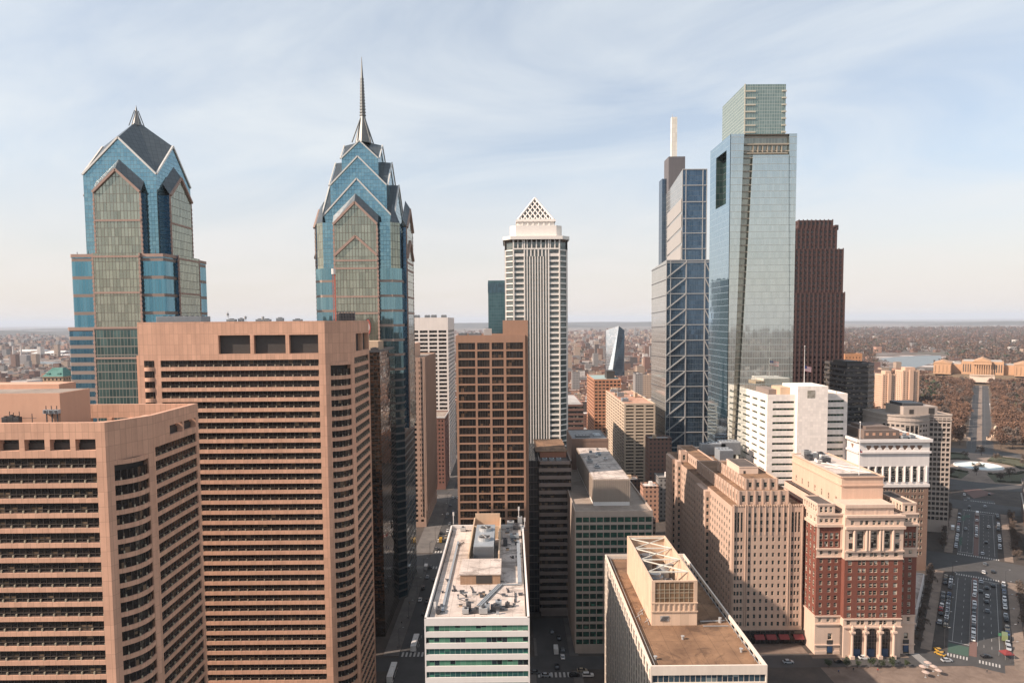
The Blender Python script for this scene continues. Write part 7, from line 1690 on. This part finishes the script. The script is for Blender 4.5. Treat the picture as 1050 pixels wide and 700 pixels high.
for i in top:
    hh = houses[i]; px, py = top[i]; cx, cyv, w, dp, h, a, r = hh
    wb_, rb_ = MB(), MB(); x0, x1, y0, y1, h = house_mb(hh, wb_, rb_)
    size = 'low' if h < 14 else ('mid-rise' if h < 27 else 'tall')
    if px < 75: where = 'at the far left beyond the salmon tower'
    elif px < 470: where = 'down the street past the white grid tower'
    elif px < 600: where = 'right behind the white ribbed pyramid tower' if px < 545 else 'just right of the white ribbed pyramid tower'
    elif px < 640: where = 'around the crystal glass tower'
    elif px < 735: where = 'left of the braced glass tower'
    elif px < 880: where = 'beyond the white block and granite tower'
    elif px < 965: where = 'among trees left of the parkway'
    else: where = 'among trees beside the museum'
    dist = 'near' if cyv < 750 else ('middle-distance' if cyv < 1300 else ('far' if cyv < 2200 else 'hazy distant'))
    lab = f'{size} {a} {dist} building with {r} roof {where}'
    t = thing('city_building', lab, 'building', (cx, cyv, 0), lab.replace('building', 'buildings'))
    parapet(wb_, rect(x0, x1, y0, y1), h - .45, .9, .5, wk.index(a))
    wb_.build('wall', WM, t); ro = rb_.build('roof', RMt, t)
    if cyv < 1500:
        q = MB(); ux, uy = rnd.uniform(x0 + 1, x1 - 4), rnd.uniform(y0 + 1, y1 - 4); q.box(ux, ux + rnd.uniform(2, 3.5), uy, uy + 3, h - .49, h + rnd.uniform(1, 3)); q.build('roof_hut', [rnd.choice([M_DB, M_TAN, M_WHITE, M_ORANGE2])], t)
wb_, rb_ = MB(), MB()
for i, hh in enumerate(houses):
    if i in top or hh[1] < 700 and i not in viset: continue
    house_mb(hh, wb_, rb_)
wb_.m = list(wb_.m); n = len(wb_.v); wb_.add(MB())
base = len(WM); rb_.m = [m + base for m in rb_.m]; wb_.add(rb_); o = wb_.build('far_city', WM + RMt); o['kind'] = 'stuff'
# storage sheds and pale tanks at the far left
for i, (px, py, w, h, n) in enumerate(((31, 360, 130, 22, 0), (45, 361.5, 120, 16, 0), (57, 360.5, 90, 18, 0), (62, 363.5, 60, 14, 1))):
    p = GP(px, py + 3); b = MB(); b.box(p.x - w/2, p.x + w/2, p.y, p.y + 60, 0, h*.7); b.hexa([(p.x - w/2, p.y - .2, h*.7), (p.x + w/2, p.y - .2, h*.7), (p.x + w/2, p.y + 60, h*.7), (p.x - w/2, p.y + 60, h*.7)], [(p.x - w/2 + 8, p.y + 20, h), (p.x + w/2 - 8, p.y + 20, h), (p.x + w/2 - 8, p.y + 40, h), (p.x - w/2 + 8, p.y + 40, h)])
    tag(b.build('pale_shed', [plain('pale_shed_metal', (.66, .62, .58), .6)]), ['largest pale shed roof in the haze above the copper roofed block', 'second pale shed to the right of the largest one in the haze', 'third pale shed, nearest the gabled tower, in the haze', 'small pale shed below the other three near the river bend'][i], 'shed')

# ------------------------------------------------------------------ trees
BARK = plain('bark', (.07, .05, .04), .9)
def twigm(name, a, b_):
    m, nt, bb = newmat(name); g = nd(nt, 'ShaderNodeNewGeometry'); oi = nd(nt, 'ShaderNodeObjectInfo')
    n = nd(nt, 'ShaderNodeTexNoise', {'Vector': g.outputs['Position'], 'Scale': .35, 'Detail': 3.0}); f = mth(nt, 'MULTIPLY_ADD', oi.outputs['Random'], .5, mth(nt, 'MULTIPLY', n.outputs[0], .6))
    nt.links.new(mixc(nt, f, a, b_), bb.inputs['Base Color']); bb.inputs['Roughness'].default_value = .95; return m
TW1, TW2, EVG = twigm('russet_twigs', (.085, .048, .032), (.19, .105, .065)), twigm('grey_brown_twigs', (.07, .052, .042), (.14, .105, .082)), twigm('evergreen_leaves', (.018, .03, .014), (.05, .065, .028))
def crown_mb(seed, r, h, n, sz):
    q = random.Random(seed); b = MB(); cl = [(Vector((q.gauss(0, .45), q.gauss(0, .45), q.uniform(-.5, .75))), q.uniform(.35, .6)) for _ in range(8)]
    for i in range(n):
        c, rr = q.choice(cl); v = Vector((q.gauss(0, 1), q.gauss(0, 1), q.gauss(0, 1))).normalized()*rr*(q.random()**.4) + c
        p = Vector((v.x*r, v.y*r, h*.62 + v.z*h*.36)); d = Vector((q.gauss(0, 1), q.gauss(0, 1), q.gauss(.5, 1))).normalized(); e = d.cross(Vector((q.gauss(0, 1), q.gauss(0, 1), q.gauss(0, 1)))).normalized(); L, w_ = sz*q.uniform(.6, 1.5), sz*q.uniform(.15, .4)
        b.face([p - e*w_, p + e*w_, p + d*L + e*w_*.5, p + d*L - e*w_*.5])
    return b
def trunk_mb(seed, r, h):
    q = random.Random(seed); b = MB(); b.cyl((0, 0), .32, 0, h*.4, 6, 0, .22)
    for i in range(6):
        a = i*1.05 + q.random(); p = Vector((0, 0, h*(.22 + .03*i))); e = Vector((math.cos(a)*r*.6, math.sin(a)*r*.6, h*q.uniform(.55, .85))); b.beam(p, e, .16); b.beam(p.lerp(e, .5), p.lerp(e, .5) + Vector((q.uniform(-1, 1)*r*.4, q.uniform(-1, 1)*r*.4, h*.22)), .1)
    b.beam((0, 0, h*.38), (q.uniform(-.4, .4), q.uniform(-.4, .4), h*.85), .2); return b
CRM, TRM = {}, {}
for kind, mat, n, sz in (('bare', TW1, 420, 1.3), ('grey', TW2, 380, 1.25), ('evergreen', EVG, 420, 1.3)):
    for k in range(3): CRM[kind, k] = crown_mb(100 + k, 5.2, 13.5, n, sz).mesh('crown', [mat]); TRM[kind, k] = trunk_mb(50 + k, 5.2, 13.5).mesh('trunk', [BARK])
def tree(x, y, z, s, kind, label, group):
    k = rnd.randrange(3); nm = {'bare': 'bare_tree', 'grey': 'bare_tree', 'evergreen': 'evergreen_tree'}[kind]
    t = thing(nm, label, 'tree', (x, y, z), group); t.rotation_euler = (0, 0, rnd.uniform(0, 6.28)); t.scale = (s, s, s*rnd.uniform(.9, 1.15))
    for nme, me in (('trunk', TRM[kind, k]), ('crown', CRM[kind, k])): o = bpy.data.objects.new(nme, me); COL.objects.link(o); o.parent = t
ORD = ['first', 'second', 'third', 'fourth', 'fifth', 'sixth', 'seventh', 'eighth', 'ninth', 'tenth', 'eleventh', 'twelfth', 'thirteenth', 'fourteenth', 'fifteenth', 'sixteenth', 'seventeenth', 'eighteenth', 'nineteenth', 'twentieth', 'twenty-first', 'twenty-second', 'twenty-third', 'twenty-fourth', 'twenty-fifth', 'twenty-sixth', 'twenty-seventh', 'twenty-eighth', 'twenty-ninth', 'thirtieth', 'thirty-first', 'thirty-second', 'thirty-third', 'thirty-fourth', 'thirty-fifth', 'thirty-sixth']
NT = 0
for side, word in ((-1, 'left'), (1, 'right')):
    for ri, off in enumerate((21, 31, 42, 56)):
        s = 930 + ri*7; i = 0
        while s < 1760 and i < 33:
            o = 2 + side*(off + rnd.uniform(-2, 2)); p = PK(s + rnd.uniform(-4, 4), o); kind = 'bare' if rnd.random() < .8 else 'grey'
            tree(p.x, p.y, 0, rnd.uniform(1.05, 1.6), kind, f'{ORD[i]} bare {"russet" if kind == "bare" else "grey-brown"} tree out from the circle, {["kerb", "second", "third", "outer"][ri]} row {word} of the boulevard', f'bare trees along the {word} of the boulevard'); i += 1; NT += 1; s += 25.5
i = 0
for (px, py, s, kind) in ((905, 425, 1.1, 'grey'), (950, 410, 1.5, 'evergreen'), (960, 406, 1.6, 'evergreen'), (956, 413, 1.4, 'evergreen'), (946, 417, 1.3, 'evergreen'), (940, 406, 1.2, 'bare'), (935, 412, 1.2, 'grey'), (925, 416, 1.1, 'bare'), (968, 415, 1.2, 'bare')):
    p = GP(px, py); tree(p.x, p.y, 0, s, kind, f'{ORD[i]} {"dark evergreen" if kind == "evergreen" else "bare brown"} tree of the clump between the peach towers and the boulevard', 'clump of trees by the peach towers'); i += 1
i = 0
for k in range(22):
    a = R_(k*16.4 + 4); r = 66 if k % 2 else 46
    if abs((a - math.pi/2 + TH) % (math.pi) ) < .22: continue
    c = PK(PKC, FR); tree(c.x + r*math.cos(a), c.y + r*math.sin(a), 0, rnd.uniform(.45, .7), 'grey', f'{ORD[i]} small bare tree counted anticlockwise round the fountain circle', 'small trees round the fountain circle'); i += 1
for side, word, o in ((-1, 'left', -19.6), (1, 'right', 21.2)):
    for i in range(12):
        s = 352 + i*9.4 if i < 11 else 456; s = 350 + i*9.2
        p = PK(s, o + rnd.uniform(-.5, .5)); 
        if any(a - 1 < p.x < b_ + 1 and c_ - 1 < p.y < d_ + 1 for a, b_, c_, d_, _ in FOOT): continue
        tree(p.x, p.y, .1, rnd.uniform(.34, .5), 'grey', f'{ORD[i]} small bare street tree on the {word} pavement of the nearest parkway block', f'street trees on the {word} pavement')
for side, word, o in ((-1, 'left', -16.6), (1, 'right', 21.2)):
    for i in range(10):
        p = PK(505 + i*11.5, o); tree(p.x, p.y, .1, rnd.uniform(.4, .55), 'grey', f'{ORD[i]} small bare street tree on the {word} of the parkway block before the circle', f'street trees on the {word} before the circle')
# woods that read as one mass
b = MB(); q = random.Random(5); n = 0; ev = MB(); b2 = MB()
def clump(b, x, y, z, s, k=13):
    for j in range(k):
        v = Vector((q.gauss(0, .45), q.gauss(0, .45), q.uniform(.25, 1))); p = Vector((x + v.x*s*6, y + v.y*s*6, z + v.z*s*12)); d = Vector((q.gauss(0, 1), q.gauss(0, 1), q.gauss(0, .7))).normalized(); e = d.cross(Vector((q.random(), q.random(), q.random()))).normalized(); L = s*q.uniform(2, 4.5)
        b.face([p - d*L*.5 - e*L*.25, p + d*L*.5 - e*L*.3, p + d*L*.45 + e*L*.3, p - d*L*.4 + e*L*.25])
while n < 6200:
    y = 650*math.exp(q.random()*2.55); px = q.uniform(860, 1065) if q.random() < .78 else q.uniform(-10, 862); x = (px - 523)/700*y
    if px <= 862 and y < 2500: continue
    if blocked(x, y, 6, True): continue
    s_, o_ = x*math.sin(TH) + y*math.cos(TH), x*math.cos(TH) - y*math.sin(TH)
    if (s_ - SM_ - 20)**2 + (o_ - 3)**2 < 190**2: continue
    s = q.uniform(.8, 1.3)*(1 + y/4500); clump(q.choices((ev, b, b2), (7, 55, 38))[0], x, y, 0, s, 13); n += 1
for i in range(420):
    a = q.uniform(0, 6.28); s_, o_ = SM_ + 20 + 150*math.sin(a)*q.uniform(.55, .95), 3 + 200*math.cos(a)*q.uniform(.62, 1)
    if -24 < o_ - 3 < 26 and s_ < SM_: continue
    if SM_ - 34 < s_ < SM_ + 75 and abs(o_ - 3) < 98: continue
    p = PK(s_, o_); clump(b, p.x, p.y, 4, 1.0)
o = b.build('far_woods', [TW1]); o['kind'] = 'stuff'; o = b2.build('far_woods', [TW2]); o['kind'] = 'stuff'; o = ev.build('far_woods', [EVG]); o['kind'] = 'stuff'
# ------------------------------------------------------------------ vehicles
TYRE = plain('tyre', (.02, .02, .02), .9); CGL = glass('car_glass', (.012, .014, .016), bay=9, floor=9, rough=.06, spec=.8)
CC = {'white': (.68, .66, .63), 'silver': (.40, .41, .42), 'black': (.018, .018, .02), 'grey': (.13, .135, .14), 'red': (.30, .025, .02), 'blue': (.035, .07, .17), 'yellow': (.45, .26, .04), 'tan': (.36, .29, .21)}
CMAT = {k: plain('car_paint_' + k, v, .25, .15) for k, v in CC.items()}
def loft(b, secs, m=0):
    """secs: list of (x, half width, z0, z1); skinned lengthwise"""
    for (xa, wa, a0, a1), (xb, wb2, b0, b1) in zip(secs, secs[1:]):
        A = [(xa, -wa, a0), (xa, wa, a0), (xa, wa*.96, a1), (xa, -wa*.96, a1)]; B = [(xb, -wb2, b0), (xb, wb2, b0), (xb, wb2*.96, b1), (xb, -wb2*.96, b1)]
        b.hexa(A, B, m)
def car_meshes(kind, col):
    body, cab, wh = MB(), MB(), MB()
    if kind == 'car':
        loft(body, [(-2.25, .80, .42, .80), (-2.1, .90, .30, .92), (-1.2, .93, .25, .98), (1.0, .93, .25, .95), (1.9, .90, .28, .84), (2.25, .78, .38, .68)])
        loft(cab, [(-1.85, .74, .93, .96), (-1.2, .80, .9, 1.40), (.35, .80, .9, 1.42), (1.15, .76, .88, .97)]); loft(body, [(-1.15, .70, 1.40, 1.47), (.3, .70, 1.42, 1.49)])
        ax = (-1.35, 1.4); r = .33
    elif kind == 'suv':
        loft(body, [(-2.35, .88, .45, 1.0), (-2.2, .95, .35, 1.1), (1.0, .97, .32, 1.1), (2.0, .94, .36, 1.02), (2.35, .84, .45, .85)])
        loft(cab, [(-2.2, .84, 1.08, 1.3), (-1.9, .86, 1.06, 1.68), (.3, .86, 1.06, 1.72), (1.05, .82, 1.05, 1.15)]); loft(body, [(-1.95, .76, 1.68, 1.76), (.3, .76, 1.72, 1.79)]); ax = (-1.4, 1.45); r = .38
    elif kind == 'van':
        loft(body, [(-3.2, 1.0, .5, 2.75), (1.4, 1.0, .45, 2.8), (1.9, .98, .45, 2.3), (2.7, .95, .5, 1.3), (3.0, .88, .55, 1.1)])
        loft(cab, [(1.55, 1.0, 1.5, 2.3), (1.95, .96, 1.45, 2.2), (2.65, .9, 1.32, 1.4)]); ax = (-2.0, 2.0); r = .42
    elif kind == 'bus':
        loft(body, [(-6.1, 1.25, .4, 2.9), (-5.9, 1.28, .35, 3.05), (5.8, 1.28, .35, 3.05), (6.1, 1.22, .4, 2.9)]); loft(body, [(-4.5, .8, 3.05, 3.35), (-1.5, .8, 3.05, 3.35)]); loft(body, [(1.5, .7, 3.05, 3.28), (3.8, .7, 3.05, 3.28)])
        loft(cab, [(-5.6, 1.30, 1.35, 2.45), (5.4, 1.30, 1.35, 2.45)]); loft(cab, [(5.95, 1.1, 1.2, 2.6), (6.14, 1.05, 1.2, 2.55)]); ax = (-3.4, 3.6); r = .5
    for x in ax:
        for s in (-1, 1):
            n = 10; yc = s*(.80 if kind in ('car', 'suv') else (.9 if kind == 'van' else 1.18)); A = [(x + r*math.cos(2*math.pi*i/n), yc - .13, r + r*math.sin(2*math.pi*i/n)) for i in range(n)]; B = [(p[0], yc + .13, p[2]) for p in A]
            wh.hexa(A, B, 0)
    def one(i):                                                # single wheel meshes
        w = MB(); per = 12; nf = len(wh.f)//4; 
        for f in wh.f[i*nf:(i + 1)*nf]: w.face([wh.v[k] for k in f], 0)
        return w.mesh('wheel', [TYRE])
    return body.mesh('body', [CMAT[col]]), cab.mesh('window_glass', [CGL]), [one(i) for i in range(4)]
VM = {}
def vehicle(kind, col, x, y, ang, label, group, z=.04, wheels=True):
    if (kind, col) not in VM: VM[kind, col] = car_meshes(kind, col)
    bd, gl, ws = VM[kind, col]; nm = {'car': 'parked_car' if 'parked' in label else 'car', 'suv': 'parked_car' if 'parked' in label else 'car', 'van': 'delivery_van', 'bus': 'city_bus'}[kind]
    t = thing(nm, label, {'car': 'car', 'suv': 'car', 'van': 'van', 'bus': 'bus'}[kind], (x, y, z), group); t.rotation_euler = (0, 0, ang)
    for nme, me in [('body', bd), ('window_glass', gl)] + ([('wheel', w) for w in ws] if wheels else []): o = bpy.data.objects.new(nme, me); COL.objects.link(o); o.parent = t
rnd = random.Random(99); PA = math.pi/2 - TH
def colr(w=None): return rnd.choices(list(CC), w or (24, 20, 26, 18, 5, 7, 0, 3))[0]
def row(s0, s1, st, o, where, group, flip=0, skip=.1, w=None, z=.04, kinds=('car', 'car', 'suv')):
    s, i = s0, 0
    while s < s1:
        if rnd.random() > skip:
            c = colr(w); p = PK(s + rnd.uniform(-.3, .3), o + rnd.uniform(-.15, .15)); vehicle(rnd.choice(kinds), c, p.x, p.y, PA + (math.pi if flip else 0), f'{c} car, {ORD[i]} {where}', group, z, wheels=s < 470); i += 1
        s += st
row(368, 450, 5.4, 1.0, 'parked on the red median of the nearest parkway block', 'cars parked on the median', w=(60, 20, 8, 10, 0, 2, 0, 0), z=.14)
row(372, 456, 5.6, -10.1, 'parked along the left kerb of the nearest parkway block', 'cars parked on the left kerb', skip=.12)
row(384, 450, 6.2, -13.4 + 20*0 - 5.4, 'parked in the left lay-by beyond the pavement', 'cars parked in the left lay-by', skip=.3) if False else None
row(374, 456, 5.9, -12.7, 'parked in the outer left row of the nearest parkway block', 'cars parked in the outer left row', skip=.2)
row(366, 456, 5.8, 13.9, 'parked along the right kerb of the nearest parkway block', 'cars parked on the right kerb', 1, .2)
row(384, 455, 6.5, 23.4, 'parked in the lane right of the right pavement', 'cars parked beyond the right pavement', 1, .2)
row(508, 614, 5.7, -9.6, 'parked at the left kerb before the fountain circle', 'cars parked left before the circle', skip=.15)
row(508, 614, 5.7, 13.6, 'parked at the right kerb before the fountain circle', 'cars parked right before the circle', 1, .2)
row(540, 596, 6.0, 1.1, 'parked on the median before the fountain circle', 'cars parked on the median before the circle', w=(50, 20, 10, 10, 0, 0, 0, 10), skip=.35, z=.14)
mv = [(452, 3.8, 'silver', 0), (443, 6.3, 'black', 0), (430, 6.5, 'white', 0), (421, 6.2, 'black', 0), (408, 6.4, 'grey', 0), (449, 9.3, 'black', 0), (436, 3.7, 'black', 0), (470, 5.0, 'white', 0), (486, 5.6, 'grey', 0), (474, 9.4, 'black', 0), (507, 4.4, 'silver', 0), (560, -5.2, 'grey', 1), (534, 6.4, 'black', 0), (575, 8.0, 'white', 0), (628, -4, 'black', 1), (636, 6, 'silver', 0), (655, -5, 'grey', 1), (670, -8, 'white', 1), (682, 9, 'black', 0)]
for i, (s, o, c, f) in enumerate(mv): p = PK(s, o); vehicle('car', c, p.x, p.y, PA + (math.pi if f else 0), f'{c} car driving on the parkway, {ORD[i]} of the moving cars from the near crossing', 'cars driving on the parkway', wheels=s < 480)
for k, (px, py, c) in enumerate(((962, 667, 'yellow'), (964, 671, 'yellow'))): p = GP(px, py); vehicle('car', c, p.x, p.y, PA + .7 + k*.4, ['rear yellow taxi turning at the hotel-side corner', 'front yellow taxi at the corner, nearer the crosswalk'][k], 'yellow taxis')
p = PK(607, 1.2); vehicle('van', 'white', p.x, p.y, PA, 'white box van on the median just before the circle', None, .14)
p = PK(548, -12.8 - 4.2 + 3.5); vehicle('van', 'white', PK(556, -12.6).x, PK(556, -12.6).y, PA, 'white van parked on the left pavement before the circle', None, .14)
# along the canyon street on the left
def srow(x, y0, y1, st, where, group, flip, skip):
    y, i = y0, 0
    while y < y1 and i < 34:
        if rnd.random() > skip and not (400 < y < 428 or 570 < y < 590):
            c = colr(); vehicle(rnd.choice(('car', 'suv', 'car')), c, x + rnd.uniform(-.2, .2), y, math.pi/2 + (math.pi if flip else 0), f'{c} car, {ORD[i]} {where}', group, wheels=y < 420); i += 1
        y += st
srow(-48.6, 352, 690, 8.0, 'parked along the left kerb of the canyon street', 'cars on the left kerb of the canyon street', 0, .3)
srow(-29.6, 297, 690, 7.2, 'parked along the right kerb of the canyon street', 'cars on the right kerb of the canyon street', 0, .25)
srow(-44.6, 335, 800, 15, 'driving in the left lane of the canyon street', 'cars driving left lane of the canyon street', 1, .3)
srow(-37.2, 340, 800, 12, 'driving in the middle lane of the canyon street', 'cars driving middle lane of the canyon street', 0, .3)
srow(-33.6, 330, 800, 14, 'driving in the right lane of the canyon street', 'cars driving right lane of the canyon street', 0, .35)
p = GP(403, 690); vehicle('bus', 'white', p.x, p.y - 2, math.pi/2, 'nearer white-roofed bus, at the crosswalk of the canyon street', 'city buses')
p = GP(425, 664); vehicle('bus', 'white', p.x, p.y + 2, math.pi/2, 'farther white-roofed bus, beyond the crosswalk in the canyon street', 'city buses')
p = GP(452, 555); vehicle('van', 'yellow', p.x, p.y, math.pi/2, 'yellow truck far up the canyon street', None)
p = GP(437, 583); vehicle('van', 'white', p.x, p.y, math.pi/2, 'white van crossing far up the canyon street', None)
for i, (px, py, k, c, a) in enumerate(((570, 668, 'van', 'white', 1.57), (577, 667, 'suv', 'grey', 1.57), (577, 674, 'car', 'white', 1.57), (571, 684, 'car', 'black', 1.57), (560, 693, 'car', 'silver', 0), (589, 693, 'car', 'black', 0), (603, 693, 'suv', 'white', 0), (549, 690, 'car', 'grey', 0), (597, 688, 'car', 'tan', 0), (573, 655, 'car', 'black', 1.57), (566, 648, 'car', 'grey', 1.57))):
    p = GP(px, py); vehicle(k, c, p.x, p.y, a, f'{c} {"van" if k == "van" else "car"}, {ORD[i]} of those in the shaded side street between the slabs', 'vehicles in the shaded side street')
for i, (x, y, c) in enumerate(((140, 283, 'black'), (152, 286, 'white'), (163, 282.5, 'grey'), (118, 283, 'silver'), (106, 286.5, 'black'), (186, 283, 'silver'), (205, 286, 'black'), (222, 283, 'red'))):
    vehicle('car', c, x, y, 0, f'{c} car, {ORD[i]} on the cross street in front of the brick and cream block', 'cars on the cross street')

# ------------------------------------------------------------------ street furniture and stalls
def lamp(x, y, label, group, h=9.0):
    t = thing('street_lamp', label, 'street lamp', (x, y, 0), group); b = MB(); b.cyl((x, y), .13, .1, h, 7, 0, .08); b.beam((x, y, h - .1), (x + 1.9, y, h + .4), .1); b.build('pole', [M_DSTEEL], t)
    b = MB(); b.box(x + 1.6, x + 2.4, y - .16, y + .16, h + .32, h + .5); b.build('lamp_head', [M_STEEL], t)
for i in range(6):
    for sd, o in (('left', -9.4), ('right', 14.9)): p = PK(352 + i*20, o - .2); lamp(p.x, p.y, f'{ORD[i]} grey street lamp on the {sd} kerb of the nearest parkway block', f'street lamps on the {sd} kerb')
for i in range(9): lamp(-51.2, 300 + i*30, f'{ORD[i]} street lamp along the left pavement of the canyon street', 'street lamps in the canyon street')
for px, lab in ((986, 'left of two pale columned war memorial blocks on the boulevard'), (1020.5, 'right of two pale columned war memorial blocks on the boulevard')):
    p = GP(px, 451); t = thing('memorial', lab, 'monument', (p.x, p.y, 0), 'pale memorials'); b = MB(); b.box(p.x - 8, p.x + 8, p.y - 4, p.y + 4, 0, 3.5); b.box(p.x - 3.4, p.x + 3.4, p.y - 2.4, p.y + 2.4, 3.5, 7); b.build('base', [stone('memorial_stone', (.56, .42, .31), var=.1)], t)
    b = MB(); b.cyl((p.x, p.y), 2.4, 7, 15.5, 10, 0, 1.9); b.cyl((p.x, p.y), 2.0, 15.5, 17.6, 10, 0, .3); b.build('column', [MC['memorial_stone']], t)
p = GP(1030, 655); ang = PA
t = thing('food_truck', 'green and yellow food truck at the right kerb of the parkway', 'food truck', (p.x, p.y, 0)); t.rotation_euler = (0, 0, ang)
def local(t, mb, name, mats): o = bpy.data.objects.new(name, mb.mesh(name, mats)); COL.objects.link(o); o.parent = t; return o
b = MB(); loft(b, [(-3.2, 1.15, .5, 2.9), (1.6, 1.15, .5, 2.95), (1.9, 1.1, .5, 2.2), (2.8, 1.0, .55, 1.4)]); local(t, b, 'body', [plain('lime_paint', (.15, .18, .08), .4)])
b = MB(); b.hexa([(-2.4, 1.2, 2.2), (1.0, 1.2, 2.2), (1.0, 2.4, 1.9), (-2.4, 2.4, 1.9)], [(-2.4, 1.2, 2.3), (1.0, 1.2, 2.3), (1.0, 2.4, 2.0), (-2.4, 2.4, 2.0)]); local(t, b, 'awning', [plain('green_canvas', (.03, .12, .06), .8)])
for x in (-2, 1.9):
    for s in (-1, 1):
        b = MB(); A = [(x + .45*math.cos(i*.628), s*1.0 - .15, .45 + .45*math.sin(i*.628)) for i in range(10)]; b.hexa(A, [(q[0], q[1] + .3, q[2]) for q in A]); local(t, b, 'wheel', [TYRE])
p = GP(1032, 674); t = thing('market_tent', 'bright red peaked canopy tent at the right kerb near the crosswalk', 'tent', (p.x, p.y, 0))
b = MB()
A = [(p.x - 2, p.y - 2, 2.4), (p.x + 2, p.y - 2, 2.4), (p.x + 2, p.y + 2, 2.4), (p.x - 2, p.y + 2, 2.4)]; b.hexa(A, [(p.x - .1, p.y - .1, 3.7), (p.x + .1, p.y - .1, 3.7), (p.x + .1, p.y + .1, 3.7), (p.x - .1, p.y + .1, 3.7)]); b.hexa([(x, y, 2.0) for x, y, _ in A], A, bot=False, top=False); b.build('canopy', [plain('tent_red', (.18, .03, .03), .7)], t)
for sx in (-1.9, 1.9):
    for sy in (-1.9, 1.9): b = MB(); b.cyl((p.x + sx, p.y + sy), .05, 0, 2.4, 6); b.build('leg', [M_STEEL], t)
# pale parasols on the sunlit corner
for i, (px, py) in enumerate(((946, 688), (951, 684), (957, 688), (962, 692), (949, 694))):
    p = GP(px, py); t = thing('parasol', f'{["first", "second", "third", "fourth", "fifth"][i]} pale pink parasol from the brick block on the sunlit corner', 'parasol', (p.x, p.y, 0), 'pale parasols on the corner'); b = MB(); b.cyl((p.x, p.y), 1.5, 2.3, 2.9, 8, 0, .1); b.build('canopy', [plain('pale_canvas', (.42, .32, .27), .8)], t); b = MB(); b.cyl((p.x, p.y), .05, 0, 2.4, 6); b.cyl((p.x, p.y), .4, 0, .12, 8); b.build('pole', [M_STEEL], t)
# people on foot: continuous small figures
def person(x, y, ang, coat, legs, label, walk=.25):
    t = bpy.data.objects.new('person', None)
    me = bpy.data.meshes.new('person'); V = [(0, 0, .95), (0, 0, 1.2), (0, 0, 1.42), (0, 0, 1.55), (0, 0, 1.72), (.1, 0, .9), (.1 , walk, .5), (.1, walk*1.2, .05), (-.1, 0, .9), (-.1, -walk, .5), (-.1, -walk*1.3, .06), (.2, 0, 1.4), (.25, -walk*.6, 1.12), (.23, -walk*.4, .85), (-.2, 0, 1.4), (-.25, walk*.6, 1.12), (-.23, walk*.5, .85)]
    E = [(0, 1), (1, 2), (2, 3), (3, 4), (0, 5), (5, 6), (6, 7), (0, 8), (8, 9), (9, 10), (2, 11), (11, 12), (12, 13), (2, 14), (14, 15), (15, 16)]; rad = [.15, .15, .17, .07, .11, .10, .07, .05, .10, .07, .05, .08, .055, .04, .08, .055, .04]
    me.from_pydata(V, E, []); o = bpy.data.objects.new('person', me); COL.objects.link(o); md = o.modifiers.new('skin', 'SKIN'); 
    if not me.skin_vertices: me.attributes
    for i, r in enumerate(rad): me.skin_vertices[0].data[i].radius = (r, r)
    me.skin_vertices[0].data[0].use_root = True; sb = o.modifiers.new('sub', 'SUBSURF'); sb.levels = 1; sb.render_levels = 1
    m, nt, bb = newmat('person_cloth'); z = nd(nt, 'ShaderNodeSeparateXYZ', {0: nd(nt, 'ShaderNodeTexCoord').outputs['Object']}).outputs[2]
    c1 = mixc(nt, mth(nt, 'GREATER_THAN', z, .92), legs, coat); c2 = mixc(nt, mth(nt, 'GREATER_THAN', z, 1.5), c1, (.35, .22, .16)); c3 = mixc(nt, mth(nt, 'GREATER_THAN', z, 1.70), c2, (.04, .03, .02)); nt.links.new(c3, bb.inputs['Base Color']); bb.inputs['Roughness'].default_value = .9; me.materials.append(m)
    o.location = (x, y, .14); o.rotation_euler = (0, 0, ang); tag(o, label, 'person', 'pedestrians'); return o
for i, (px, py, cn, col) in enumerate(((1044, 640, 'black', (.02, .02, .02)), (1042, 612, 'red', (.3, .04, .03)), (960, 640, 'dark blue', (.03, .04, .1)), (958, 660, 'grey', (.15, .15, .15)), (412, 640, 'black', (.02, .02, .02)), (420, 620, 'tan', (.3, .22, .14)), (408, 665, 'grey', (.14, .14, .14)), (418, 634, 'white', (.5, .5, .48)), (875, 688, 'black', (.02, .02, .02)), (900, 689, 'red', (.3, .03, .03)), (860, 690, 'blue', (.05, .08, .2)), (1012, 690, 'black', (.02, .02, .02)))):
    p = GP(px, py); wh_ = 'right parkway pavement' if px > 1030 else ('crossing in front of the parkway' if px > 1000 else ('left parkway pavement' if px > 950 else ('pavement below the columned entrance' if px > 800 else 'left pavement of the canyon street')))
    person(p.x, p.y, rnd.uniform(0, 6.28), col, (.03, .03, .04), f'walking person in a {cn} coat on the {wh_}')
for i, px in enumerate((868, 879, 893, 905, 915, 930, 850)):
    p = GP(px, 684.5); tree(p.x, p.y, .14, .24 if i % 2 else .3, 'evergreen', f'{ORD[i]} small dark shrub tree before the columned entrance, counted from its left end', 'small shrubs before the columned entrance')
# ------------------------------------------------------------------ air
m = bpy.data.materials.new('haze_air'); m.use_nodes = True; nt = m.node_tree; nt.nodes.clear(); out = nt.nodes.new('ShaderNodeOutputMaterial'); pv = nt.nodes.new('ShaderNodeVolumePrincipled'); pv.inputs['Color'].default_value = (.76, .85, .96, 1); pv.inputs['Density'].default_value = 3.8e-5; pv.inputs['Anisotropy'].default_value = 0.0; nt.links.new(pv.outputs[0], out.inputs['Volume'])
b = MB(); b.box(BX[0], BX[1], BX[2], BX[3], -1.0, 352.0); o = b.build('haze', [m]); o['kind'] = 'stuff'
